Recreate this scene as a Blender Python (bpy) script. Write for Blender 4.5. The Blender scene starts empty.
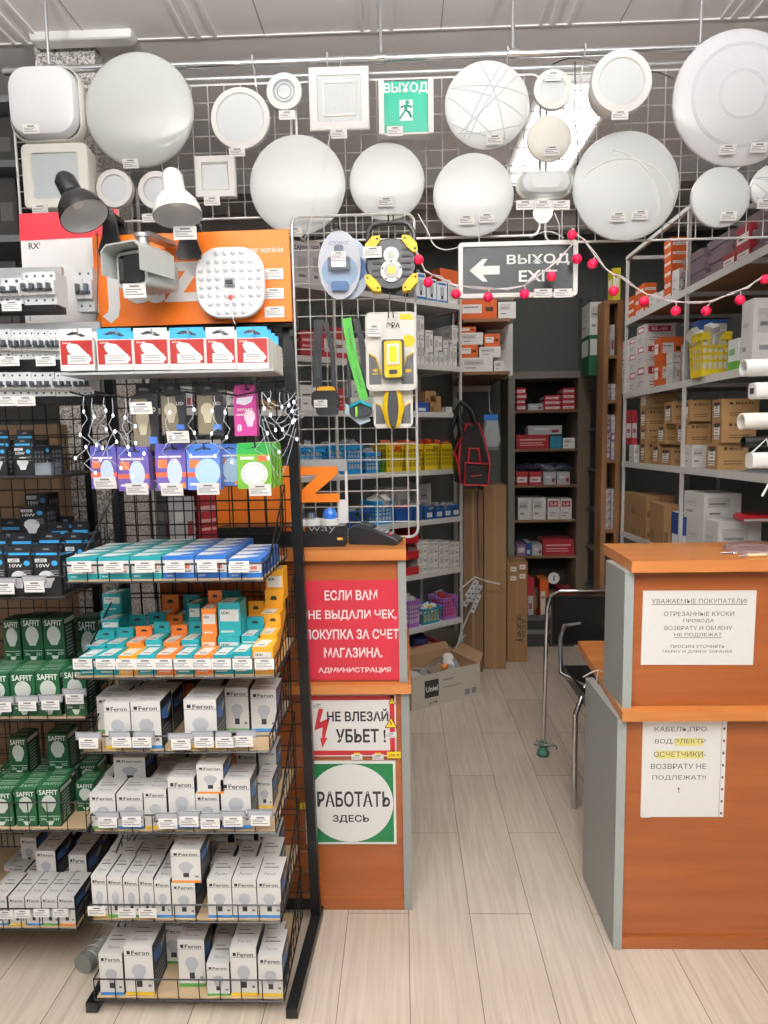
import bpy, math, random
from mathutils import Vector, Matrix
random.seed(7)
C = bpy.context.scene.collection
PI = math.pi
# ------------------------------------------------------------------ camera
F, CX, CY, E = 660.0, 384.0, 512.0, 1.55
dY = Vector(((402-CX)/F, -(441-CY)/F, -1)).normalized()
dn = Vector(((485-CX)/F, -(6230-CY)/F, -1)).normalized()
dn = (dn - dY*dn.dot(dY)).normalized()
dZ = -dn
dX = dY.cross(dZ)
CAMR = Matrix((dX, dY, dZ))           # camera coords -> world
EYE = Vector((0, 0, E))
cam = bpy.data.cameras.new('camera'); camo = bpy.data.objects.new('camera', cam); C.objects.link(camo)
cam.sensor_fit = 'AUTO'; cam.sensor_width = 36; cam.lens = F*36/1024; cam.clip_start = .05
camo.matrix_world = Matrix.Translation(EYE) @ CAMR.to_4x4()
bpy.context.scene.camera = camo
def ray(px, py): return CAMR @ Vector(((px-CX)/F, -(py-CY)/F, -1))
def AY(px, py, y): r = ray(px, py); return EYE + r*(y/r.y)
def AX(px, py, x): r = ray(px, py); return EYE + r*(x/r.x)
def AZ(px, py, z): r = ray(px, py); return EYE + r*((z-E)/r.z)
class Plane:
    """vertical plane through (ox,oy); rz turns its local x axis"""
    def __init__(s, ox, oy, rz=0): s.o = Vector((ox, oy, 0)); s.rz = rz; s.u = Vector((math.cos(rz), math.sin(rz), 0)); s.n = Vector((-math.sin(rz), math.cos(rz), 0))
    def hit(s, px, py):
        r = ray(px, py); t = (s.o-EYE).dot(s.n)/r.dot(s.n); p = EYE + r*t
        return (p-s.o).dot(s.u), p.z
    def pt(s, a, b, z): return s.o + s.u*a + s.n*b + Vector((0, 0, z))
    def back(s, d): q = s.o+s.n*d; return Plane(q.x, q.y, s.rz)
# ------------------------------------------------------------------ materials
def lin(c): return tuple((v/12.92 if v <= .04045 else ((v+.055)/1.055)**2.4) for v in c)
def rgb(h): return lin(tuple(int(h[i:i+2], 16)/255 for i in (0, 2, 4)))
MC = {}
def mat(h, rough=.5, metal=0, emit=0, noise=.06, scale=30, trans=0, alpha=1, bump=0, coat=0):
    k = (h, rough, metal, emit, noise, scale, trans, alpha, bump, coat)
    if k in MC: return MC[k]
    m = bpy.data.materials.new('m_'+h); m.use_nodes = True
    nt = m.node_tree; b = nt.nodes['Principled BSDF']; c = rgb(h)
    b.inputs['Roughness'].default_value = rough; b.inputs['Metallic'].default_value = metal
    b.inputs['Base Color'].default_value = (*c, 1)
    if coat: b.inputs['Coat Weight'].default_value = coat; b.inputs['Coat Roughness'].default_value = .08
    if emit: b.inputs['Emission Color'].default_value = (*c, 1); b.inputs['Emission Strength'].default_value = emit
    if trans: b.inputs['Transmission Weight'].default_value = trans; b.inputs['IOR'].default_value = 1.3
    if alpha < 1: b.inputs['Alpha'].default_value = alpha
    if (noise or bump) and not emit:
        tc = nt.nodes.new('ShaderNodeTexCoord'); n = nt.nodes.new('ShaderNodeTexNoise'); n.inputs['Scale'].default_value = scale; n.inputs['Detail'].default_value = 3
        nt.links.new(tc.outputs['Object'], n.inputs['Vector'])
        if noise:
            mx = nt.nodes.new('ShaderNodeMix'); mx.data_type = 'RGBA'
            mx.inputs[6].default_value = (*[v*(1-noise) for v in c], 1); mx.inputs[7].default_value = (*[min(1, v*(1+noise)) for v in c], 1)
            nt.links.new(n.outputs['Fac'], mx.inputs[0]); nt.links.new(mx.outputs[2], b.inputs['Base Color'])
        if bump:
            bp = nt.nodes.new('ShaderNodeBump'); bp.inputs['Strength'].default_value = bump; bp.inputs['Distance'].default_value = .004
            nt.links.new(n.outputs['Fac'], bp.inputs['Height']); nt.links.new(bp.outputs['Normal'], b.inputs['Normal'])
    MC[k] = m; return m
def wood(h1, h2, rough=.3, sc=(1.2, 14, 14), name='wood'):
    k = ('w', h1, h2, rough, sc)
    if k in MC: return MC[k]
    m = bpy.data.materials.new(name); m.use_nodes = True; nt = m.node_tree; b = nt.nodes['Principled BSDF']
    tc = nt.nodes.new('ShaderNodeTexCoord'); mp = nt.nodes.new('ShaderNodeMapping'); mp.inputs['Scale'].default_value = sc
    n = nt.nodes.new('ShaderNodeTexNoise'); n.inputs['Scale'].default_value = 1.6; n.inputs['Detail'].default_value = 6; n.inputs['Distortion'].default_value = .6
    mx = nt.nodes.new('ShaderNodeValToRGB'); mx.color_ramp.elements[0].color = (*rgb(h1), 1); mx.color_ramp.elements[1].color = (*rgb(h2), 1)
    mx.color_ramp.elements[0].position = .3; mx.color_ramp.elements[1].position = .7
    nt.links.new(tc.outputs['Object'], mp.inputs[0]); nt.links.new(mp.outputs[0], n.inputs['Vector']); nt.links.new(n.outputs['Fac'], mx.inputs[0]); nt.links.new(mx.outputs[0], b.inputs['Base Color'])
    b.inputs['Roughness'].default_value = rough
    MC[k] = m; return m
# common
WHT = mat('f2f2f0', .45); PAPER = mat('f4f3f0', .6, noise=.03); INK = mat('26262a', .6, noise=0); GINK = mat('77777c', .6, noise=0)
BLK = mat('141416', .4); BLKW = mat('101012', .35); GREYL = mat('c9ccce', .5); CHROME = mat('d8dade', .16, 1, noise=0)
ZINC = mat('c4c6c8', .38, .85); WWIRE = mat('d9d8d6', .35, .3); CARD = mat('a9835a', .75, scale=12, noise=.1); CARDD = mat('8a6845', .75, scale=12, noise=.1)
RED = mat('c8262f', .45); REDB = mat('d22b33', .4); ORG = mat('f07e1a', .4); YEL = mat('f2d21f', .4); BLU = mat('1f63b8', .4); TEAL = mat('1e9aa6', .45)
TEALP = mat('1d8f96', .45); GRN = mat('1d6b38', .5); PURP = mat('7b5bb0', .45)
PLASTW = mat('f0efec', .3, coat=.3); PLASTG = mat('d9dcdc', .28)
# ------------------------------------------------------------------ text
TC = {}
def textmesh(s, bold):
    k = (s, bold)
    if k in TC: return TC[k]
    cu = bpy.data.curves.new('t', 'FONT'); cu.body = s; cu.size = 1; cu.align_x = 'CENTER'; cu.align_y = 'CENTER'; cu.resolution_u = 2; cu.offset = bold*.75
    cu.space_line = 1.0
    o = bpy.data.objects.new('t', cu); C.objects.link(o)
    dg = bpy.context.evaluated_depsgraph_get(); me = bpy.data.meshes.new_from_object(o.evaluated_get(dg))
    v = [(p.co.x, p.co.y) for p in me.vertices]; f = [tuple(q.vertices) for q in me.polygons]
    if v:
        x0 = min(a for a, b in v); x1 = max(a for a, b in v); y0 = min(b for a, b in v); y1 = max(b for a, b in v)
        v = [((a-(x0+x1)/2)/(y1-y0), (b-(y0+y1)/2)/(y1-y0)) for a, b in v]
    bpy.data.objects.remove(o); bpy.data.curves.remove(cu); bpy.data.meshes.remove(me)
    TC[k] = (v, f); return TC[k]
# ------------------------------------------------------------------ mesh builder
def T(x=0, y=0, z=0, rx=0, ry=0, rz=0, s=1):
    m = Matrix.Translation((x, y, z)) @ Matrix.Rotation(rz, 4, 'Z') @ Matrix.Rotation(ry, 4, 'Y') @ Matrix.Rotation(rx, 4, 'X')
    if s != 1: m = m @ (Matrix.Scale(s, 4) if not isinstance(s, tuple) else Matrix.Diagonal((*s, 1)))
    return m
class MB:
    def __init__(s): s.v = []; s.f = []; s.fm = []; s.mats = []; s.T = Matrix.Identity(4)
    def mi(s, m):
        if m not in s.mats: s.mats.append(m)
        return s.mats.index(m)
    def add(s, vs, fs, m):
        o = len(s.v); i = s.mi(m)
        for p in vs: s.v.append(tuple(s.T @ Vector(p)))
        for q in fs: s.f.append([o+k for k in q]); s.fm.append(i)
    def box(s, x0, x1, y0, y1, z0, z1, m, mx=None, mt=None, b=0):
        """m front/back etc, mx the two x faces, mt the top"""
        vs = [(x, y, z) for z in (z0, z1) for y in (y0, y1) for x in (x0, x1)]
        if b:
            s.rbox(x0, x1, y0, y1, z0, z1, m, b); return s
        s.add(vs, [(0, 1, 5, 4), (3, 2, 6, 7), (0, 2, 3, 1)], m)
        s.add(vs, [(2, 0, 4, 6), (1, 3, 7, 5)], mx or m); s.add(vs, [(4, 5, 7, 6)], mt or m); return s
    def rbox(s, x0, x1, y0, y1, z0, z1, m, b):
        # rounded (chamfered) box: prism with rounded outline along y and chamfer front/back
        o1 = rrect(x1-x0-2*b, z1-z0-2*b, b*.01+1e-5, 1); cx, cz = (x0+x1)/2, (z0+z1)/2
        rings = []
        for yy, e in ((y0, 0), (y0+b*.3, b*.7), (y0+b, b), (y1-b, b), (y1-b*.3, b*.7), (y1, 0)):
            rr = rrect(x1-x0-2*b+2*e, z1-z0-2*b+2*e, max(e, 1e-4), 3)
            rings.append([(cx+a, yy, cz+c) for a, c in rr])
        s.loft(rings, m, True, True)
    def loft(s, rings, m, c0=True, c1=True, closed=True):
        n = len(rings[0]); vs = [p for r in rings for p in r]; fs = []
        for i in range(len(rings)-1):
            for j in range(n if closed else n-1):
                k = (j+1) % n; fs.append((i*n+j, i*n+k, (i+1)*n+k, (i+1)*n+j))
        s.add(vs, fs, m)
        if c0: s.add(rings[0], [tuple(range(n))[::-1]], m)
        if c1: s.add(rings[-1], [tuple(range(n))], m)
    def cyl(s, p0, p1, r, m, n=10, r2=None, cap=True):
        p0 = Vector(p0); p1 = Vector(p1); d = (p1-p0).normalized(); a = d.orthogonal().normalized(); b = d.cross(a)
        r2 = r if r2 is None else r2
        R = [[tuple(p+(a*math.cos(2*PI*i/n)+b*math.sin(2*PI*i/n))*q) for i in range(n)] for p, q in ((p0, r), (p1, r2))]
        s.loft(R, m, cap, cap); return s
    def tube(s, pts, r, m, n=6, closed=False):
        pts = [Vector(p) for p in pts]; L = len(pts); rings = []; a = None
        for i, p in enumerate(pts):
            if closed: d = pts[(i+1) % L]-pts[i-1]
            else: d = pts[min(i+1, L-1)]-pts[max(i-1, 0)]
            if d.length < 1e-9: d = Vector((0, 0, 1))
            d.normalize()
            a = d.orthogonal().normalized() if a is None else (a-d*a.dot(d)).normalized()
            b = d.cross(a); rings.append([tuple(p+(a*math.cos(2*PI*k/n+.78)+b*math.sin(2*PI*k/n+.78))*r) for k in range(n)])
        if closed: rings.append(rings[0])
        s.loft(rings, m, not closed, not closed); return s
    def lathe(s, prof, m, n=28, sx=1, sy=1, caps=True):
        """profile of (r, z) around local z"""
        rings = [[(r*math.cos(2*PI*i/n)*sx, r*math.sin(2*PI*i/n)*sy, z) for i in range(n)] for r, z in prof]
        s.loft(rings, m, caps and prof[0][0] > 1e-4, caps and prof[-1][0] > 1e-4); return s
    def prism(s, out, y0, y1, m, ms=None):
        """outline of (x,z), front at y0 facing -y"""
        n = len(out); a = [(x, y0, z) for x, z in out]; b = [(x, y1, z) for x, z in out]
        s.add(a, [tuple(range(n))], m)
        if y1 != y0: s.add(b, [tuple(range(n))[::-1]], m); s.loft([a, b], ms or m, False, False)
        return s
    def sheet(s, out, y, m): s.add([(x, y, z) for x, z in out], [tuple(range(len(out)))], m); return s
    def text(s, t, x, z, y, h, m, bold=0, w=None, rz=0, rise=0):
        v, f = textmesh(t, bold)
        if not v: return s
        ww = max(a for a, b in v)*2; sx = h if w is None else w/ww
        c, q = math.cos(rz), math.sin(rz)
        s.add([(x+(a*sx*c-b*h*q), y, z+(a*sx*q+b*h*c)) for a, b in v], f, m); return s
    def build(s, name, parent=None, loc=(0, 0, 0), rz=0, sharp=35, bevel=0):
        me = bpy.data.meshes.new(name); me.from_pydata(s.v, [], s.f)
        for m in s.mats: me.materials.append(m)
        me.polygons.foreach_set('material_index', s.fm); me.polygons.foreach_set('use_smooth', [True]*len(s.f)); me.update()
        me.set_sharp_from_angle(angle=math.radians(sharp))
        o = bpy.data.objects.new(name, me); C.objects.link(o); o.location = loc; o.rotation_euler = (0, 0, rz)
        if parent: o.parent = parent
        if bevel:
            b = o.modifiers.new('b', 'BEVEL'); b.width = bevel; b.segments = 2; b.limit_method = 'ANGLE'
        return o
def rrect(w, h, r, n=4):
    out = []
    for cx, cz, a0 in ((w/2-r, h/2-r, 0), (-w/2+r, h/2-r, PI/2), (-w/2+r, -h/2+r, PI), (w/2-r, -h/2+r, 1.5*PI)):
        for i in range(n+1): a = a0+PI/2*i/n; out.append((cx+r*math.cos(a), cz+r*math.sin(a)))
    return out
def ell(cx, cz, a, b, n=24): return [(cx+a*math.cos(2*PI*i/n), cz+b*math.sin(2*PI*i/n)) for i in range(n)]
def tag(o, label, cat, group=None):
    o['label'] = label; o['category'] = cat
    if group: o['group'] = group
    return o
def thing(name, label, cat, loc=(0, 0, 0), rz=0, group=None):
    o = bpy.data.objects.new(name, None); o.empty_display_size = .05; C.objects.link(o); o.location = loc; o.rotation_euler = (0, 0, rz)
    return tag(o, label, cat, group)
def struct(o): o['kind'] = 'structure'; return o
def clone(o, parent=None):
    c = o.copy(); C.objects.link(c)
    if parent: c.parent = parent
    for ch in o.children: clone(ch, c)
    return c
ORD = ['first', 'second', 'third', 'fourth', 'fifth', 'sixth', 'seventh', 'eighth', 'ninth', 'tenth', 'eleventh', 'twelfth']
def nth(i, n, side='left'):
    if n == 1: return 'the only one'
    if i == 0: return 'leftmost'
    if i == n-1: return 'rightmost'
    return ORD[i]+' from left'
def price(b, x, z, y, w=.04, h=.02, tilt=0):
    """small paper price tag facing -y with lines of print"""
    S = b.T.copy(); b.T = S @ T(x, y, z, rx=tilt)
    b.box(-w/2, w/2, -.0006, .0006, -h/2, h/2, PAPER)
    b.sheet([(-w*.2, h*.24), (w*.22, h*.24), (w*.22, h*.38), (-w*.2, h*.38)], -.0009, GINK)
    for k, (a, c) in enumerate(((-.42, .3), (-.42, .12), (-.42, .4))): 
        zz = h*(.06-.17*k); b.sheet([(w*a, zz), (w*c, zz), (w*c, zz+h*.06), (w*a, zz+h*.06)], -.0009, GINK)
    b.T = S
def bulb_out(cx, cz, w, h, asp=.55):
    """silhouette of a bulb printed on a pack"""
    o = []
    for i in range(17):
        a = -.25*PI+1.5*PI*i/16; o.append((cx+w/2*math.cos(a), cz+h*.2+w/2*asp*math.sin(a)))
    o += [(cx-w*.22, cz-h*.3), (cx+w*.22, cz-h*.3)]
    return o
# ------------------------------------------------------------------ setting
XL, XR, YB, ZC = -3.0, 2.3, 5.35, 3.12
def floor_mat():
    m = bpy.data.materials.new('floor_laminate'); m.use_nodes = True; nt = m.node_tree; b = nt.nodes['Principled BSDF']; L = nt.links.new
    g = nt.nodes.new('ShaderNodeNewGeometry'); sp = nt.nodes.new('ShaderNodeSeparateXYZ'); L(g.outputs['Position'], sp.inputs[0])
    a = nt.nodes.new('ShaderNodeMath'); a.inputs[1].default_value = 20-.425; L(sp.outputs['Y'], a.inputs[0])
    a2 = nt.nodes.new('ShaderNodeMath'); a2.inputs[1].default_value = 8.0; L(sp.outputs['X'], a2.inputs[0])
    cb = nt.nodes.new('ShaderNodeCombineXYZ'); L(a.outputs[0], cb.inputs[0]); L(a2.outputs[0], cb.inputs[1])
    br = nt.nodes.new('ShaderNodeTexBrick'); br.offset = .5; br.offset_frequency = 2
    br.inputs['Scale'].default_value = 1; br.inputs['Mortar Size'].default_value = .0013; br.inputs['Brick Width'].default_value = .9; br.inputs['Row Height'].default_value = .2
    br.inputs['Color1'].default_value = (*rgb('cdc0b0'), 1); br.inputs['Color2'].default_value = (*rgb('c3b5a5'), 1); br.inputs['Mortar'].default_value = (*rgb('6d6258'), 1); br.inputs['Mortar Smooth'].default_value = .1
    L(cb.outputs[0], br.inputs[0])
    mp = nt.nodes.new('ShaderNodeMapping'); mp.inputs['Scale'].default_value = (30, 1.6, 1); L(g.outputs['Position'], mp.inputs[0])
    n = nt.nodes.new('ShaderNodeTexNoise'); n.inputs['Scale'].default_value = 1.5; n.inputs['Detail'].default_value = 8; n.inputs['Distortion'].default_value = 1.2; L(mp.outputs[0], n.inputs['Vector'])
    n2 = nt.nodes.new('ShaderNodeTexNoise'); n2.inputs['Scale'].default_value = 2.2; n2.inputs['Detail'].default_value = 4; L(g.outputs['Position'], n2.inputs['Vector'])
    r = nt.nodes.new('ShaderNodeValToRGB'); r.color_ramp.elements[0].color = (.74, .72, .70, 1); r.color_ramp.elements[1].color = (1.0, 1.0, 1.0, 1); r.color_ramp.elements[0].position = .3; r.color_ramp.elements[1].position = .62
    L(n.outputs['Fac'], r.inputs[0])
    mx = nt.nodes.new('ShaderNodeMix'); mx.data_type = 'RGBA'; mx.blend_type = 'MULTIPLY'; mx.inputs[0].default_value = .8; L(br.outputs['Color'], mx.inputs[6]); L(r.outputs[0], mx.inputs[7])
    r2 = nt.nodes.new('ShaderNodeValToRGB'); r2.color_ramp.elements[0].color = (.86, .85, .84, 1); r2.color_ramp.elements[1].color = (1, 1, 1, 1); r2.color_ramp.elements[0].position = .3; r2.color_ramp.elements[1].position = .6
    L(n2.outputs['Fac'], r2.inputs[0])
    m2 = nt.nodes.new('ShaderNodeMix'); m2.data_type = 'RGBA'; m2.blend_type = 'MULTIPLY'; m2.inputs[0].default_value = 1; L(mx.outputs[2], m2.inputs[6]); L(r2.outputs[0], m2.inputs[7])
    L(m2.outputs[2], b.inputs['Base Color']); b.inputs['Roughness'].default_value = .42
    return m
fm = floor_mat()
struct(MB().box(XL, XR, -1.5, YB, -.05, 0, fm).build('floor'))
# ceiling : pvc tiles with shallow moulded grooves
cm = mat('efecea', .5, scale=2, noise=.03)
b = MB(); b.box(XL, XR, -1.5, YB, ZC, ZC+.05, cm)
for k in range(-5, 5):
    x = k*.68-.13
    for dx, w in ((0, .006), (.045, .012), (.11, .008)):
        b.box(x+dx-w, x+dx+w, -1.5, 2.72, ZC-.007, ZC, cm)
    b.box(x+.3, x+.303, -1.5, 2.72, ZC-.002, ZC, mat('9a9694', .6))
b.box(XL, XR, 2.716, 2.724, ZC-.004, ZC, cm)
# raised octagon mouldings like the photo's panels
for k in range(-4, 4):
    for j in range(0, 6):
        cx, cy = k*.6+.38, j*.6+.0
        if cy > 2.6: continue
        continue
        pts = [(cx+ .2*math.cos(a)*1.0, cy+.24*math.sin(a), ZC-.003) for a in [PI/8+PI/4*i for i in range(8)]]
        b.tube(pts, .006, cm, 5, True)
struct(b.build('ceiling'))
WG = mat('6f7370', .8, scale=40, noise=.12, bump=.2); WGL = mat('a8a5a2', .8, scale=25, noise=.1)
struct(MB().box(XL, XR, YB, YB+.1, 0, ZC, WG).build('wall_back'))
struct(MB().box(XL-.1, XL, -1.5, YB, 0, ZC, WGL).build('wall_left'))
struct(MB().box(XR, XR+.1, -1.5, YB, 0, ZC, WG).build('wall_right'))
# rough plastered pier behind the left stand
def pier_mat():
    m = bpy.data.materials.new('rough_plaster'); m.use_nodes = True; nt = m.node_tree; b = nt.nodes['Principled BSDF']; L = nt.links.new
    tc = nt.nodes.new('ShaderNodeTexCoord'); v = nt.nodes.new('ShaderNodeTexNoise'); v.inputs['Scale'].default_value = 130; v.inputs['Detail'].default_value = 5
    L(tc.outputs['Object'], v.inputs['Vector']); r = nt.nodes.new('ShaderNodeValToRGB'); r.color_ramp.elements[0].color = (*rgb('7d7a76'), 1); r.color_ramp.elements[1].color = (*rgb('d6d2cc'), 1)
    r.color_ramp.elements[0].position = .4; r.color_ramp.elements[1].position = .56
    L(v.outputs['Fac'], r.inputs[0]); L(r.outputs[0], b.inputs['Base Color']); b.inputs['Roughness'].default_value = .85
    bp = nt.nodes.new('ShaderNodeBump'); bp.inputs['Strength'].default_value = .6; bp.inputs['Distance'].default_value = .01; L(v.outputs['Fac'], bp.inputs['Height']); L(bp.outputs['Normal'], b.inputs['Normal'])
    return m
p0, p1 = AY(64, 480, 2.75), AY(120, 480, 2.75)
struct(MB().box(p0.x, p1.x, 2.75, 3.05, 0, ZC, pier_mat()).build('wall_pier'))
# ceiling beams at the back
b = MB(); b.box(XL, XR, 4.0, 4.12, ZC-.12, ZC, WGL); struct(b.build('trim_1'))
b = MB(); b.box(XL, XR, 4.7, 4.8, ZC-.16, ZC, WGL); struct(b.build('trim_2'))

# ------------------------------------------------------------------ counters
OR1 = wood('8b4a22', '9c572b', .28, (1.0, 9, 16), 'cherry_laminate'); ORT = wood('b87038', 'c48048', .25, (1.2, 10, 10), 'cherry_top')
GP = mat('9ba3a0', .45); GPD = mat('8b8d8a', .5)
# left counter
yf = AZ(408, 911, 0).y
xr = AY(401, 560, yf).x; xe = AY(408, 700, yf).x+.004; zt = AY(400, 549, yf).z; zs = AY(400, 683, yf).z
ct = thing('service_counter', 'orange laminate counter with red, white and green safety signs beside the bulb stand', 'counter', (xe-.4, yf+.15, 0))
XA = -.78
def rel(b, root):
    b.T = Matrix.Translation(-root.location); return b
def cbuild(b, name, root, bev=.0015):
    ob = b.build(name, root, bevel=bev); return ob
b = rel(MB(), ct); b.box(XA, xe-.026, yf+.012, yf+.03, .0, zs-.03, OR1); b.box(XA, xe-.026, yf+.004, yf+.012, .0, .045, OR1); cbuild(b, 'lower_panel', ct)
b = rel(MB(), ct); b.box(XA, xe-.03, yf+.012, yf+.03, zs, zt-.034, OR1); cbuild(b, 'upper_panel', ct)
b = rel(MB(), ct); b.box(xe-.026, xe, yf, yf+.6, .004, zs-.03, GPD); cbuild(b, 'end_panel', ct)
b = rel(MB(), ct); b.box(xe-.03, xe-.005, yf+.002, yf+.24, zs, zt-.034, GPD); cbuild(b, 'upper_end_panel', ct)
b = rel(MB(), ct); b.box(XA, xe+.006, yf-.02, yf+.62, zs-.03, zs, ORT); cbuild(b, 'ledge', ct)
b = rel(MB(), ct); b.box(XA, xe-.004, yf-.012, yf+.27, zt-.034, zt, ORT); cbuild(b, 'countertop', ct)
ZLT = zt
# signs on it
RSG = mat('b8283a', .45); SGN = mat('0b6b3a', .45); SRED = mat('b2262e', .45)
def signboard(name, label, x0, x1, y0, y1, D, th, m):
    a = AY(x0, (y0+y1)/2, D); c = AY(x1, (y0+y1)/2, D); t = AY((x0+x1)/2, y0, D).z; u = AY((x0+x1)/2, y1, D).z
    w, h = c.x-a.x, t-u; b = MB(); b.box(-w/2, w/2, 0, th, 0, h, m)
    return b, w, h, ((a.x+c.x)/2, D, u)
b, w, h, L = signboard('sign', '', 297, 402, 581, 681, yf-.0, .004, RSG); L = (L[0], yf+.0078, L[2])
sy = -.0006
b.text('ЕСЛИ ВАМ', w*.02, h*.855, sy, h*.1, PAPER, .03, w*.5); b.text('Н НЕ ВЫДАЛИ ЧЕК,', w*-.02, h*.655, sy, h*.105, PAPER, .03, w*.94)
b.text('ПОКУПКА ЗА СЧЕТ', w*.02, h*.465, sy, h*.1, PAPER, .03, w*.9); b.text('МАГАЗИНА.', w*.03, h*.28, sy, h*.1, PAPER, .03, w*.56); b.text('АДМИНИСТРАЦИЯ', w*.04, h*.1, sy, h*.06, PAPER, .03, w*.7)
tag(b.build('notice_sign', loc=L), 'red notice sign with white lettering on the upper counter front', 'sign')
b, w, h, L = signboard('sign', '', 303, 396, 694, 757, yf, .006, PAPER); L = (L[0], yf+.0045, L[2])
for x0, x1, z0, z1 in ((-w/2+.004, w/2-.004, h-.022, h-.006), (-w/2+.004, w/2-.004, .004, .02), (w/2-.02, w/2-.004, .004, h-.006), (-w/2+.004, -w/2+.01, .004, h-.006)): b.sheet([(x0, z0), (x1, z0), (x1, z1), (x0, z1)], sy, SRED)
b.text('НЕ ВЛЕЗАЙ', w*.09, h*.66, sy*2, h*.2, INK, .035, w*.66); b.text('УБЬЕТ !', w*.12, h*.33, sy*2, h*.22, INK, .035, w*.54)
b.sheet([(-w*.33, h*.76), (-w*.27, h*.8), (-w*.32, h*.55), (-w*.21, h*.62), (-w*.27, h*.3), (-w*.24, h*.3), (-w*.3, h*.14), (-w*.32, h*.3), (-w*.3, h*.3), (-w*.29, h*.47), (-w*.38, h*.42)][::-1], sy*2, SRED)
ws = b.build('warning_sign', loc=L); tag(ws, 'white warning sign with red border and red lightning bolt', 'sign')
def sticker_tri(x, y, s, lab, big):
    p = AY(x, y, yf+.0025); b = MB(); b.prism([(-s, -s*.8), (s, -s*.8), (0, s)], 0, .001, INK); b.sheet([(-s*.8, -s*.68), (s*.8, -s*.68), (0, s*.76)], -.0004, YEL)
    b.sheet([(0, s*.4), (-s*.2, -.1*s), (0, -.05*s), (-s*.05, -s*.5), (s*.2, 0), (s*.02, -.02*s)], -.0008, INK); tag(b.build('warning_sticker', loc=p), lab, 'sticker')
sticker_tri(392, 701, .012, 'small yellow triangle sticker at the top corner of the warning sign', 0); sticker_tri(391, 723, .021, 'larger yellow lightning triangle sticker on the edge of the warning sign', 1)
p = AY(394, 755, yf+.0035); b = MB(); b.box(-.022, .022, 0, .001, -.011, .011, YEL); b.text('220 В', 0, 0, -.0006, .008, INK, .02, .034); tag(b.build('voltage_sticker', loc=p), 'yellow 220 V sticker below the triangles on the warning sign', 'sticker')
for i, (x, y, l) in enumerate(((391, 735, 'small white price label under the larger yellow triangle sticker'), (318, 706, 'small white price label above the lightning bolt'), (357, 757, 'left white price label between warning and green signs'), (378, 757, 'right white price label between warning and green signs'))):
    b = MB(); price(b, 0, 0, 0, .036, .018); 
    if i > 1: b.box(-.01, .01, .0006, .001, .006, .014, YEL)
    tag(b.build('price_label', loc=AY(x, y, yf+.0015 if i < 1 else yf+.002)), l, 'price label')
b, w, h, L = signboard('sign', '', 305, 396, 762, 845, yf, .006, PAPER); L = (L[0], yf+.0045, L[2])
b.sheet([(-w/2+.008, .008), (w/2-.008, .008), (w/2-.008, h-.008), (-w/2+.008, h-.008)], sy, SGN); b.sheet(ell(0, h/2, w*.47, h*.47, 48), sy*2, PAPER)
b.text('РАБОТАТЬ', w*.035, h*.55, sy*3, h*.19, INK, .03, w*.8); b.text('ЗДЕСЬ', w*.0, h*.31, sy*3, h*.1, INK, .03, w*.4)
tag(b.build('safety_sign', loc=L), 'green square sign with white disc reading work here', 'sign')

# right counter
p = AZ(621.5, 950, 0); yr = p.y; xl = p.x-.026
XB = 1.3
zt2 = AY(640, 561, yr-.015).z; zs2 = AY(640, 711.7, yr-.02).z
rc = thing('service_counter', 'two-level orange laminate counter with grey side carrying two paper notices', 'counter', ((xl+XB)/2, yr+.3, 0))
ybk = AX(583, 845, xl).y
b = rel(MB(), rc); b.box(xl+.026, XB, yr+.012, yr+.03, 0, zs2-.03, OR1); b.box(xl+.026, XB, yr+.003, yr+.012, 0, .04, OR1); cbuild(b, 'lower_panel', rc)
b = rel(MB(), rc); b.box(xl+.04, XB, yr+.02, yr+.038, zs2, zt2-.034, OR1); cbuild(b, 'upper_panel', rc)
b = rel(MB(), rc); b.box(xl, xl+.026, yr, ybk, .006, zs2-.03, GPD); b.add([(xl+.0, yr-.0004, .004), (xl+.026, yr-.0004, .004), (xl+.026, yr-.0004, zs2-.03), (xl, yr-.0004, zs2-.03)], [(0, 1, 2, 3)], GP); cbuild(b, 'end_panel', rc)
ub = AX(605, 640, xl+.016).y
b = rel(MB(), rc); b.box(xl+.014, xl+.04, yr+.006, ub, zs2, zt2-.034, GPD); b.add([(xl+.014, yr+.0056, zs2), (xl+.04, yr+.0056, zs2), (xl+.04, yr+.0056, zt2-.034), (xl+.014, yr+.0056, zt2-.034)], [(0, 1, 2, 3)], GP); cbuild(b, 'upper_end_panel', rc)
q = AZ(578, 641, zs2)
b = rel(MB(), rc); 
def slab(b, pts, z0, z1, m):
    lo = [(x, y, z0) for x, y in pts]; hi = [(x, y, z1) for x, y in pts]; b.loft([lo, hi], m, True, True)
slab(b, [(xl+.006, yr-.02), (XB, yr-.02), (XB, q.y), (q.x, q.y)], zs2-.03, zs2, ORT); cbuild(b, 'ledge', rc)
q2 = AZ(603, 543.6, zt2); q3 = AY(632, 561, yr-.015)
b = rel(MB(), rc); slab(b, [(q3.x, yr-.015), (XB, yr-.015), (XB, q2.y), (q2.x, q2.y)], zt2-.034, zt2, ORT); cbuild(b, 'countertop', rc)
ZRT = zt2
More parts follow.
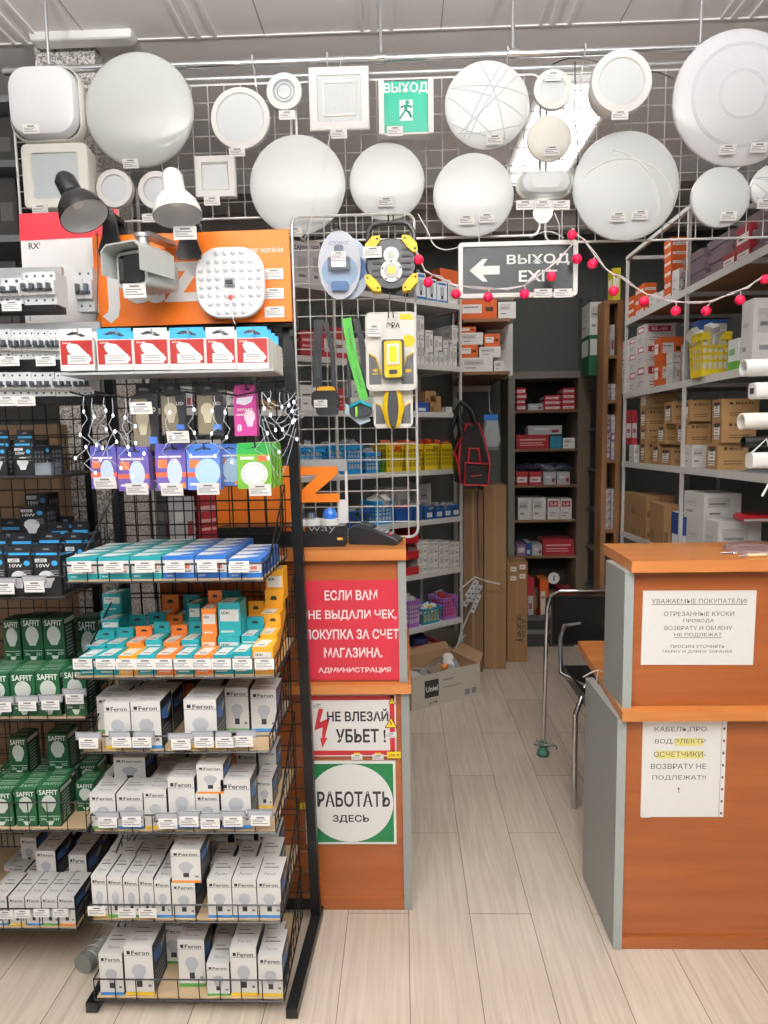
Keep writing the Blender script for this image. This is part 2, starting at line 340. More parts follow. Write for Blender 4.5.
# paper notices
b, w, h, L = signboard('n', '', 644, 758, 592, 667, yr, .0008, PAPER); L = (L[0], yr+.0185, L[2])
DG = mat('5a5450', .7, noise=0)
for t, z, hh, ww in (('УВАЖАЕМЫЕ ПОКУПАТЕЛИ!', .86, .062, .84), ('ОТРЕЗАННЫЕ КУСКИ', .69, .06, .62), ('ПРОВОДА', .595, .055, .27), ('ВОЗВРАТУ И ОБМЕНУ', .50, .055, .6), ('НЕ ПОДЛЕЖАТ', .405, .055, .42), ('ПРОСИМ УТОЧНЯТЬ', .25, .042, .48), ('МАРКУ И ДЛИНУ ЗАРАНЕЕ', .18, .042, .62)): b.text(t, 0, h*z, -.0005, h*hh, DG, .0, w*ww)
b.sheet([(-w*.42, h*.81), (w*.42, h*.81), (w*.42, h*.818), (-w*.42, h*.818)], -.0005, DG); b.sheet([(-w*.21, h*.365), (w*.21, h*.365), (w*.21, h*.372), (-w*.21, h*.372)], -.0005, DG)
nt1 = b.build('paper_notice', loc=L); nt1.rotation_euler = (0, .008, 0); tag(nt1, 'wide white paper notice taped on the upper part of the right counter', 'notice')
b, w, h, L = signboard('n', '', 643, 727, 722, 819, yr, .0008, PAPER); L = (L[0], yr+.0105, L[2])
b.sheet([(-w*.5+.002, .0), (-w*.5+.03, .0), (-w*.5+.002, .02)], -.003, WHT)
b.sheet([(w*.44, 0), (w*.445, 0), (w*.445, h), (w*.44, h)], -.0005, GINK)
YM = mat('e8e08a', .7, noise=0)
b.sheet([(-w*.11, h*.74), (w*.22, h*.74), (w*.22, h*.82), (-w*.11, h*.82)], -.0004, YM); b.sheet([(-w*.33, h*.61), (w*.24, h*.61), (w*.24, h*.69), (-w*.33, h*.69)], -.0004, YM)
for t, x, z, ww in (('КАБЕЛЬ,ПРО', -.05, .91, .62), ('ВОД,ЭЛЕКТР', -.05, .785, .6), ('ОСЧЕТЧИКИ-', -.05, .655, .62), ('ВОЗВРАТУ НЕ', -.06, .53, .66), ('ПОДЛЕЖАТ!!', -.05, .41, .64), ('!', -.05, .285, .02)): b.text(t, w*x, h*z, -.0007, h*.055, DG, .0, w*ww)
for k in range(8):
    z = h*(.04+.125*k); b.sheet(ell(w*.47, z, .0035, .0045, 8), -.0005, mat('7a4a30', .7))
nt2 = b.build('paper_notice', loc=L); tag(nt2, 'paper notice in punched plastic sleeve on the lower right counter', 'notice')

# ------------------------------------------------------------------ light
def area(x, y, z, sx, sy, e, col=(1, .985, .97), rot=(0, 0, 0)):
    l = bpy.data.lights.new('lamp', 'AREA'); l.shape = 'RECTANGLE'; l.size = sx; l.size_y = sy; l.energy = e; l.color = col
    o = bpy.data.objects.new('lamp', l); C.objects.link(o); o.location = (x, y, z); o.rotation_euler = rot; return o
def pendant(x, y, k):
    f = thing("pendant_luminaire", ["left pendant strip luminaire over the customer side", "right pendant strip luminaire over the customer side", "pendant strip luminaire by the entrance"][k], "ceiling light", (x, y, 2.52))
    MB().box(-.12, .12, -.6, .6, 0, .04, WHT).build("housing", f, bevel=.004)
    for s in (-.5, .5): MB().cyl((0, s, .04), (0, s, ZC-2.52), .004, CHROME, 6).build("suspension_rod", f)
    area(x, y, 2.51, .22, 1.18, 16); area(x, y, 2.57, .22, 1.18, 290, rot=(PI, 0, 0))  # strong upward light is added to brighten the ceiling; fixture stays out of view
def fixture(x, y, lx, ly, e, em, label):
    f = thing('fluorescent_fixture', label, 'ceiling light', (x, y, ZC-.03))
    MB().box(-lx/2-.03, lx/2+.03, -ly/2-.03, ly/2+.03, 0, .03, WHT).build('housing', f, bevel=.003)
    MB().box(-lx/2, lx/2, -ly/2, ly/2, -.012, 0, mat('fffdf8', .5, emit=em)).build('diffuser', f)
    area(x, y, ZC-.06, lx, ly, e)
for k_, (x_, y_) in enumerate(((-.8, .1), (.7, .1), (0, -1.0))): pendant(x_, y_, k_)
W = bpy.data.worlds.new('w'); bpy.context.scene.world = W; W.use_nodes = True; W.node_tree.nodes['Background'].inputs[0].default_value = (.93, .96, 1, 1); W.node_tree.nodes['Background'].inputs[1].default_value = .58
vs = bpy.context.scene.view_settings; vs.view_transform = 'Standard'; vs.look = 'None'; vs.gamma = 1; vs.use_curve_mapping = False; vs.exposure = -0.92
# ------------------------------------------------------------------ printed cartons (unit boxes, scaled per pack)
KC = {}
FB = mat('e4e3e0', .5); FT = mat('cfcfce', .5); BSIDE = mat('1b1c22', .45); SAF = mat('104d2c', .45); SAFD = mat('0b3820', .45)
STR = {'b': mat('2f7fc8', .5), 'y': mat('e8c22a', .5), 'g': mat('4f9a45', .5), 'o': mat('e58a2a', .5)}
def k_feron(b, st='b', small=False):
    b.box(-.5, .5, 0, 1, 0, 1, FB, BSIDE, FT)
    b.sheet([(-.5, 0), (.5, 0), (.5, .07), (-.5, .07)], -.004, STR[st]); b.sheet([(-.5, .80), (.5, .80), (.5, .806), (-.5, .806)], -.004, INK)
    b.text('Feron', .08, .86, -.004, .085, INK, .02, .62); b.prism(rrect(.13, .07, .01, 1), -.004, -.003, INK) if 0 else b.sheet([(-.40, .83), (-.28, .83), (-.28, .9), (-.40, .9)], -.004, INK)
    b.sheet(bulb_out(0, .42, .5, .4), -.004, mat('b9bcc2', .5)); b.sheet([(-.1, .17), (.1, .17), (.1, .3), (-.1, .3)], -.005, INK)
    b.sheet([(.3, .17), (.42, .17), (.42, .22), (.3, .22)], -.004, GINK)
    # top print and side print
    S = b.T.copy(); b.T = S @ T(0, .5, 1.003, rx=-PI/2); b.text('Feron', 0, -.25, 0, .12, GINK, 0, .5); b.sheet([(-.35, 0), (.3, 0), (.3, .05), (-.35, .05)], 0, GINK); b.sheet([(-.35, .15), (.1, .15), (.1, .19), (-.35, .19)], 0, GINK)
    b.T = S @ T(.503, .5, 0, rz=PI/2); b.sheet([(-.38, .6), (.1, .5), (.38, .64), (.38, .84), (.2, .8), (-.38, .8)], 0, mat('3f6ba8', .5)); b.sheet([(.1, .62), (.38, .72), (.38, .78), (.1, .7)], -.003, STR['y'])
    for q in range(4): b.sheet([(-.38, .1+.09*q), (.3, .1+.09*q), (.3, .13+.09*q), (-.38, .13+.09*q)], 0, mat('8a8c92', .6))
    b.T = S
def k_saffit(b):
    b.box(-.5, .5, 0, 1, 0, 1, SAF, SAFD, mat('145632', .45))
    b.text('SAFFIT', 0, .88, -.004, .13, WHT, .02, .84); b.sheet(bulb_out(0, .52, .66, .46, .6), -.004, mat('cfd4d0', .5))
    b.sheet([(-.45, .26), (.45, .26), (.45, .27), (-.45, .27)], -.004, WHT); b.text('20w', -.28, .19, -.004, .06, WHT, 0, .26); b.text('E27', .3, .19, -.004, .06, WHT, 0, .26)
    b.sheet([(-.18, .14), (.18, .14), (.08, .03), (-.08, .03)], -.004, mat('dfe4e0', .5))
    S = b.T.copy(); b.T = S @ T(0, .5, 1.003, rx=-PI/2)
    b.text('SAFFIT', 0, -.2, 0, .2, mat('b9c9bf', .5), .01, .8)
    for q in range(3): b.sheet([(-.4, .05+.13*q), (.3, .05+.13*q), (.3, .09+.13*q), (-.4, .09+.13*q)], 0, mat('b9c9bf', .5))
    b.T = S @ T(.503, .5, 0, rz=PI/2)
    for q in range(9): b.sheet([(-.3, .1+.08*q), (.2, .1+.08*q), (.2, .13+.08*q), (-.3, .13+.08*q)], 0, mat('9fb5a6', .5))
    b.sheet([(-.42, .85), (.42, .85), (.42, .95), (-.42, .95)], 0, mat('c9d4cd', .5)); b.T = S
def k_black(b, tab=True):
    K = mat('17181d', .4); b.box(-.5, .5, 0, 1, 0, 1, K); LB = mat('3aa0dc', .4)
    b.sheet([(-.45, .86), (.0, .86), (.0, .95), (-.45, .95)], -.004, WHT); b.text('LED', -.22, .905, -.006, .06, INK, .02, .3)
    b.text('10W', -.15, .77, -.004, .09, WHT, .02, .5); b.sheet(ell(.28, .83, .12, .07, 10), -.004, LB); b.sheet(bulb_out(-.05, .36, .62, .55), -.004, mat('eceef0', .4))
    for q in range(3): b.sheet([(.1, .62-.06*q), (.42, .62-.06*q), (.42, .65-.06*q), (.1, .65-.06*q)], -.004, GINK)
    if tab: b.box(-.46, .46, .0, .04, 1, 1.28, K); b.sheet([(-.4, 1.04), (.4, 1.04), (.4, 1.1), (-.4, 1.1)], -.004, LB); b.sheet([(-.14, 1.17), (.14, 1.17), (.1, 1.21), (-.1, 1.21)], -.004, GINK)
    S = b.T.copy(); b.T = S @ T(0, .5, 1.003, rx=-PI/2); b.sheet([(-.1, -.45), (.25, -.45), (.5, .2), (.5, .45), (.35, .45)], 0, LB); b.sheet([(-.5, -.3), (-.3, -.45), (0, .2), (-.2, .45), (-.5, .45)], 0, mat('d9dcde', .5))
    b.T = S @ T(.503, .5, 0, rz=PI/2)
    for r in range(3):
        for q in range(5): b.sheet(rrect(.18, .09, .02, 1) if 0 else [(-.35+.25*r, .1+.16*q), (-.2+.25*r, .1+.16*q), (-.2+.25*r, .2+.16*q), (-.35+.25*r, .2+.16*q)], 0, mat('6f7780', .5))
    b.T = S
def k_wave(b, c='1d8f96'):
    K = mat(c, .45); b.box(-.5, .5, 0, 1, 0, 1, FB, K, FB)
    b.sheet([(-.5, 0), (.5, 0), (.5, .26), (-.5, .26)], -.004, K); b.sheet([(-.5, .84), (.5, .84), (.5, 1), (-.5, 1)], -.004, K)
    b.text('IEK', -.28, .13, -.006, .07, FB, .02, .22); b.sheet([(.18, .44), (.36, .44), (.36, .62), (.18, .62)], -.004, mat('d9705f', .5)); b.sheet([(.0, .3), (.42, .3), (.42, .36), (0, .36)], -.004, GINK)
    S = b.T.copy(); b.T = S @ T(0, .5, 1.003, rx=-PI/2)
    b.sheet([(-.5, -.5), (.5, -.5), (.5, .5), (.34, .5), (.26, .2), (.05, .05), (-.05, -.2), (-.5, -.3)], 0, K)
    b.T = S
def k_iek(b, c='1f97a0'):
    K = mat(c, .45); b.box(-.5, .5, 0, 1, 0, 1, K)
    b.sheet([(-.42, .45), (.42, .45), (.42, .8), (-.42, .8)], -.004, FB); b.text('IEK', -.15, .7, -.006, .08, INK, .02, .4); b.sheet(bulb_out(.2, .58, .22, .2), -.006, mat('e0d9c8', .5))
    b.sheet([(-.4, .12), (.2, .12), (.2, .18), (-.4, .18)], -.004, FB)
    S = b.T.copy(); b.T = S @ T(0, .5, 1.003, rx=-PI/2); b.sheet([(-.5, -.5), (.15, -.5), (.3, .3), (-.3, .3)], 0, FB); b.sheet([(-.3, -.35), (.1, -.35), (.1, -.25), (-.3, -.25)], -.002, GINK); b.T = S
def k_iektab(b, c='1f97a0'):
    k_iek(b, c); K = mat(c, .45); b.box(-.48, .48, .93, .97, 1, 1.45, K); b.sheet([(-.2, 1.2), (.2, 1.2), (.12, 1.3), (-.12, 1.3)], .925, INK)
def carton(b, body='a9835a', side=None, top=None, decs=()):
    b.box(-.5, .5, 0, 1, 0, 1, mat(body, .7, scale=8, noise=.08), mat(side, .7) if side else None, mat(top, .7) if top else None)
    for d in decs:
        if d[0] == 't': b.text(d[1], d[2], d[3], -.006, d[4], mat(d[5], .6, noise=0), .02, d[6])
        else: x0, x1, z0, z1 = d[1:5]; b.sheet([(x0, z0), (x1, z0), (x1, z1), (x0, z1)], -.004, mat(d[5], .6, noise=0))
    b.T = T(-.502, .5, 0, rz=-PI/2)   # the same print on the face towards the aisle
    for d in decs:
        if d[0] == 't': b.sheet([(-.3, d[3]-d[4]*.6), (.3, d[3]-d[4]*.6), (.3, d[3]+d[4]*.6), (-.3, d[3]+d[4]*.6)], -.004, mat(d[5], .6, noise=0))
        else: x0, x1, z0, z1 = d[1:5]; b.sheet([(x0, z0), (x1, z0), (x1, z1), (x0, z1)], -.002, mat(d[5], .6, noise=0))
    b.T = Matrix.Identity(4)
def getk(key, fn, *a, **k):
    if key not in KC:
        b = MB(); fn(b, *a, **k); o = b.build(key); KC[key] = o.data; bpy.data.objects.remove(o)
    return KC[key]
KD = {
 'fb': lambda: getk('bulb_box', k_feron, 'b'), 'fy': lambda: getk('bulb_box_y', k_feron, 'y'), 'fg': lambda: getk('bulb_box_g', k_feron, 'g'), 'fo': lambda: getk('bulb_box_o', k_feron, 'o'),
 'sf': lambda: getk('sf', k_saffit), 'bk': lambda: getk('bk', k_black), 'bk0': lambda: getk('bk0', k_black, False),
 'wt': lambda: getk('wt', k_wave, '1d8f96'), 'wb': lambda: getk('wb', k_wave, '2567b4'),
 'it': lambda: getk('it', k_iek, '1f97a0'), 'io': lambda: getk('io', k_iek, 'ee8436'), 'iy': lambda: getk('iy', k_iek, 'efaa2a'),
 'tt': lambda: getk('tt', k_iektab, '1f97a0'), 'to': lambda: getk('to', k_iektab, 'ee8436'), 'ty': lambda: getk('ty', k_iektab, 'efaa2a'),
}
DESC = {'fb': 'white bulb box, blue stripe', 'fy': 'white bulb box, yellow stripe', 'fg': 'white bulb box, green stripe', 'fo': 'white bulb box, orange stripe',
 'sf': 'dark green bulb box', 'bk': 'tabbed black bulb box', 'bk0': 'black bulb box', 'wt': 'teal and white bulb box', 'wb': 'blue and white bulb box', 'it': 'teal bulb box', 'io': 'orange bulb box', 'iy': 'yellow bulb box',
 'tt': 'teal tabbed bulb box', 'to': 'orange tabbed bulb box', 'ty': 'yellow tabbed bulb box'}
def inst(name, mesh, loc, rz, dims, label, cat, group=None):
    o = bpy.data.objects.new(name, mesh); C.objects.link(o); o.location = loc; o.rotation_euler = (0, 0, rz); o.scale = dims
    return tag(o, label, cat, group)
def fill(pl, z0, rows, where, name='bulb_box', gap=.0012, cat='bulb box', group=None, tab=None):
    """rows: list of (row_name, inset, depth, [(kind,x0,x1,ytop,(on index | None)), ...]); px measured on that row's front plane"""
    for rn, ins, dep, items in rows:
        p = pl.back(ins); tops = []
        ks = sorted(range(len(items)), key=lambda i: items[i][1])
        for i, it in enumerate(items):
            k, x0, x1, yt = it[:4]; on = it[4] if len(it) > 4 else None
            zb = tops[on] if on is not None else z0
            a, zz = p.hit(x0, yt); c, _ = p.hit(x1, yt); h = max(.02, zz-zb)
            tops.append(zb+h+.0005)
            q = p.pt((a+c)/2, 0, zb+.0005)
            n = sum(1 for j in items if j[0] == k); pos = sum(1 for j in items if j[0] == k and j[1] < x0)
            inst(name, KD[k](), q, p.rz, (c-a-gap, dep, h), '%s, %s in %s, %s' % (DESC[k], nth(pos, n), rn, where), cat, group)
# ------------------------------------------------------------------ stands
BM = mat('17181a', .35, .3); LINER = mat('b79f7e', .7)
def basket(root, pl, x0, x1, yb, fh, bh, dep, step=.055, liner=True, name='basket', tags=(), lm=None):
    """wire basket; front at plane pl between px x0..x1, bottom wire at py yb; returns floor z"""
    a, z = pl.hit(x0, yb); c, _ = pl.hit(x1, yb); b = MB(); b.T = Matrix.Translation(-root.location) if root else Matrix.Identity(4)
    P = lambda s, n, zz: tuple(pl.pt(s, n, zz)); r = .0022
    for zz in (z, z+fh): b.tube([P(a, 0, zz), P(c, 0, zz)], r*1.2, BM, 4)
    n = max(2, round((c-a)/step))
    for i in range(n+1):
        s = a+(c-a)*i/n; b.tube([P(s, 0, z+fh), P(s, 0, z), P(s, dep, z)], r*.8, BM, 4)
    for s in (a, c):
        b.tube([P(s, 0, z+fh), P(s, dep*.25, z+fh), P(s, dep, z+bh)], r*1.2, BM, 4); b.tube([P(s, 0, z), P(s, dep, z)], r, BM, 4)
        b.tube([P(s, 0, z+fh*.5), P(s, dep, z+bh*.5)], r*.7, BM, 4)
        for i in range(1, 8):
            t = dep*i/8; hh = fh if t < dep*.25 else fh+(bh-fh)*(t-dep*.25)/(dep*.75); b.tube([P(s, t, z), P(s, t, z+hh)], r*.7, BM, 4)
    for q in range(4): b.tube([P(a, dep, z+bh*q/3), P(c, dep, z+bh*q/3)], r*.8, BM, 4)
    for i in range(n+1): s = a+(c-a)*i/n; b.tube([P(s, dep, z), P(s, dep, z+bh)], r*.7, BM, 4)
    bo = b.build(name, root)
    if liner:
        b = MB(); S = Matrix.Translation(-root.location) if root else Matrix.Identity(4); b.T = S @ Matrix.Translation(pl.pt(0, 0, 0)) @ Matrix.Rotation(pl.rz, 4, 'Z')
        b.box(a+.004, c-.004, .004, dep-.004, z+.002, z+.0055, lm or LINER); b.build('liner', bo)
    for (tx, ty, th, hold) in tags:
        s, zz = pl.hit(tx, ty); b = MB(); b.T = (Matrix.Translation(-root.location) if root else Matrix.Identity(4)) @ Matrix.Translation(pl.pt(s, -.006, zz)) @ Matrix.Rotation(pl.rz, 4, 'Z')
        if hold: b.box(-.034, .034, -.001, .001, .008, .03, mat('8b8d93', .25)); b.box(-.03, .03, -.0015, -.001, .012, .026, mat('a5a7ad', .3))
        price(b, 0, 0 if hold else .0, -.002, .05*th, .028*th); b.build('price_tag', bo)
    return z+.006
YF, YK = 1.63, 1.985
RP = Plane(0, YF)
rk = thing('display_stand', 'black wire stand with six baskets of boxed bulbs under the orange board', 'display stand', (AY(200, 900, YK).x, YK, 0))
def rb(): b = MB(); b.T = Matrix.Translation(-rk.location); return b
# posts
pt, pb = AY(289, 318, YK), AY(317, 905, YK); pb = Vector((AY(317, 905, YK).x, YK, 0.0)); 
def post(b, p, q, w):
    u = Vector((w/2, 0, 0)); v = Vector((0, w/2, 0)); R = [[tuple(s+u*i+v*j) for i, j in ((-1, -1), (1, -1), (1, 1), (-1, 1))] for s in (q, p)]
    b.loft(R, BM)
XRP = pb.x
b = rb(); post(b, pt-Vector((.004, 0, 0)), Vector((pb.x-.004, YK, .03)), .03); b.build('post', rk)
lt, lb = AY(106, 326, YK), AY(148, 925, YK); b = rb(); post(b, lt, Vector((lb.x, YK, .03)), .026); b.build('post', rk)
for s, (tx, ty), X in (('r', (292, 1020), pb.x), ('l', (92, 1014), lb.x)):
    q = AZ(tx, ty, 0); b = rb()
    b.loft([[(x+dx, y, z) for dx, z in ((-.016, .004), (.016, .004), (.016, .034), (-.016, .034))] for x, y in ((q.x, q.y), (X, YK+.03))], BM); b.build('foot', rk)
b = rb(); b.box(lb.x, pb.x, YK-.01, YK+.01, .05, .075, BM); b.build('crossbar', rk)
# back mesh
b = rb(); zt0, zb0 = AY(200, 400, YK).z, .08
for i in range(12):
    t = i/11; x0 = lt.x+(pt.x-lt.x)*t; x1 = lb.x+(pb.x-lb.x)*t; b.tube([(x0, YK, pt.z-.02), (x1, YK, .08)], .0022, BM, 4)
for i in range(26):
    z = .1+(pt.z-.14)*i/25; t = z/pt.z; b.tube([(lb.x+(lt.x-lb.x)*t, YK+.003, z), (pb.x+(pt.x-pb.x)*t, YK+.003, z)], .0022, BM, 4)
b.build('back_mesh', rk)
DP = YK-YF-.02
z4 = basket(rk, RP, 66, 264, 583, .045, .22, DP, tags=[(x, 566, 1, 0) for x in (83, 115, 146, 176, 208, 240)])
z5 = basket(rk, RP, 74, 275, 679, .05, .2, DP, tags=[(x, 663, 1, 0) for x in (84, 107, 127, 146, 165, 183, 202, 222, 243, 265)])
z6 = basket(rk, RP, 81, 270, 753, .045, .19, DP, tags=[(90, 742, 1, 1), (123, 741, 1, 1), (143, 741, 1, 1), (182, 743, 1, 1), (205, 741, 1, 1), (226, 741, 1, 1), (244, 740, 1, 1)])
z7 = basket(rk, RP, 92, 276, 833, .05, .19, DP, tags=[(109, 821, 1, 1), (133, 820, 1, 1), (169, 822, 1, 1), (190, 820, 1, 1), (211, 822, 1, 1), (234, 820, 1, 1), (261, 819, 1, 1)])
z8 = basket(rk, RP, 91, 281, 922, .05, .16, DP, tags=[(98, 909, .95, 0), (128, 911, .95, 0), (149, 911, .95, 0)])
z9 = basket(rk, RP, 95, 284, 1000, .062, .16, DP, tags=[])
# basket 4 : wave-print boxes, six columns
xs = [65.5, 97, 129, 161.5, 194, 227, 262]; kk = ['wt', 'wt', 'wt', 'wb', 'wb', 'wb']
q = RP.back(.012); nm = ['first', 'second', 'third', 'fourth', 'fifth', 'sixth']
for i in range(6):
    a, zt = q.hit(xs[i]+.8, 558+(-.5*i if i < 5 else 1.5)); c, _ = q.hit(xs[i+1]-.8, 558)
    nrow = [4, 5, 5, 5, 5, 4][i]
    for r in range(nrow):
        lab = '%s, %s in the front row, top wire basket' % (DESC[kk[i]], nth(i % 3, 3)) if r == 0 else '%s behind the front box of %s column, top wire basket' % (DESC[kk[i]], nm[i])
        inst('bulb_box', KD[kk[i]](), q.pt((a+c)/2, r*.062, z4), 0, (c-a, .06, zt-z4), lab, 'bulb box', 'wave print boxes in the top basket')
# basket 5
W5 = 'second wire basket'
xs = [79, 98, 117.8, 137, 156, 175.6, 194, 213, 232.5, 252, 273]; k5 = ['it', 'it', 'iy', 'it', 'io', 'it', 'io', 'it', 'it', 'iy']
fill(RP, z5, [('front row', .012, .075, [(k5[i], xs[i], xs[i+1], [657, 656, 656, 655, 655, 655, 655, 655, 652, 647][i]) for i in range(10)]),
 ('second row', .09, .07, [('tt', 86, 105, 646), ('tt', 106, 125, 644), ('to', 126, 144, 643), ('tt', 145, 162, 640), ('to', 163, 180, 642), ('tt', 181, 199, 640), ('to', 201, 216, 637), ('to', 201, 216, 609, 6), ('it', 217.5, 240, 637), ('it', 217.5, 240, 603, 8), ('tt', 241, 259, 636), ('ty', 260, 277, 634)]),
 ('third row', .165, .07, [('tt', 93, 118, 634), ('it', 101, 119, 620, 0), ('tt', 119, 138, 632), ('tt', 139, 158, 630), ('to', 160, 176, 632), ('tt', 178, 196, 628), ('tt', 197, 214, 628), ('it', 188, 200, 604, 5), ('tt', 217, 240, 626), ('ty', 243, 259, 622), ('ty', 260, 279, 614)]),
 ('rear row', .24, .07, [('tt', 100, 122, 612), ('it', 102, 121, 594, 0), ('to', 154, 172, 615), ('tt', 176, 194, 615), ('tt', 216, 236, 612), ('ty', 262, 281, 602), ('iy', 265, 283, 570, 5)])], W5, group='mixed teal and orange boxes in the second basket')
W6 = 'third wire basket'
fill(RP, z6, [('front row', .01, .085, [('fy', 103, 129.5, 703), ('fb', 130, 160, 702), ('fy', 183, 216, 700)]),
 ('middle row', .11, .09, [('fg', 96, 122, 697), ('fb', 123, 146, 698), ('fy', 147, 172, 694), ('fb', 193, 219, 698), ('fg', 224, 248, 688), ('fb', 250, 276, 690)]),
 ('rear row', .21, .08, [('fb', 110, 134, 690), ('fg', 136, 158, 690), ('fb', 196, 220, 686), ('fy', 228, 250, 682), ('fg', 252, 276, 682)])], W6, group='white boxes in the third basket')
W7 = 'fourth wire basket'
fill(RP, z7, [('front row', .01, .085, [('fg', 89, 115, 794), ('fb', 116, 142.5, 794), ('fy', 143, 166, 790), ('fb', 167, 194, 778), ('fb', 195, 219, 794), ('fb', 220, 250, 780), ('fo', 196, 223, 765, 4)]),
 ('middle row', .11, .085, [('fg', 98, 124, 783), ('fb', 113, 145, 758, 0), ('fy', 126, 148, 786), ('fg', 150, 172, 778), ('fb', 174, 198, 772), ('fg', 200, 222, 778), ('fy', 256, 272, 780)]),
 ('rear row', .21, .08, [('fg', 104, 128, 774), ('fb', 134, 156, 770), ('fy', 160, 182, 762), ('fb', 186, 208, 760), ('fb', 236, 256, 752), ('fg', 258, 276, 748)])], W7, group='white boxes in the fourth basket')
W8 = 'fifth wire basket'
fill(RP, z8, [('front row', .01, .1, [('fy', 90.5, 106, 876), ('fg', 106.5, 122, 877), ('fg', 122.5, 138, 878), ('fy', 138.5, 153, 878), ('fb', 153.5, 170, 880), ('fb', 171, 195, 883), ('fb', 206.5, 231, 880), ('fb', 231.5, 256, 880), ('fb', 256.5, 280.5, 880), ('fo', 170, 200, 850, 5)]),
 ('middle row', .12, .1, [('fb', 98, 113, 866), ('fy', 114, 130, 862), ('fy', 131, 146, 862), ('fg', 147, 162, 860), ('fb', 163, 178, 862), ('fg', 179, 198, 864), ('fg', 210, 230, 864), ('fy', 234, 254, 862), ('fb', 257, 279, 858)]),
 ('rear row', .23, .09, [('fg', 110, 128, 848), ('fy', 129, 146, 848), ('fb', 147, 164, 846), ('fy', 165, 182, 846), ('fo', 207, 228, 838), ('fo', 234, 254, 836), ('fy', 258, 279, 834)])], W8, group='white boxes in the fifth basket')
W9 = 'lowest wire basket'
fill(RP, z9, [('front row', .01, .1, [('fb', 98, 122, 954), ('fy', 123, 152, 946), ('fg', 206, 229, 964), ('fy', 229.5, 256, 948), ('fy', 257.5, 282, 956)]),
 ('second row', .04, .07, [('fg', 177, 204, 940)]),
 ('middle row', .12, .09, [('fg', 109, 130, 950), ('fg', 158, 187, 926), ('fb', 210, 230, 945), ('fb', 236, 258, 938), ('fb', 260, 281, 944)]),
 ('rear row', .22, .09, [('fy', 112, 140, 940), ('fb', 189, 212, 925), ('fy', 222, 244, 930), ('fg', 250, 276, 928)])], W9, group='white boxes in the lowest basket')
# tall yellow/blue stickers sheets in the gap between stand and counter front are part of the counter
for (x, y, s, l) in ((303, 806, .02, 'small yellow number sticker beside the green sign'), ):
    b = MB(); b.box(-s/2, s/2, 0, .001, -s/2, s/2, YEL); b.text('2', 0, 0, -.0006, .012, INK, .02); tag(b.build('number_sticker', loc=AY(x, y, yf+.0105)), l, 'sticker')
# jar lying beneath the lowest basket
p = AY(88, 962, YF+.16)
GLS = mat('9aa09a', .1, trans=.7, noise=0)
b = MB(); b.T = T(rx=0); b.cyl((0, .0, .03), (.02, .06, .03), .028, mat('8f938c', .15, coat=.5), 20); b.cyl((-.005, -.02, .03), (0, 0, .03), .03, mat('6e706c', .35), 20)
for i in range(3): b.tube([(.002+.028*math.cos(a)+.005*i, -.0+.022*i, .03+.029*math.sin(a)) for a in [2*PI*k/16 for k in range(16)]], .0012, mat('b5b8b2', .3), 4, True)
o = b.build('castor_roll', loc=(p.x, p.y, 0)); o.name = 'glass_jar'; tag(o, 'ribbed glass jar lying on its side under the lowest basket', 'jar')
# ------------------------------------------------------------------ left stand (frame runs out of the picture)
YL = 1.74; LP = Plane(0, YL)
lk = thing('display_stand', 'black wire stand with green and black bulb boxes at the left edge', 'display stand', (-1.3, YL+.4, 0))
def lbm(): b = MB(); b.T = Matrix.Translation(-lk.location); return b
XLL = AY(-150, 700, YL).x; DL = .38
def lbasket(x1, yb, fh, bh, tags=(), lm=None): return basket(lk, LP, -160, x1, yb, fh, bh, DL, tags=tags, lm=lm)
g0 = lbasket(55, 481, .05, .12, lm=mat('2a2624', .7))
g1 = lbasket(66, 601, .06, .16, [(6, 588, 1.1, 1), (36, 586, 1.1, 1)], lm=mat('3a322a', .7))
g2 = lbasket(86, 721, .06, .17, [(4, 706, 1, 1), (29, 705, 1, 1), (52, 704, 1, 1), (76, 698, 1, 1)])
g3 = lbasket(87, 831, .085, .17)
g4 = lbasket(77, 929, .065, .17, [(7, 913, .9, 0), (24, 912, .9, 0), (43, 911, .9, 0), (62, 911, .9, 0)])
yk = YL+DL+.02
for x in (XLL, AY(98, 600, yk).x):
    b = lbm(); post(b, Vector((x, yk, 2.02)), Vector((x, yk, .0)), .024); b.build('post', lk)
b = lbm(); x1 = AY(98, 600, yk).x
for i in range(13): x = XLL+(x1-XLL)*i/12; b.tube([(x, yk, 2.0), (x, yk, .1)], .002, BM, 4)
for i in range(34): z = .1+.057*i; b.tube([(XLL, yk+.003, z), (x1, yk+.003, z)], .002, BM, 4)
b.build('back_mesh', lk)
b = lbm(); 
for x in (XLL+.1, ): b.box(x-.015, x+.015, YL, yk+.02, .004, .034, BM)
b.box(XLL, x1, yk-.01, yk+.01, .05, .08, BM); b.build('foot', lk)
def lfill(z, rows, where, g): fill(LP, z, rows, where, group=g)
lfill(g0, [('front row', .012, .07, [('bk', -12, 6, 447), ('bk', 13, 32, 447)]), ('rear row', .1, .07, [('bk', -8, 10, 440), ('bk', 16, 34, 440), ('bk0', 37, 50, 446)])], 'uppermost basket of left stand', 'black boxes in the uppermost left basket')
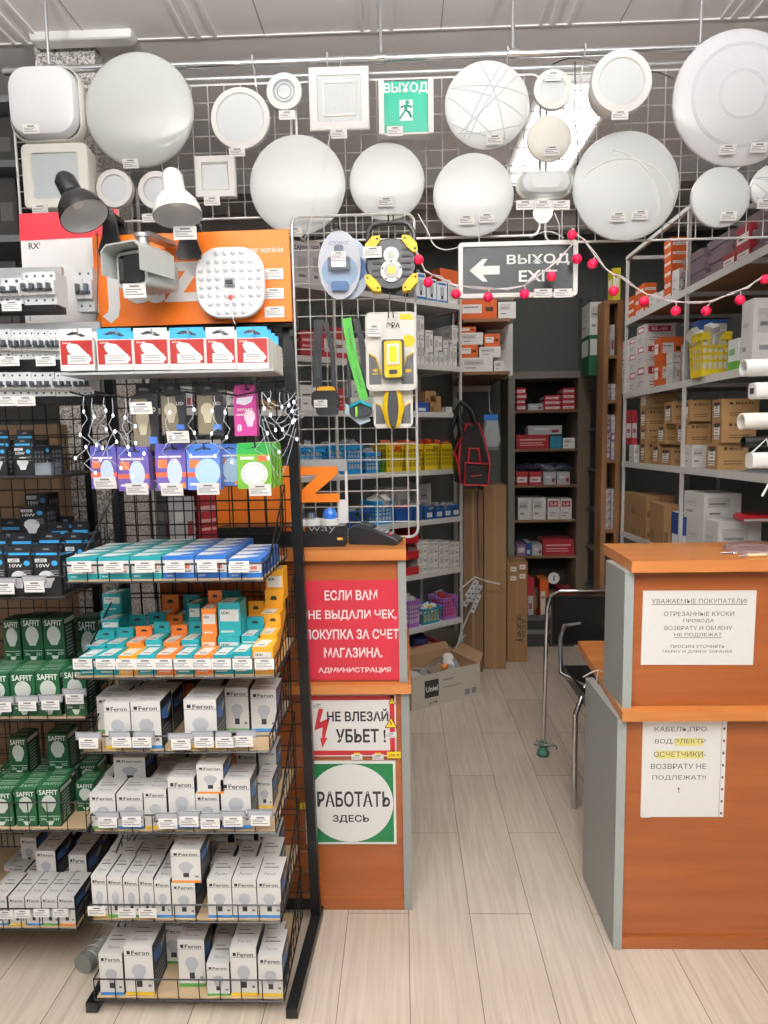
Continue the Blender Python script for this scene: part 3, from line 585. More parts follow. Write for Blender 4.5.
lfill(g1, [('front row', .012, .08, [('bk', -23, 5, 556), ('bk', 6, 32, 557), ('bk', 33, 60, 557)]), ('second row', .1, .07, [('bk', -14, 8, 546), ('bk', 10, 34, 546), ('bk', 37, 62, 545), ('bk', 64, 84, 545)]),
 ('third row', .175, .07, [('bk0', -8, 14, 538), ('bk0', 17, 44, 540), ('bk0', 19, 45, 508, 1), ('bk', 50, 70, 536), ('bk', 71, 90, 535)]), ('rear row', .25, .07, [('bk', 0, 22, 532), ('bk0', 24, 48, 534), ('bk0', 25, 47, 494, 1), ('bk', 56, 76, 530)])], 'second basket of left stand', 'black boxes in the second left basket')
lfill(g2, [('front row', .012, .075, [('sf', -17, 8, 674), ('sf', 9, 34, 673), ('sf', 34.5, 59, 672), ('sf', 62, 85, 670)]), ('second row', .09, .07, [('sf', -10, 14, 668), ('sf', 15, 38, 668), ('sf', 39, 62, 667), ('sf', 66, 88, 665)]),
 ('third row', .165, .07, [('sf', -4, 18, 663), ('sf', 20, 43, 663), ('sf', 44, 66, 662), ('sf', 2, 19, 620, 0), ('sf', 20.5, 41, 618, 1), ('sf', 42, 63, 618, 2)]), ('rear row', .24, .07, [('sf', 2, 24, 658), ('sf', 26, 48, 658), ('sf', 50, 70, 657), ('sf', 76, 97, 618)])], 'middle basket of left stand', 'green boxes in the middle left basket')
lfill(g3, [('front row', .012, .075, [('sf', -14, 12, 792), ('sf', 14, 35, 790), ('sf', 36.5, 59, 788)]), ('second row', .09, .07, [('sf', -8, 18, 784), ('sf', 20, 41, 783), ('sf', 43, 64, 780), ('sf', 75, 94, 783)]),
 ('third row', .165, .07, [('sf', -4, 22, 776), ('sf', 25, 46, 775), ('sf', 48, 69, 772), ('sf', 8, 26, 738, 0), ('sf', 46, 67, 734, 2)]), ('rear row', .24, .07, [('sf', 0, 26, 768), ('sf', 29, 50, 767), ('sf', 52, 73, 764), ('sf', 78, 97, 765)])], 'fourth basket of left stand', 'green boxes in the fourth left basket')
lfill(g4, [('front row', .01, .11, [('fb', -10, 6.5, 897), ('fy', 8, 24, 897), ('fb', 24.5, 40.5, 897), ('fg', 41, 57, 897), ('fo', 57.5, 74, 897)]), ('second row', .13, .11, [('fg', 0, 15, 882), ('fb', 17, 32, 882), ('fb', 33, 48, 881), ('fy', 50, 65, 882), ('fb', 35, 55, 851, 2), ('fy', 68, 86, 855)]),
 ('rear row', .25, .11, [('fo', 4, 20, 868), ('fg', 22, 38, 868), ('fg', 20, 36, 838, 1), ('fb', 40, 56, 866), ('fb', 54, 70, 840), ('fo', 76, 94, 842)])], 'lowest basket of left stand', 'white boxes in the lowest left basket')
# two clear bins in the uppermost basket
for i, (x0, x1) in enumerate(((-4, 12), (34, 51))):
    p = LP.back(.01 if i else .085); a, z = p.hit(x0, 463); c, _ = p.hit(x1, 463); b = MB(); h = z-g0; w = c-a
    CB = mat('8f99a3', .25, alpha=.75)
    b.T = T(0, 0, 0); 
    for q in ((-w/2, -w/2+.002, 0, .05), (w/2-.002, w/2, 0, .05), (-w/2, w/2, 0, .002), (-w/2, w/2, .048, .05)): b.box(q[0], q[1], q[2], q[3], 0, h, CB)
    b.box(-w/2, w/2, 0, .05, 0, .002, CB)
    tag(b.build('plastic_bin', loc=p.pt((a+c)/2, 0, g0)), ['clear plastic bin at the left frame edge, uppermost basket of left stand', 'clear plastic bin right of black boxes, uppermost basket of left stand'][i], 'bin')
# ------------------------------------------------------------------ pipe and wire grids with the lamps
YG = 2.42
GPm = AY(400, 58, YG)
pp = thing('hanging_rail', 'chromed rail hung from the ceiling, carrying the white wire grids and lamps', 'rail', (0, YG, GPm.z))
zp = AY(20, 58, YG).z, AY(740, 54, YG).z
X0, X1 = AY(3, 58, YG).x, AY(800, 54, YG).x
b = MB(); b.T = Matrix.Translation(-pp.location); b.cyl((X0, YG, GPm.z), (X1, YG, GPm.z), .0125, CHROME, 14); b.cyl((X0+.2, YG+.03, GPm.z-.03), (X1, YG+.03, GPm.z-.03), .006, ZINC, 8); b.build('rail', pp)
for px in (48, 381, 513, 700):
    x = AY(px, 50, YG).x; b = MB(); b.T = Matrix.Translation(-pp.location); b.cyl((x, YG, GPm.z), (x, YG, ZC), .006, CHROME, 8); b.cyl((x, YG, ZC-.006), (x, YG, ZC), .03, CHROME, 16); b.cyl((x-.018, YG, GPm.z), (x+.018, YG, GPm.z), .017, CHROME, 14); b.build('rail_bracket', pp)
def grid(x0p, x1p, ztop, zbot, label, y=YG+.035, step=.0585, m=None, hooks=True):
    m = m or WWIRE; x0 = AY(x0p, 150, y).x; x1 = AY(x1p, 150, y).x
    g = thing('wire_grid', label, 'wire grid', ((x0+x1)/2, y, zbot))
    b = MB(); b.T = Matrix.Translation(-g.location)
    o = [((x0+x1)/2+a, y, (ztop+zbot)/2+c) for a, c in rrect(x1-x0, ztop-zbot, .03, 4)]; b.tube(o, .0045, m, 6, True); b.build('frame', g)
    b = MB(); b.T = Matrix.Translation(-g.location); n = round((x1-x0)/step); k = round((ztop-zbot)/step)
    for i in range(1, n): x = x0+(x1-x0)*i/n; b.tube([(x, y-.002, zbot), (x, y-.002, ztop)], .0019, m, 4)
    for i in range(1, k): z = zbot+(ztop-zbot)*i/k; b.tube([(x0, y+.002, z), (x1, y+.002, z)], .0019, m, 4)
    b.build('wires', g)
    if hooks:
        for x in (x0+.12, x1-.12): b = MB(); b.T = Matrix.Translation(-g.location); b.tube([(x, y, ztop-.01), (x, y-.01, ztop+.02), (x, YG-.018, GPm.z-.005), (x, YG-.012, GPm.z+.018), (x, YG+.014, GPm.z+.014), (x, YG+.018, GPm.z-.01)], .003, m, 5); b.build('hook', g)
    return g
zt_ = GPm.z-.05; zb_ = AY(200, 216, YG).z
grid(16, 292, zt_, zb_, 'white wire grid hung from the rail at its left end')
grid(297, 540, zt_, AY(400, 236, YG).z, 'white wire grid hung from the middle of the rail')
grid(546, 800, zt_, AY(700, 236, YG).z, 'white wire grid hung from the rail at its right end')
YS = 2.36
ga, gb = AY(294, 300, YS).x, AY(416.5, 400, YS).x; gz = AY(400, 537, YS).z
grid2 = thing('wire_grid', 'tall white wire grid behind the left counter, holding lamps and straps', 'wire grid', ((ga+gb)/2, YS, gz))
b = MB(); b.T = Matrix.Translation(-grid2.location); gt = AY(400, 214, YS).z
b.tube([((ga+gb)/2+a, YS, (gt+gz)/2+c) for a, c in rrect(gb-ga, gt-gz, .03, 4)], .005, WWIRE, 6, True); b.build('frame', grid2)
b = MB(); b.T = Matrix.Translation(-grid2.location)
for i in range(1, 8): x = ga+(gb-ga)*i/7.6; b.tube([(x, YS-.002, gz), (x, YS-.002, gt)], .002, WWIRE, 4)
for i in range(1, 20): z = gz+(gt-gz)*i/20; b.tube([(ga, YS+.002, z), (gb, YS+.002, z)], .002, WWIRE, 4)
b.build('wires', grid2)
OPAL = mat('dadddd', .2, coat=.25, noise=.02, scale=3); OPAL2 = mat('ced2d3', .3, noise=.02, scale=3); WPL = mat('dddcd9', .35, noise=.02); FROST = mat('cdd2d6', .3, noise=.02); CREAM = mat('e3e1d8', .35, noise=.02)
def lampbase(px, py, label, cat='ceiling lamp', name='ceiling_lamp', dy=0, group=None):
    p = AY(px, py, YG-dy); return thing(name, label, cat, p, 0, group), p
def sz(px0, px1, py=110, y=YG): return (AY(px1, py, y)-AY(px0, py, y)).x
def szz(py0, py1, px=400, y=YG): return (AY(px, py0, y)-AY(px, py1, y)).z
FR = -PI/2   # T(rx=PI/2): local +z -> -y (towards the viewer)
def ptag(f, r, dx, px, py, y, w=.055, h=.028, k=1):
    c = AY(px, py, y) - Vector(f.location); b = MB(); price(b, c.x, c.z, c.y, w, h, .15)
    b.build('price_tag', f)
def mount(f, d, r=.02):
    b = MB(); b.box(-r, r, 0, .03, -r, r, GREYL); b.tube([(0, .0, r*.5), (0, .045, r*.5)], .003, ZINC, 5); b.build('bracket', f)
def disc(px, py, rx, ry, label, dep=.07, m=OPAL, tags=(), edge=None, pattern=None, rim=None):
    dep = dep*.36
    yq = YG-.022
    f, p = lampbase(px, py, label); p = AY(px, py, yq); f.location = (p.x, YG, p.z); R = sz(px-rx, px+rx, py, yq)/2*.99; b = MB(); b.T = T(0, 0, 0, rx=PI/2)
    prof = [(R*.93, .0)]; 
    for i in range(11):
        a = i/10*PI/2; prof.append((R*(1-.0*a)*math.cos(a)**.45 if i < 10 else 1e-5, .018+dep*math.sin(a)))
    prof = [(R*.9, 0), (R*.985, .006), (R, .016)] + [(R*math.cos(i/12*PI/2), .018+dep*math.sin(i/12*PI/2)) for i in range(1, 12)] + [(1e-5, .018+dep)]
    b.lathe(prof, m, 56); b.build('diffuser', f)
    b = MB(); b.T = T(0, 0, 0, rx=PI/2); b.lathe([(R*.8, -.012), (R*.86, -.012), (R*.94, .004), (R*.9, .006)], edge or WPL, 40); b.cyl((0, 0, -.014), (0, 0, 0), R*.8, edge or WPL, 32); b.build('base', f)
    def dome(x, z):
        rr = min(.999, math.hypot(x, z)/R); return -(.018+dep*math.sqrt(1-rr*rr))
    if pattern == 'crack':
        b = MB(); random.seed(5); LM = mat('b3bac0', .3, noise=0)
        for k in range(9):
            a = random.uniform(0, 2*PI); c = a+random.uniform(1.6, 3.6); P0 = Vector((math.cos(a), math.sin(a)))*R*.93; P1 = Vector((math.cos(c), math.sin(c)))*R*.93; mid = random.uniform(-.15, .15)*R
            pts = []
            for i in range(15):
                t = i/14; q = P0.lerp(P1, t)+Vector((mid*math.sin(PI*t), mid*math.sin(PI*t)*.6))
                if q.length < R*.95: pts.append((q.x, dome(q.x, q.y)-.0003, q.y))
            b.tube(pts, .0011, LM, 4)
        b.build('line_pattern', f)
    if pattern == 'arc':
        b = MB(); LM = mat('f6f6f4', .2, noise=0)
        for (c0, c1, rr, a0, a1) in ((-.1, -.6, 1.05, .35, 2.3), (-.55, -.5, 1.15, -.1, 1.35)):
            pts = []
            for i in range(24):
                a = a0+(a1-a0)*i/23; x = R*(c0+rr*math.cos(a)); z = R*(c1+rr*math.sin(a))
                if math.hypot(x, z) < R*.96: pts.append((x, dome(x, z)-.0005, z))
            if len(pts) > 2: b.tube(pts, .003, LM, 4)
        b.build('line_pattern', f)
    if pattern == 'star':
        b = MB(); b.T = T(0, 0, 0, rx=PI/2); LM = mat('d2d3d8', .25, noise=0); b2 = mat('eceef0', .2, noise=0)
        for rr in (.36, .33, .72, .75): 
            b.tube([(R*rr*math.cos(a), R*rr*math.sin(a), .018+dep*math.sqrt(1-rr*rr)+.0005) for a in [2*PI*k/48 for k in range(48)]], .0016, LM, 4, True)
        n = 0
        for q in range(9):
            rr = .42+.035*q
            for k in range(64):
                a = 2*PI*(k+.5*(q % 2))/64; z = .018+dep*math.sqrt(1-rr*rr); b.box(R*rr*math.cos(a)-.0016, R*rr*math.cos(a)+.0016, R*rr*math.sin(a)-.0016, R*rr*math.sin(a)+.0016, z, z+.0012, LM)
        b.build('star_pattern', f)
    mount(f, 0)
    for tx, ty in tags:
        c = AY(tx, ty, YG); x = c.x-f.location.x; z = c.z-f.location.z; rr = math.hypot(x, z); yy = dome(x, z) if rr < R else -.02
        # parallax: recompute on the dome surface
        c = AY(tx, ty, YG+yy); b = MB(); price(b, c.x-f.location.x, c.z-f.location.z, yy-.012, .055, .03, .35); b.build('price_tag', f)
    return f
def ring(px, py, r, label, dep=.02, dep2=None, inner=.76, tags=(), m=WPL, im=OPAL2, extra=0, side=0, n=48):
    f, p = lampbase(px, py, label, dy=side); p = AY(px, py, YG-side-dep); f.location = (p.x, YG-side, p.z); R = sz(px-r, px+r, py, YG-side-dep)/2; b = MB(); b.T = T(0, 0, 0, rx=PI/2)
    b.lathe([(R*.9, 0), (R*.99, .0 if side else .004), (R, dep*.5), (R*.97, dep), (R*inner*1.03, dep+.001), (R*inner, dep-.003)], m, n, caps=False)
    if side: b.lathe([(R*.86, -side+.002), (R*.9, -side+.004), (R*.95, 0)], m, n, caps=False); 
    b.build('housing', f)
    b = MB(); b.T = T(rx=PI/2); b.lathe([(R*inner, dep-.004), (R*inner*.5, dep-.002), (1e-5, dep-.001)], im, n)
    if extra:
        for q in (.55, .38): b.tube([(R*q*math.cos(a), R*q*math.sin(a), dep) for a in [2*PI*k/32 for k in range(32)]], .0015, mat('aab0b4', .3), 4, True)
    b.build('diffuser', f)
    mount(f, 0)
    for tx, ty in tags: ptag(f, 0, 0, tx, ty, YG-.03-side)
    return f
def square(x0, x1, y0, y1, label, rad=.0, inner=.7, dep=.025, m=WPL, im=OPAL2, frame=None, tags=(), side=0, bulge=0):
    px, py = (x0+x1)/2, (y0+y1)/2; f, p = lampbase(px, py, label, dy=side); yq = YG-side-dep-bulge*.6; p = AY(px, py, yq); f.location = (p.x, YG-side, p.z); w = sz(x0, x1, py, yq); h = szz(y0, y1, px, yq); b = MB(); r = max(rad*w, .003)
    rg = lambda s, yy, rr=r: [(a, yy, c) for a, c in rrect(w*s, h*s, max(rr*s, .002), 6)]
    rings = [rg(.96, side), rg(1, -.002), rg(1, -dep*.8), rg(.97, -dep), rg(inner*1.02, -dep, r*.8), rg(inner, -dep+.004, r*.8)]
    b.loft(rings, m, True, False); b.build('housing', f)
    b = MB()
    if bulge: b.loft([rg(inner*1.0, -dep+.003), rg(inner*.985, -dep-bulge*.5), rg(inner*.93, -dep-bulge*.85), rg(inner*.8, -dep-bulge), rg(inner*.4, -dep-bulge*1.05)], im, False, True)
    else: b.loft([rg(inner, -dep+.004, r*.8), rg(inner*.99, -dep+.0045, r*.8)], im, False, True)
    if frame:
        for s, mm in frame: b.tube([(a, -dep+.003, c) for a, c in rrect(w*s, h*s, .002, 1)], .0022, mm, 4, True)
    b.build('diffuser', f); mount(f, 0)
    for tx, ty in tags: ptag(f, 0, 0, tx, ty, YG-.03-dep-side-bulge)
    return f
square(5, 79, 62, 140, 'large rounded square bulkhead lamp at the top left corner of the grid', .28, .92, .04, CREAM, mat('dfe0e2', .15, coat=.4, noise=.02), bulge=.03, tags=[(31, 129)])
disc(139, 110, 55, 60, 'largest plain grey-white dome lamp near the left end of the rail', .09, mat('bfc2c0', .14, coat=.5, noise=.02), tags=[(132, 165)])
ring(240, 118, 30, 'flat round panel lamp right of the largest plain dome', .02, inner=.78, tags=[(237, 152)])
ring(284, 91, 18, 'small round downlight with rings inside, above the glossy dome', .018, inner=.62, tags=[(287, 115)], extra=1)
square(309, 369, 66, 130, 'square glass-framed downlight left of the green exit box', 0, .72, .018, WPL, mat('c5cacb', .2, noise=.02), frame=((.54, WPL), (.52, WPL), (.5, WPL)), tags=[(339, 134)])
disc(487, 105, 43, 45, 'dome lamp with thin crackle lines, upper row right of the exit box', .06, OPAL, tags=[(494, 141)], pattern='crack')
ring(553, 89, 19.5, 'small round downlight with a tag across it, above the oval bulkhead', .02, inner=.66, tags=[(553, 76)])
disc(549.5, 138, 22.5, 25, 'small round bulkhead lamp directly above the oval one', .04, CREAM, tags=[(551, 152)])
ring(622, 81, 31, 'deep round downlight with a wide white rim, right part of the upper row', .03, inner=.72, tags=[(620, 115)], side=.05)
disc(739, 98, 67, 67, 'biggest patterned dome lamp at the top right corner', .09, mat('d6d7da', .2, coat=.4, noise=.02), tags=[(726, 151), (757, 149)], pattern='star')
square(22, 88, 143, 208, 'square lamp with grey diffuser below the rounded square one', .08, .7, .02, CREAM, mat('b9c0c2', .25, noise=.02), tags=[(40, 209)], side=.06)
ring(114, 188, 18.5, 'small round downlight behind the black clamp lamp', .025, inner=.68, im=FROST)
ring(156, 190, 18.5, 'small round downlight behind the white clamp lamp', .025, inner=.68, im=FROST, tags=[(150, 218)])
square(195, 235, 155, 197, 'small square downlight below the flat round panel', 0, .66, .025, WPL, mat('cdd1d2', .3, noise=.02), frame=((.62, WPL),), tags=[(212, 201)])
disc(297.5, 185, 48.5, 53, 'glossy dome lamp with a bright reflection, below the square glass downlight', .075, OPAL, tags=[(295, 233)])
disc(387, 181.5, 38, 41, 'medium dome lamp below the green exit box', .06, OPAL, tags=[(386, 203)])
disc(473.5, 195, 41, 43, 'medium dome lamp directly above the left side of the exit sign', .06, OPAL, tags=[(466, 221), (486, 219)])
disc(626, 186, 54, 56, 'large dome lamp with curved white line, right of the glowing bulb', .075, OPAL2, tags=[(617, 218), (639, 216)], pattern='arc')
disc(721, 197, 30, 30, 'small plain bulkhead lamp below the biggest patterned dome', .045, OPAL2, tags=[(727, 217)])
disc(774, 187, 23, 27, 'small lamp cut by the right picture edge', .04, OPAL, tags=[(764, 205)], pattern='crack')
# oval bulkhead
f, p = lampbase(543, 187, 'oval bulkhead lamp directly above the glowing bulb'); w = sz(515, 571, 187); h = szz(174, 200)
rg = lambda s, yy: [(a, yy, c) for a, c in rrect(w*s, h*s, h*s*.49, 8)]
b = MB(); b.loft([rg(.97, .0), rg(1, -.006), rg(1, -.018), rg(.93, -.024)], CREAM); b.build('housing', f)
b = MB(); b.loft([rg(.92, -.022), rg(.9, -.04), rg(.8, -.052), rg(.5, -.058)], OPAL2, False, True); b.build('diffuser', f); mount(f, 0)
for tx in (525, 543, 561): ptag(f, 0, 0, tx, 205, YG-.04, .06, .03)
# glowing bulb on a cord
p = AY(543, 213, YG+.02); f = thing('light_bulb', 'glowing bare bulb hanging under the oval bulkhead', 'light bulb', p)
b = MB(); b.lathe([(1e-5, -.032), (.018, -.028), (.031, -.012), (.034, .004), (.028, .02), (.016, .034), (.014, .04)], mat('ffffff', .5, emit=3.2), 24); b.build('glass', f)
b = MB(); b.cyl((0, 0, .038), (0, 0, .075), .016, WPL, 16); b.build('socket', f)
# green exit box
x0, x1 = 379, 433; f, p = lampbase(406, 114.5, 'green running man exit light box with white ends, hung among the lamps', 'exit sign', 'exit_light_box'); w = sz(381, 431, 114); h = szz(88, 139)
b = MB(); b.box(-w/2, w/2, -.05, 0, -h/2, h/2, mat('14a98c', .3)); b.build('panel', f)
b = MB()
for s in (-1, 1): b.box(s*w/2-(.012 if s > 0 else .006), s*w/2+(.006 if s > 0 else .012), -.06, .004, -h/2-.004, h/2+.004, WPL)
b.box(-w/2, w/2, -.056, 0, -h/2-.006, -h/2, WPL); b.build('end_cap', f)
b = MB(); b.text('ВЫХОД', 0, h*.36, -.0506, h*.22, WHT, .03, w*.86)
b.box(-w*.13, w*.13, -.0508, -.05, -h*.26, h*.14, WHT); g = mat('0f8f78', .4)
b.sheet(ell(.004, h*.09, .0075, .0075, 10), -.0515, g); b.tube([(.002, -.0515, h*.04), (-.002, -.0515, -.05*h)], .006, g, 5); b.tube([(-.018, -.0515, .0), (0, -.0515, h*.04), (.02, -.0515, -.0)], .003, g, 4); b.tube([(.018, -.0515, -h*.2), (.01, -.0515, -h*.1), (-.002, -.0515, -.05*h), (-.012, -.0515, -.13*h), (-.022, -.0515, -.22*h)], .004, g, 4)
b.build('lettering', f); ptag(f, 0, 0, 395, 131, YG-.06, .055, .03); mount(f, 0)
# ВЫХОД EXIT plate
YE = 2.33
p = AY(517.5, 270, YE); f = thing('exit_sign', 'dark exit sign with white arrow and frame, garlanded with pink balls', 'exit sign', p); w = sz(458.5, 577, 270, YE); h = szz(241.5, 297, 517, YE)
b = MB(); o1 = [(a, -.012, c) for a, c in rrect(w, h, .012, 4)]; o0 = [(a, .012, c) for a, c in rrect(w, h, .012, 4)]; o2 = [(a, -.012, c) for a, c in rrect(w-.028, h-.028, .004, 4)]; o3 = [(a, -.004, c) for a, c in rrect(w-.03, h-.03, .004, 4)]
b.loft([o0, o1, o2, o3], WHT, True, False); b.build('frame', f)
b = MB(); b.sheet([(a, c) for a, c in rrect(w-.028, h-.028, .004, 4)], -.006, mat('20282a', .45)); b.build('plate', f)
b = MB(); LW = mat('e3e5e2', .4, noise=0); k = w/118.0
b.sheet([(-k*48, 0), (-k*35, 11*k), (-k*30, 11*k), (-k*35, 4.2*k), (-k*18, 4.2*k), (-k*18, -4.2*k), (-k*35, -4.2*k), (-k*30, -11*k), (-k*35, -11*k)], -.0066, LW)
b.text('ВЫХОД', k*20, 9*k, -.0066, 11*k, LW, .025, 62*k); b.text('EXIT', k*20, -6.5*k, -.0066, 11*k, LW, .025, 38*k); b.build('lettering', f)
for x in (-.13, .14):
    b = MB(); b.tube([(x, 0, h/2), (x+.004, .02, h/2+.06), (x+.004, .09, h/2+.12)], .0018, WWIRE, 4); b.build('hanger', f)
for tx in (543, 563): ptag(f, 0, 0, tx, 293, YE-.02, .06, .028)
# pink ball garland
balls = [(418.7, 259.8), (428, 282.5), (456, 294), (488, 297), (524.5, 294), (551.5, 276.5), (577, 259), (572, 235), (592.5, 264), (613.6, 291), (644, 301.5), (675.7, 311), (706, 311), (740, 300), (765, 279.5)]
f = thing('ball_garland', 'string of bright pink balls strung around the exit sign toward the right shelf', 'garland', AY(520, 280, YE-.06))
cord = [(416, 252), (425, 270), (440, 278), (456, 285), (488, 289), (524, 286), (548, 268), (574, 243), (572, 228), (584, 240), (605, 268), (622, 278), (640, 290), (655, 297), (675, 301), (700, 303), (722, 297), (740, 290), (755, 282), (772, 270)]
yy = lambda px: YE-.05-.0*max(0, px-580)/200
b = MB(); b.T = Matrix.Translation(-f.location); wm = mat('e6dede', .5)
pts = []
for i in range(len(cord)-1):
    for t in (0, .5): pts.append(AY(cord[i][0]*(1-t)+cord[i+1][0]*t, cord[i][1]*(1-t)+cord[i+1][1]*t+(1 if t else 0), yy(cord[i][0])))
b.tube(pts, .0022, wm, 5); b.tube([q+Vector((.004*math.sin(i*1.7), -.004, .005*math.cos(i*1.7))) for i, q in enumerate(pts)], .0016, wm, 4)
for bx, by in balls:
    near = min(pts, key=lambda q: (q-AY(bx, by-7, YE-.05)).length); e = AY(bx, by-4, yy(bx)); b.tube([near, (near+e)/2+Vector((.004, 0, 0)), e], .0016, wm, 4)
b.build('cord', f)
PK = mat('f0134f', .45, noise=.02)
for bx, by in balls:
    q = AY(bx, by, yy(bx))-Vector(f.location); b = MB(); b.T = T(*q); b.lathe([(1e-5, -.0165), (.009, -.014), (.0155, -.006), (.0165, 0), (.0155, .006), (.009, .014), (1e-5, .0165)], PK, 14); b.build('ball', f)
# loose black and white cables around the grid
for nme, pts, r, m, lab in (('cable', [(553, 64), (570, 58), (592, 60), (612, 66), (640, 72), (658, 72), (674, 79)], .0025, BLKW, 'black cable running along the top of the right grid'),
    
    ('cable', [(418, 214), (428, 232), (434, 245), (446, 250), (462, 246)], .0022, WWIRE, 'white cable looping down to the left end of the exit sign'),
    ('cable', [(575, 62), (575, 95), (574, 118), (578, 150), (576, 240)], .002, BLKW, 'black cable hanging down between small round lamps and the deep downlight'),
    ('cable', [(530, 238), (540, 233), (552, 232), (564, 238)], .0025, WWIRE, 'white cable arched over the exit sign'),
    ('cable', [(341, 58), (338, 90), (331, 130), (320, 180), (310, 225), (304, 240)], .0012, WWIRE, 'thin white cord dropping across the glossy dome lamp')):
    yv = YG-.1 if lab.startswith('thin white') else (YG+.03 if lab.startswith('thin black') else YG-.02)
    q = [AY(x, y, yv) for x, y in pts]; b = MB(); b.T = Matrix.Translation(-q[0])
    sm = []
    for i in range(len(q)-1):
        for t in (0, .33, .66): 
            a0 = q[max(i-1, 0)]; a1 = q[i]; a2 = q[i+1]; a3 = q[min(i+2, len(q)-1)]
            sm.append(.5*((2*a1)+(a2-a0)*t+(2*a0-5*a1+4*a2-a3)*t*t+(3*a1-a0-3*a2+a3)*t**3))
    sm.append(q[-1]); b.tube(sm, r, m, 5); tag(b.build(nme, loc=q[0]), lab, 'cable')
# flush fixture on the ceiling, unlit, at the left
p = AZ(84, 47, ZC-.04)
f = thing('fluorescent_fixture', 'white flush ceiling fixture above the left end of the rail', 'ceiling light', (p.x, p.y, ZC))
b = MB(); b.loft([[(a, c, z) for a, c in rrect(w_, h_, .01, 2)] for w_, h_, z in ((.40, .07, 0), (.39, .06, -.024), (.37, .05, -.028))], WPL, True, True); b.build('housing', f)
# bright fluorescent fixture in the back room
p = AZ(552, 150, ZC-.06)
fixture(p.x, p.y, .32, 1.15, 16, 7, 'lit fluorescent fixture on the back room ceiling')
# ------------------------------------------------------------------ boards above the stands
YBO = 1.93
def quadboard(name, c4, y, th, m, label, cat, hz=None):
    """board whose four front corners (tl, tr, br, bl) are px at depth y"""
    P = [AY(a, b, y) for a, b in c4]; c = sum(P, Vector())/4; c.z = min(P[2].z, P[3].z)
    f = thing(name, label, cat, c); b = MB(); A = [tuple(q-c) for q in P]; B = [(q[0], q[1]+th, q[2]) for q in A]
    b.loft([A[::-1], B[::-1]], m, True, True); b.build('panel', f); return f, P, c
# orange board
fo, P, c = quadboard('brand_board', ((92, 236), (288.5, 229), (292, 321), (97, 327)), YBO, .02, mat('e8730f', .4, noise=.02), 'orange board with large white letters on top of the black stand', 'board')
b = MB(); ang = math.atan2((P[1]-P[0]).z, (P[1]-P[0]).x)
def loc(px, py, y, o): return AY(px, py, y)-o
q = loc(173, 284, YBO, c); b.text('jazz', q.x, q.z, q.y-.0008, (AY(150, 247, YBO)-AY(150, 322, YBO)).z, PAPER, .02, sz(104, 250, 280, YBO), ang)
q = loc(264, 251, YBO, c); b.text('ДЛЯ ЖИЗНИ', q.x, q.z, q.y-.0008, .016, PAPER, .01, sz(246, 284, 250, YBO), ang); b.build('lettering', fo)
b = MB(); 
for px in (97, 290): q = loc(px, 324, YBO, c); b.box(q.x-.006, q.x+.006, q.y+.02, q.y+.034, q.z-.03, q.z+.2, BM)
a_, c_ = loc(97, 327, YBO, c), loc(292, 322, YBO, c); b.tube([a_+Vector((0, .01, -.005)), c_+Vector((0, .01, -.005))], .008, BM, 4); b.build('holder', fo)
# red and white poster
fp, P, c = quadboard('poster', ((19, 214), (118, 209), (121, 326), (26, 330)), YBO+.05, .006, mat('f8f8f8', .4, noise=.02), 'white poster with a red top band behind the circuit breakers', 'poster')
b = MB(); A = [P[0], P[1], AY(119, 236, YBO+.05), AY(20, 241, YBO+.05)]; b.add([tuple(q-c+Vector((0, -.0008, 0))) for q in A][::-1], [(0, 1, 2, 3)], mat('c92a3a', .4)); b.build('red_band', fp)
b = MB(); q = loc(34, 246, YBO+.05, c); b.text('RX', q.x, q.z, q.y-.001, .017, INK, .02); q = loc(39.5, 244, YBO+.05, c); b.text('3', q.x, q.z, q.y-.001, .009, INK, 0)
q0 = loc(28, 330, YBO+.05, c); 
q0 = loc(29, 300, YBO+.05, c); b.box(q0.x-.001, q0.x+.001, q0.y-.0012, q0.y-.0006, q0.z-.06, q0.z+.0, GINK); b.build('lettering', fp)
# circuit breakers on rails
BRK = mat('d5d8da', .4, noise=.02); BRD = mat('3c4046', .4)
def breaker(px0, px1, y0, y1, n, Y, label, dual=False, group='circuit breakers on the display rows', dep=.045):
    a = AY(px0, y1, Y); c2 = AY(px1, y1, Y); t = AY(px0, y0, Y); w = c2.x-a.x; h = t.z-a.z
    f = thing('circuit_breaker', label, 'circuit breaker', ((a.x+c2.x)/2, Y, a.z), 0, group)
    b = MB(); b.box(-w/2, w/2, .012, dep, 0, h, BRK); b.box(-w/2, w/2, 0, .013, h*.28, h*.72, BRK)
    m = w/n
    for i in range(n):
        x = -w/2+m*(i+.5)
        for zz in (.13, .87): b.T = T(x, .0118, h*zz); b.sheet(ell(0, 0, m*.16, m*.16, 10), 0, BRD)
        b.T = Matrix.Identity(4)
        if i: b.box(x-m/2-.0004, x-m/2+.0004, -.0004, .012, .0+h*.28, h*.72, GINK)
    b.build('body', f)
    b = MB(); b.box(-w/2+m*.2, w/2-m*.2, -.006, 0, h*.38, h*.46, BRD)
    for i in range(n): x = -w/2+m*(i+.5); b.box(x-m*.2, x+m*.2, -.014, -.003, h*.42, h*.6, BRD)
    b.build('toggle', f)
    return f
YR = 1.75
rowsB = [('A', 277, 303, [(-24, -2, 2), (0, 21, 2)]), ('A2', 271, 304, [(22, 55, 4)]),
 ('B', 329, 359, [(-22, 10, 4), (10.5, 34, 4), (34.5, 47, 2), (47.5, 62, 3)]), ('C', 372, 396, [(-10, 7, 2), (7.5, 30, 3), (30.5, 53, 3), (54, 74, 3), (74.5, 92, 3)])]
names = {'A': 'upper row, below the poster text', 'A2': 'upper row, standing proud', 'B': 'middle row', 'C': 'lower row'}
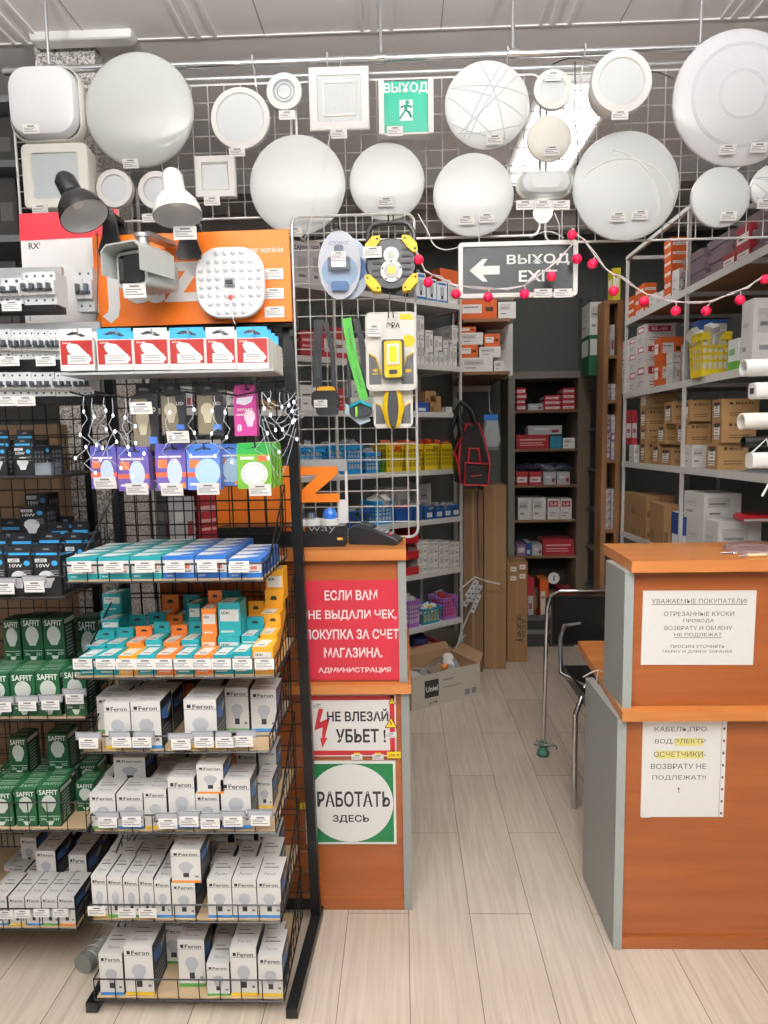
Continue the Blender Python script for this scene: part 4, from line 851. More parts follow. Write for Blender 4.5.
for k, y0, y1, its in rowsB:
    for i, (x0, x1, n) in enumerate(its):
        lab = {'A': 'grey circuit breaker in the upper row, %s one', 'A2': 'widest circuit breaker in the upper row, over the white poster%s', 'B': 'circuit breaker in the middle row, %s', 'C': 'circuit breaker in the lower row, %s'}[k]
        breaker(x0, x1, y0, y1, n, YR, lab % ('' if k == 'A2' else nth(i, len(its))), dep=.07 if k == 'A2' else .05)
breaker(76, 93, 267, 311, 2, YBO-.04, 'tall grey two-pole circuit breaker beside the orange board')
f = thing('breaker_rack', 'black rails holding the circuit breakers at the left edge', 'rack', (-1.05, YR+.06, 0))
b = MB(); o = Vector(f.location)
for y0, y1, xr_ in ((303, 311, 56), (359, 371, 95), (396, 404, 96)):
    a = AY(-160, y0, YR+.02); c2 = AY(xr_, y0, YR+.02); z1 = a.z; z0 = AY(xr_, y1, YR+.02).z
    b.box(a.x-o.x, c2.x-o.x, .0-.045, .012, z0-o.z, z1-o.z, BM)
    b.box(a.x-o.x, c2.x-o.x, .0, .012, z1-o.z, z1+.09-o.z, ZINC)
b.build('rail', f)
b = MB(); x = AY(-140, 300, YR+.07).x-o.x
b.box(x-.015, x+.015, .012, .04, 0, AY(50, 260, YR).z, BM); b.build('upright', f)
for i, (x, y) in enumerate(((12, 306), (10, 361), (46, 361), (7, 401), (26, 401))):
    q = AY(x, y, YR-.0)-o; b = MB(); price(b, q.x, q.z, q.y-o.y*0-.002, .052, .026); b.build('price_tag', f)
# ------------------------------------------------------------------ hooks of the black stand: packs in rows
def hookrow(Y, x0, x1, py): pass
def k_red(b, hc='f0f0ee'):
    b.box(-.5, .5, 0, 1, 0, .74, mat('e8e6e3', .4)); b.sheet([(-.47, .03), (.47, .03), (.47, .72), (-.47, .72)], -.004, mat('8c201d', .4)); b.sheet([(-.47, .03), (.47, .03), (.47, .14), (-.47, .14)], -.006, WHT)
    b.box(-.47, .47, .0, .05, .74, 1, mat(hc, .4)); b.sheet([(-.3, .86), (-.1, .93), (.1, .91), (.3, .82), (.2, .8), (0, .86), (-.2, .84)], -.004, INK)
    b.sheet([(.0, .22), (.42, .22), (.42, .3), (.05, .62), (-.22, .66), (-.3, .58), (-.25, .46)], -.007, WHT); b.text('EKF', -.28, .66, -.008, .035, WHT, .02, .24)
    b.sheet([(-.28, .16), (.36, .16), (.36, .38), (-.28, .38)], -.012, PAPER); 
    for z in (.33, .28, .22): b.sheet([(-.2, z), (.25, z), (.25, z+.02), (-.2, z+.02)], -.014, GINK)
def hang(kmesh, x0, x1, y0, y1, Y, label, cat, d, name, group=None, n=1, dd=None, lab2=None):
    a = AY(x0, y1, Y); c2 = AY(x1, y1, Y); t = AY(x0, y0, Y)
    for i in range(n):
        inst(name, kmesh, ((a.x+c2.x)/2, Y+i*(dd or d*1.05), a.z), 0, (c2.x-a.x, d, t.z-a.z), label if i == 0 else lab2, cat, group)
KR = {0: getk('redpack', k_red, 'f0f0ee'), 1: getk('redpackb', k_red, '3b9fd8')}
rx = [(61, 95, 0), (98, 134, 1), (134.5, 169.5, 0), (170, 206, 1), (206.5, 236.5, 0), (237, 269, 1)]
for i, (x0, x1, k) in enumerate(rx):
    hang(KR[k], x0, x1, 329-.4*i, 371-.4*i, YF, 'red and white lamp pack with %s header, %s in the front row' % (['white', 'light blue'][k], nth(i // 1, 6)), 'lamp pack', .045, 'lamp_pack', 'red lamp packs under the orange board', 3 if i < 5 else 4, .05, 'red lamp pack behind the front pack of column %s, counted from the left' % nm[i])
for x0, x1, k in rx:
    hb = MB(); hb.T = Matrix.Translation(-rk.location); p = AY((x0+x1)/2, 333, YF-.015); hb.tube([(p.x, YK, p.z+.005), (p.x, p.y, p.z), (p.x, p.y-.003, p.z+.01)], .0022, CHROME, 5); hb.build('hook', rk)
# shelf tray under red packs
a = AY(97, 372, YF); c2 = AY(270, 369, YF)
b = MB(); b.T = Matrix.Translation(-rk.location); b.box(a.x-.09, c2.x+.01, YF-.004, YF+.12, a.z-.007, a.z-.001, mat('a9abad', .3)); b.build('tray', rk)
def k_fil(b):
    K = mat('26262b', .4); b.prism([(-.5, 0), (.5, 0), (.5, .82), (.3, .86), (.3, 1), (-.3, 1), (-.3, .86), (-.5, .82)], 0, .12, K)
    b.sheet([(-.46, .03), (.1, .03), (.2, .3), (.1, .78), (-.46, .78)], -.004, mat('6e6652', .5))
    b.loft([[(a, -.01, c) for a, c in bulb_out(-.1, .4, .5, .5)], [(a, .5, c) for a, c in bulb_out(-.1, .4, .3, .3)]], mat('c9c0a8', .3), True, True); b.box(-.3, .3, 0, .7, .03, .3, K)
    b.text('LED', .28, .9 if 0 else .62, -.008, .06, WHT, 0, .28); b.sheet([(.1, .12), (.42, .12), (.42, .22), (.1, .22)], -.008, mat('4a78c8', .4)); b.sheet([(-.2, .9), (.2, .9), (.15, .94), (-.15, .94)], -.004, GINK)
KFm = getk('filpack', k_fil)
for i, (x0, x1, y0, y1) in enumerate(((134, 160, 384, 452), (162, 187, 384, 436), (198, 224, 384, 436))):
    hang(KFm, x0, x1, y0, y1, YF+.06, 'dark filament bulb pack with beige print on a hook, %s of three' % ['left', 'middle', 'right'][i], 'bulb pack', .05, 'filament_pack', 'filament packs on hooks')
def k_pink(b):
    b.prism([(-.5, 0), (.5, 0), (.5, .84), (.42, 1), (-.42, 1), (-.5, .84)], 0, 1, mat('b23a86', .4)); b.sheet([(-.2, .88), (.15, .94), (.3, .88), (.0, .9)], -.004, INK)
    b.sheet(bulb_out(.2, .3, .5, .4), -.004, mat('f1dbe8', .4)); b.text('8', -.28, .16, -.006, .14, WHT, .03, .22); b.text('smart', 0, .52, -.004, .06, WHT, .02, .7); b.sheet([(-.4, .64), (0, .6), (.3, .66), (.4, .78), (-.35, .74)], -.004, mat('e9e3f2', .4)); b.sheet([(-.4, .4), (.0, .4), (.0, .43), (-.4, .43)], -.004, WHT)
hang(getk('pinkpack', k_pink), 235, 257, 385, 436, YF+.06, 'bright pink bulb pack on a hook right of the filament packs', 'bulb pack', .03, 'pink_pack')
def k_pur(b, c='4a4c9c', c2='625296', bl='cfe2f2', ang=0):
    b.prism([(-.5, 0), (.5, 0), (.5, .8), (.46, 1), (-.46, 1), (-.5, .8)], 0, 1, mat(c2, .4)); b.sheet([(-.49, .78), (.49, .78), (.45, .99), (-.45, .99)], -.003, mat(c, .4)); b.sheet([(-.25, .88), (0, .93), (.25, .9), (.25, .86), (0, .89), (-.22, .84)], -.006, INK)
    b.sheet([(-.5, .28), (.5, .28), (.5, .38), (-.5, .38)], -.005, mat('e2643f', .4)); b.sheet([(-.42, .48), (-.12, .48), (-.12, .66), (-.42, .66)], -.005, mat('e27a4a', .4)); b.sheet([(-.4, .7), (.35, .7), (.35, .74), (-.4, .74)], -.005, WHT)
    b.sheet(ell(.12, .38, .25 if not ang else .38, .3, 20), -.009, mat(bl, .3)); b.sheet([(.2, .04), (.46, .04), (.46, .14), (.2, .14)], -.008, mat('f29a3a', .4)); b.sheet([(-.42, .1), (.1, .1), (.1, .15), (-.42, .15)], -.006, WHT)
KP = getk('purpack', k_pur); KP2 = getk('purpack2', k_pur, '3f6fc0', '5a78c4', 'bcdcf0', 1)
def k_green(b):
    b.prism([(-.5, 0), (.5, 0), (.5, .8), (.46, 1), (-.46, 1), (-.5, .8)], 0, 1, mat('639a33', .4)); b.sheet([(-.49, .76), (.49, .76), (.45, .99), (-.45, .99)], -.003, mat('258a3e', .4)); b.sheet([(-.25, .86), (0, .92), (.25, .88), (0, .89)], -.006, INK)
    b.sheet(ell(0, .32, .4, .27, 20), -.006, WHT); b.tube([(.33*math.cos(a), -.008, .32+.22*math.sin(a)) for a in [2*PI*k/20 for k in range(20)]], .012, GREYL, 4, True); b.sheet([(.1, .6), (.4, .6), (.4, .72), (.1, .72)], -.006, mat('e2643f', .4)); b.sheet([(-.4, .64), (0, .64), (0, .7), (-.4, .7)], -.006, WHT); b.sheet([(.0, .03), (.44, .03), (.44, .1), (.0, .1)], -.006, mat('f29a3a', .4))
for i, (x0, x1, y0, y1, K, d) in enumerate(((92, 118, 446, 489, KP, 'violet-blue bulb pack, leftmost of the hanging purple packs'), (119, 150, 447, 491, KP, 'purple bulb pack, second of the hanging purple packs from the left'), (157, 187, 444, 490, KP, 'purple bulb pack, third of the hanging purple packs from the left'), (188, 221, 444, 490, KP2, 'blue pack with a round lamp print, left of the green pack'))):
    hang(K, x0, x1, y0, y1, YF+.04, d, 'bulb pack', .03, 'hanging_pack', 'purple packs on hooks', 1)
hang(KP2, 218, 242, 444, 486, YF+.09, 'blue pack partly hidden between the round-print pack and the green pack', 'bulb pack', .03, 'hanging_pack', 'purple packs on hooks'); hang(KP, 150, 172, 446, 486, YF+.1, 'purple pack in the second rank behind the third purple pack', 'bulb pack', .03, 'hanging_pack', 'purple packs on hooks')
hang(getk('greenpack', k_green), 238, 272, 443, 489, YF+.04, 'front green pack with a white round lamp print on a hook', 'bulb pack', .02, 'green_pack', 'green packs on one hook', 4, .045, 'green lamp pack hanging behind the front green pack')
for px, py in ((105, 449), (134, 450), (172, 448), (204, 448), (255, 447), (147, 388), (174, 388), (211, 388), (246, 388)):
    hb = MB(); hb.T = Matrix.Translation(-rk.location); p = AY(px, py, YF+.03); hb.tube([(p.x, YK, p.z+.012), (p.x, p.y, p.z), (p.x, p.y-.003, p.z+.012)], .0022, BM, 5); hb.build('hook', rk)
for (px, py) in ((105, 483), (137, 489), (172, 490), (208, 489), (260, 490), (141, 408), (178, 437)):
    q = AY(px, py, YF+.02)-Vector(rk.location); b = MB(); price(b, q.x, q.z, q.y, .056, .03, .2); b.build('price_tag', rk)
# fairy lights
f = thing('fairy_lights', 'white fairy light string draped over the hooks of the black stand', 'fairy lights', AY(180, 420, YF))
random.seed(11)
LT = mat('eef4ff', .4, emit=4.5); WC = mat('aeb3ba', .4)
b = MB(); b.T = Matrix.Translation(-f.location)
top = [(70, 392), (85, 396), (100, 394), (115, 396), (128, 398), (150, 392), (168, 396), (186, 392), (205, 395), (222, 393), (238, 396), (256, 392), (272, 388), (286, 392), (297, 398)]
b.tube([AY(x, y, YF+.02+.01*math.sin(x)) for x, y in top], .0028, BM, 5)
ls = []
for x0_, y0_, L_ in ((84, 396, 62), (92, 398, 75), (104, 398, 50), (112, 398, 70), (125, 398, 78), (130, 398, 45), (168, 396, 65), (192, 394, 62), (214, 396, 60), (262, 392, 66), (270, 390, 40), (280, 392, 60), (288, 394, 45), (296, 396, 24), (226, 396, 66)):
    pts = []; x = x0_
    for i in range(9):
        t = i/8; x = x0_+9*math.sin(i*1.9+x0_)*t; pts.append(AY(x, y0_+L_*t, YF+.012-.02*t))
        if i % 3 == 2: ls.append(pts[-1])
    b.tube(pts, .0010, WC, 4)
for k in range(5): 
    pts = [AY(262+34*t, 392+14*math.sin(PI*t)*(1+k*.6)+k*9, YF+.01) for t in [i/8 for i in range(9)]]; b.tube(pts, .0009, WC, 4)
pts = [AY(86+58*t, 447+16*math.sin(t*9), YF+.005) for t in [i/24 for i in range(25)]]; b.tube(pts, .0010, WC, 4); ls += pts[::6]
b.build('cord', f)
for q in ls:
    b = MB(); b.T = T(*(q-Vector(f.location))); b.lathe([(1e-5, -.005), (.0026, -.003), (.0028, .002), (1e-5, .005)], LT, 8); b.build('light', f)
# ------------------------------------------------------------------ things on the orange board
# LED module
YM = YBO-.03
p = AY(230.5, 283, YM); f = thing('led_module', 'rounded square white LED module mounted on the orange board', 'LED module', p); w = sz(196, 265, 283, YM); h = szz(247, 318, 230, YM)
b = MB(); b.loft([[(a, y, c) for a, c in rrect(w*s, h*s, w*.36*s, 8)] for s, y in ((.97, .012), (1, .006), (1, -.002), (.97, -.006))], mat('e9e9e8', .35)); 
b.box(-.04, .04, .012, .028, -.04, .04, WHT); b.build('plate', f)
b = MB(); 
for i in range(8):
    for j in range(8):
        x = (i-3.5)/8*w*.95; z = (j-3.5)/8*h*.95
        if abs(i-3.5)+abs(j-3.5) > 5.6 or (abs(i-3.5) < 1.2 and abs(j-3.5) < 1.2): continue
        b.T = T(x, -.006, z, rx=PI/2); b.lathe([(.0075, 0), (.006, .003), (1e-5, .0045)], mat('cdd0d4', .15), 12)
b.build('lens_grid', f)
b = MB(); b.box(-.014, .014, -.014, -.006, -.01, .012, mat('8d9196', .3, .3)); b.box(-.01, .01, -.018, -.014, -.006, .006, INK); b.sheet([(-.014, -.034), (.014, -.034), (.0, -.05)], -.0075, mat('b04a40', .4)); b.build('driver', f)
b = MB(); b.tube([(.003, -.008, -.05), (.004, -.012, -h*.5), (.012, -.012, -h*.6)], .0014, WHT, 4); b.build('cord', f)
for i, (x, y) in enumerate(((273.5, 274), (274, 293.5), (274.5, 312))):
    b = MB(); price(b, 0, 0, 0, .056, .03); o = b.build('price_label', loc=AY(x, y, YBO-.0015)); tag(o, 'white price label on the orange board, %s of three beside the LED module' % ['top', 'middle', 'bottom'][i], 'price label')
# floodlight with hood
p = AY(142, 272, YBO-.12); f = thing('floodlight', 'grey hooded floodlight camera with dark glass hung before the orange board', 'floodlight', p, math.radians(-22)); GH = mat('b9bfbb', .35, .2)
k = 1.0/350*1.0
S_ = sz(105, 182, 268, YBO-.12)/77*.80
b = MB(); b.loft([[(a*s, y, c*s) for a, c in rrect(50*S_, 44*S_, 7*S_, 4)] for s, y in ((.7, .10), (.92, .07), (1, .0), (1, -.03), (.95, -.036))], GH); b.build('housing', f)
b = MB(); b.loft([[(a, y, c) for a, c in rrect(40*S_, 34*S_, 4*S_, 4)] for y in (-.037, -.0385)], mat('16191c', .08)); b.build('glass', f)
b = MB(); b.loft([[(a, y, c) for a, c in ((-31*S_, -8*S_), (-31*S_, 20*S_), (-22*S_, 27*S_), (22*S_, 27*S_), (31*S_, 20*S_), (31*S_, -8*S_), (29*S_, -8*S_), (29*S_, 19*S_), (21*S_, 25*S_), (-21*S_, 25*S_), (-29*S_, 19*S_), (-29*S_, -8*S_))] for y in (.05, -.075)], GH); b.build('hood', f)
b = MB(); b.box(-.03, .03, -.02, .04, 27*S_, 30*S_, GH); b.cyl((0, .01, 30*S_), (0, .01, 42*S_), .016, ZINC, 14); b.cyl((0, .01, 42*S_), (0, .01, 46*S_), .022, ZINC, 18); b.box(-.02, .02, .01, .12, 44*S_, 49*S_, ZINC); b.build('bracket', f)
b = MB(); b.T = T(0, 0, 0, rz=math.radians(22)); price(b, -.005, -27*S_, -.045, .06, .036, .2); b.build('price_tag', f)
# clamp lamps
def clamp_lamp(open_px, neck_px, rad, m, label, clamp_px, Y, tilt=-.14):
    o = AY(*open_px, Y); n = AY(neck_px[0], neck_px[1], Y+.035); f = thing('clamp_lamp', label, 'lamp', o); ax = (n-o); L = ax.length; ax.normalize()
    # tip the opening towards the viewer
    R = Vector((0, 0, 1)).rotation_difference((ax+Vector((0, tilt, 0))).normalized()).to_matrix().to_4x4()
    b = MB(); b.T = R; r = rad
    b.lathe([(r, 0), (r*.98, .012), (r*.86, L*.3), (r*.62, L*.47), (r*.45, L*.58), (r*.43, L*.95), (r*.3, L*1.06), (1e-5, L*1.08)], m, 36, caps=False)
    b.build('shade', f)
    b = MB(); b.T = R; b.lathe([(r*.97, .001), (r*.85, L*.26), (r*.6, L*.42), (r*.3, L*.5), (1e-5, L*.5)], mat('d4d6d8', .3, .1), 36, caps=False); b.lathe([(r*.22, L*.3), (r*.25, L*.42), (r*.2, L*.5)], WHT, 16); b.build('reflector', f)
    b = MB(); c = AY(*clamp_px, YBO-.03)-o; e = AY(clamp_px[0], clamp_px[1]-15, YBO-.02)-o
    b.tube([Vector((0, .0, L*.55)), Vector((c.x*.5, c.y*.5+.02, L*.45)), e], .006, BLKW, 8)
    b.build('arm', f)
    b = MB(); b.T = T(*c); b.prism([(-.032, -.055), (.032, -.055), (.036, -.04), (.022, .0), (.016, .05), (.01, .07), (-.01, .07), (-.016, .05), (-.022, 0), (-.036, -.04)], -.02, -.008, BLKW); b.prism([(-.028, -.05), (.028, -.05), (.016, .06), (-.016, .06)], .052, .062, BLKW); b.cyl((-.02, .0, .03), (-.02, .055, .03), .005, CHROME, 8); b.box(-.012, .012, -.012, .058, .052, .064, BLKW); b.build('clamp', f)
    return f
f1 = clamp_lamp((85, 217), (68, 182), sz(61, 109, 217, 1.78)/2, mat('08090a', .1), 'glossy black clamp lamp above the poster, left of the white one', (113, 238), 1.78)
f2 = clamp_lamp((178, 216), (174, 178), sz(154, 202, 216, 1.78)/2, mat('ececea', .2, coat=.5), 'white clamp lamp on the orange board, right of the black one', (190, 240), 1.78)
q = AY(185, 233, 1.8)-Vector(f2.location); b = MB(); price(b, q.x, q.z, q.y, .062, .034); b.build('price_tag', f2)
q = [AY(97, 232, YBO-.035), AY(98, 270, YBO-.035), AY(97, 310, YBO-.035), AY(96, 330, YBO-.035)]; b = MB(); b.T = Matrix.Translation(-f1.location); b.tube(q, .0016, BLKW, 5); b.build('cord', f1)
# ------------------------------------------------------------------ on the tall white grid
YH = YS-.03
def hookfor(f, px, py, Y):
    q = AY(px, py, Y)-Vector(f.location); b = MB()
    for s in (-.008, .008): b.tube([(q.x+s, YS-f.location.y, q.z+.03), (q.x+s, q.y-.015, q.z+.012), (q.x+s, q.y-.02, q.z+.03)], .002, BM, 5)
    b.tube([(q.x-.008, YS-f.location.y-.004, q.z+.03), (q.x+.008, YS-f.location.y-.004, q.z+.03)], .002, BM, 5)
    b.build('hook', f)
s1 = sz(300, 301, 300, YH)
CLR = mat('dfe6ee', .08, alpha=.12, noise=0)
# blister with blue headlamp
f = thing('headlamp_blister', 'oval blue and white blister pack with a headlamp, left of the round work light', 'blister pack', AY(339.5, 265, YH))
b = MB(); o = [(a*s1*21*(1-.0*c), c*s1*33) for a, c in [(math.cos(2*PI*i/32), math.sin(2*PI*i/32)) for i in range(32)]]
b.prism(o, 0, .004, mat('dfe6ef', .35)); b.sheet([(a*.86, c*.5-.022) for a, c in o], -.0006, mat('9fbfe0', .4)); b.text('КОСМОС', 0, s1*21, -.001, .012, mat('6a88b0', .5), .01, s1*20); b.build('card', f)
b = MB(); b.loft([[(a*k_, y, c*k_) for a, c in o] for k_, y in ((.98, -.001), (.8, -.02), (.7, -.03))], CLR, False, True); b.build('bubble', f)
b = MB(); DB = mat('20304a', .3); b.prism(rrect(s1*22, s1*12, .006, 3), -.025, -.005, DB); b.T = T(0, 0, -.0); b.prism([(x, z-.002) for x, z in rrect(s1*14, s1*7, .004, 3)], -.032, -.02, CHROME); b.T = T(0, 0, s1*13); b.prism(rrect(s1*9, s1*9, .006, 3), -.02, -.004, DB); b.T = T(0, 0, -s1*21); b.prism(rrect(s1*17, s1*9, .008, 3), -.018, -.003, mat('2d5f9a', .3)); b.build('headlamp', f)
b = MB(); price(b, 0, s1*6, -.036, .05, .03); b.build('price_tag', f); hookfor(f, 337, 234, YH)
# second blister behind
f = thing('headlamp_blister', 'blue blister pack half hidden behind the oval headlamp pack', 'blister pack', AY(350, 268, YH+.012)); b = MB(); b.prism([(x*.9, z*.9) for x, z in o], .006, .009, mat('c3d4ea', .35)); b.sheet([(x*.7+.006, z*.4) for x, z in o], .0055, mat('2f62a8', .4)); b.build('card', f)
# round work light
f = thing('work_light', 'round black and yellow work light with carrying handle on the tall grid', 'work light', AY(391.5, 267, YH))
DK = mat('2a2b2e', .4); YL_ = mat('efc81a', .35); R = s1*25
b = MB(); b.T = T(rx=PI/2); b.lathe([(R*.9, 0), (R, .01), (R, .03), (R*.93, .04), (1e-5, .041)], DK, 32); b.T = Matrix.Identity(4)
for k in range(5): b.box(-R*.75, -R*.35, -.044, -.04, -R*.5+k*R*.25, -R*.42+k*R*.25, INK); b.box(R*.4, R*.78, -.044, -.04, -R*.5+k*R*.25, -R*.42+k*R*.25, INK)
b.build('body', f)
for sx in (-1, 1):
    for sz_ in (-1, 1):
        b = MB(); pl_ = [(.42, 1.05), (.72, 1.02), (1.0, .72), (1.03, .42), (.84, .4), (.6, .62), (.42, .86)]
        pp_ = [(a*sx*R, c*sz_*R) for a, c in pl_]; pp_ = pp_ if sx*sz_ < 0 else pp_[::-1]; b.prism(pp_, -.05, -.004, YL_)
        for a, c in ((.55, .95), (.95, .55)): b.T = T(a*sx*R*.97, -.0505, c*sz_*R*.97); b.sheet(ell(0, 0, .004, .004, 8), 0, INK); b.T = Matrix.Identity(4)
        b.build('corner_guard', f)
b = MB(); b.prism(ell(0, -R*.28, R*.42, R*.42, 28), -.047, -.04, WHT); b.prism(ell(0, R*.32, R*.3, R*.3, 24), -.0475, -.04, WHT); b.build('reflector_frame', f)
b = MB(); b.prism(ell(0, -R*.28, R*.28, R*.28, 24), -.049, -.046, mat('b9bcb4', .3)); b.prism(ell(0, -R*.26, R*.15, R*.15, 20), -.051, -.048, mat('f0ea60', .4)); b.prism(ell(0, R*.34, R*.14, R*.14, 20), -.05, -.047, mat('c9ccc6', .3))
for k in range(5): a = k*1.25-.9; b.prism(ell(R*.36*math.cos(a), -R*.28+R*.36*math.sin(a), .003, .003, 8), -.049, -.046, INK)
b.build('lens', f)
b = MB(); b.tube([(-R*.88, -.02, R*.75), (-R*.9, -.02, R*1.2), (-R*.72, -.02, R*1.5), (-R*.5, -.02, R*1.6), (R*.5, -.02, R*1.6), (R*.72, -.02, R*1.5), (R*.9, -.02, R*1.2), (R*.88, -.02, R*.75)], .009, DK, 8); b.build('handle', f)
b = MB(); price(b, -R*.72, R*.42, -.052, .062, .036); b.build('price_tag', f); hookfor(f, 391, 226, YH-.03)
# yellow torch blister
def torch(px, py, w, h, Y, label, txt):
    f = thing('torch_blister', label, 'blister pack', AY(px, py, Y)); w *= s1; h *= s1; b = MB()
    b.prism(rrect(w, h, .02, 5), 0, .003, mat('e6e4dc', .4)); G2 = mat('4d4d50', .4)
    b.sheet([(-w*.44, -h*.42), (-w*.2, -h*.42), (-w*.2, -h*.3), (-w*.3, -h*.08), (-w*.44, -h*.02)], -.0005, G2); b.sheet([(w*.2, -h*.42), (w*.44, -h*.42), (w*.44, -h*.02), (w*.3, -h*.08), (w*.2, -h*.3)], -.0005, G2)
    b.tube([(-w*.44, -.0015, -h*.02), (-w*.3, -.0015, -h*.08), (-w*.2, -.0015, -h*.3)], .0025, YL_, 4); b.tube([(w*.44, -.0015, -h*.02), (w*.3, -.0015, -h*.08), (w*.2, -.0015, -h*.3)], .0025, YL_, 4)
    if txt:
        b.text('ЭРА', w*.05, h*.33, -.006, .018, INK, .03, w*.27); b.text('16', -w*.32, -h*.25, -.001, .02, YL_, .03, .02, PI/2); b.text('8', w*.34, -h*.25, -.001, .02, YL_, .03, .012, PI/2)
        b.sheet(ell(w*.35, h*.13, w*.12, w*.12, 16), -.001, YL_); b.sheet([(w*.18, h*.4), (w*.46, h*.4), (w*.4, h*.47), (w*.18, h*.47)], -.001, YL_)
    b.build('card', f)
    b = MB(); b.loft([[(a, y, c) for a, c in rrect(w*k_, h*k_, .018*k_, 5)] for k_, y in ((.99, -.001), (.93, -.012))], CLR, False, False); b.build('bubble', f)
    b = MB()
    if txt: b.prism([(x+w*.04, z-h*.11) for x, z in rrect(w*.44, h*.5, .01, 3)], -.026, -.002, DK); b.prism([(x+w*.04, z-h*.11) for x, z in rrect(w*.34, h*.46, .008, 3)], -.03, -.02, YL_); b.prism([(x+w*.04, z-h*.05) for x, z in rrect(w*.24, h*.26, .003, 3)], -.034, -.028, mat('f4f3ec', .3)); b.prism([(x+w*.04, z-h*.05) for x, z in rrect(w*.15, h*.2, .003, 3)], -.036, -.03, mat('f6ee20', .4)); b.prism([(x+w*.04, z-h*.27) for x, z in rrect(w*.16, h*.05, .003, 3)], -.034, -.028, INK)
    else: b.loft([[(a, y, c) for a, c in ell(0, -h*.1, w*.26*k_, h*.42*k_, 20)] for k_, y in ((1, -.002), (1, -.02), (.7, -.03))], YL_); b.loft([[(a, y, c) for a, c in ell(0, -h*.1, w*.15*k_, h*.42*k_, 20)] for k_, y in ((1, -.02), (.9, -.034))], DK)
    b.build('torch', f)
    return f
f = torch(393, 402, 40, 52, YH, 'yellow and black torch in a blister pack, under the square one', False); hookfor(f, 393, 382, YH)
f = torch(391, 351.5, 50, 76, YH-.035, 'large blister pack with a square yellow torch on the tall grid', True); b = MB(); price(b, -s1*16, s1*20, -.014, .045, .04); b.build('price_tag', f); hookfor(f, 391, 322, YH-.035)
# head straps
def straps(px, py, label, m, green):
    f = thing('head_torch', label, 'head torch', AY(px, py, YH)); k = s1; b = MB()
    def band(pts, w, y, mm, th=.003):
        L_ = [(x*k, z*k) for x, z in pts]
        for i in range(len(L_)-1):
            (xa, za), (xb, zb2) = L_[i], L_[i+1]; d = Vector((xb-xa, zb2-za)).normalized(); nx, nz = -d.y*w*k/2, d.x*w*k/2
            o = [(xa-nx, za-nz), (xb-nx, zb2-nz), (xb+nx, zb2+nz), (xa+nx, za+nz)]; b.prism(o[::-1], y, y+th, mm)
    if green:
        band([(-9, 47), (-4, 10), (7, -33)], 9, -.02, mat('4aa63a', .6)); b.text('КОСМОС', -5.5*k, 26*k, -.0205, .009, INK, .01, 22*k, -1.43); b.text('КОСМОС', 2.0*k, -12*k, -.0205, .009, INK, .01, 22*k, -1.33); b.build('strap', f)
        b = MB(); band([(0, 47), (6, 20), (9, -30)], 6, -.008, m); band([(-8, 40), (-8, -30)], 4, -.004, m); b.build('black_strap', f)
        b = MB(); b.loft([[(a*k+3*k, y, c*k-43*k) for a, c in rrect(22, 14, 5, 4)] for y in (-.03, .01)], mat('22262a', .4)); b.tube([(-8*k, -.03, -40*k), (3*k, -.036, -35*k), (14*k, -.03, -40*k)], .006, mat('1c9cb0', .4), 6); b.box(-2*k, 0, -.034, -.028, -50*k, -40*k, mat('8ee03a', .4)); b.build('lamp_head', f)
        b = MB(); b.prism([(-13*k, -46*k), (2*k, -58*k), (13*k, -54*k), (10*k, -48*k), (-4*k, -42*k), (-12*k, -36*k)][::1], -.01, -.008, mat('c9dce8', .3)); b.build('paper_card', f)
    else:
        band([(-4, 46), (-7, 20), (-8, -20)], 9, -.014, m); band([(2, 44), (8, 15), (9, -25)], 5, -.006, m); b.text('КОСМОС', -7*k, 0*k, -.0145, .007, mat('4a5458', .5), 0, 22*k, -1.5); b.build('strap', f)
        b = MB(); b.loft([[(a*k, y, c*k-33*k) for a, c in rrect(27, 18, 5, 4)] for y in (-.03, .01)], mat('1d1e20', .35)); b.loft([[(a*k+2*k, y, c*k-44*k) for a, c in rrect(22, 9, 4, 4)] for y in (-.035, 0)], mat('2a2b2e', .3)); b.build('lamp_head', f)
        b = MB(); b.loft([[(a*k+1*k, y, c*k-24*k) for a, c in rrect(18, 8, 3, 3)] for y in (-.025, 0)], mat('e2a51f', .4)); b.build('battery_case', f)
        b = MB(); price(b, -4*k, -37*k, -.04, .046, .026); b.build('price_tag', f)
    hookfor(f, px-3, py-48, YH)
straps(325, 367, 'black head torch with orange case hanging on the left of the tall grid', mat('202226', .6), False)
straps(357, 367, 'head torch with bright green strap hanging in the middle of the tall grid', mat('202226', .6), True)
# ------------------------------------------------------------------ on the left counter
Z = ZLT
p = AZ(374, 545, Z); 
f = thing('card_terminal', 'black card payment terminal lying on the left countertop', 'card terminal', (p.x, yf+.13, Z), math.radians(-12)); p = AY(374, 545, yf+.1)
b = MB(); prof = [(-.075, 0), (.085, 0), (.09, .012), (.075, .022), (-.02, .058), (-.06, .064), (-.078, .05)]
rings = []
for y, s in ((-.042, .9), (-.036, 1), (.036, 1), (.042, .9)): rings.append([(x, y, z*s+.001) for x, z in prof])
b.loft(rings, mat('1d1f22', .3)); b.build('body', f, bevel=.002)
b = MB(); b.T = T(-.018, 0, .0605, ry=.36); b.box(-.025, .02, -.026, .026, -.003, .003, mat('3b4248', .15)); b.build('screen', f)
b = MB()
for i in range(4):
    for j in range(3): b.T = T(.012+.015*i, -.02+.02*j, .049-.0057*i, ry=.37); b.box(-.005, .005, -.007, .007, 0, .003, mat('8b9096', .4) if (i, j) != (3, 0) else RED)
b.build('keypad', f)
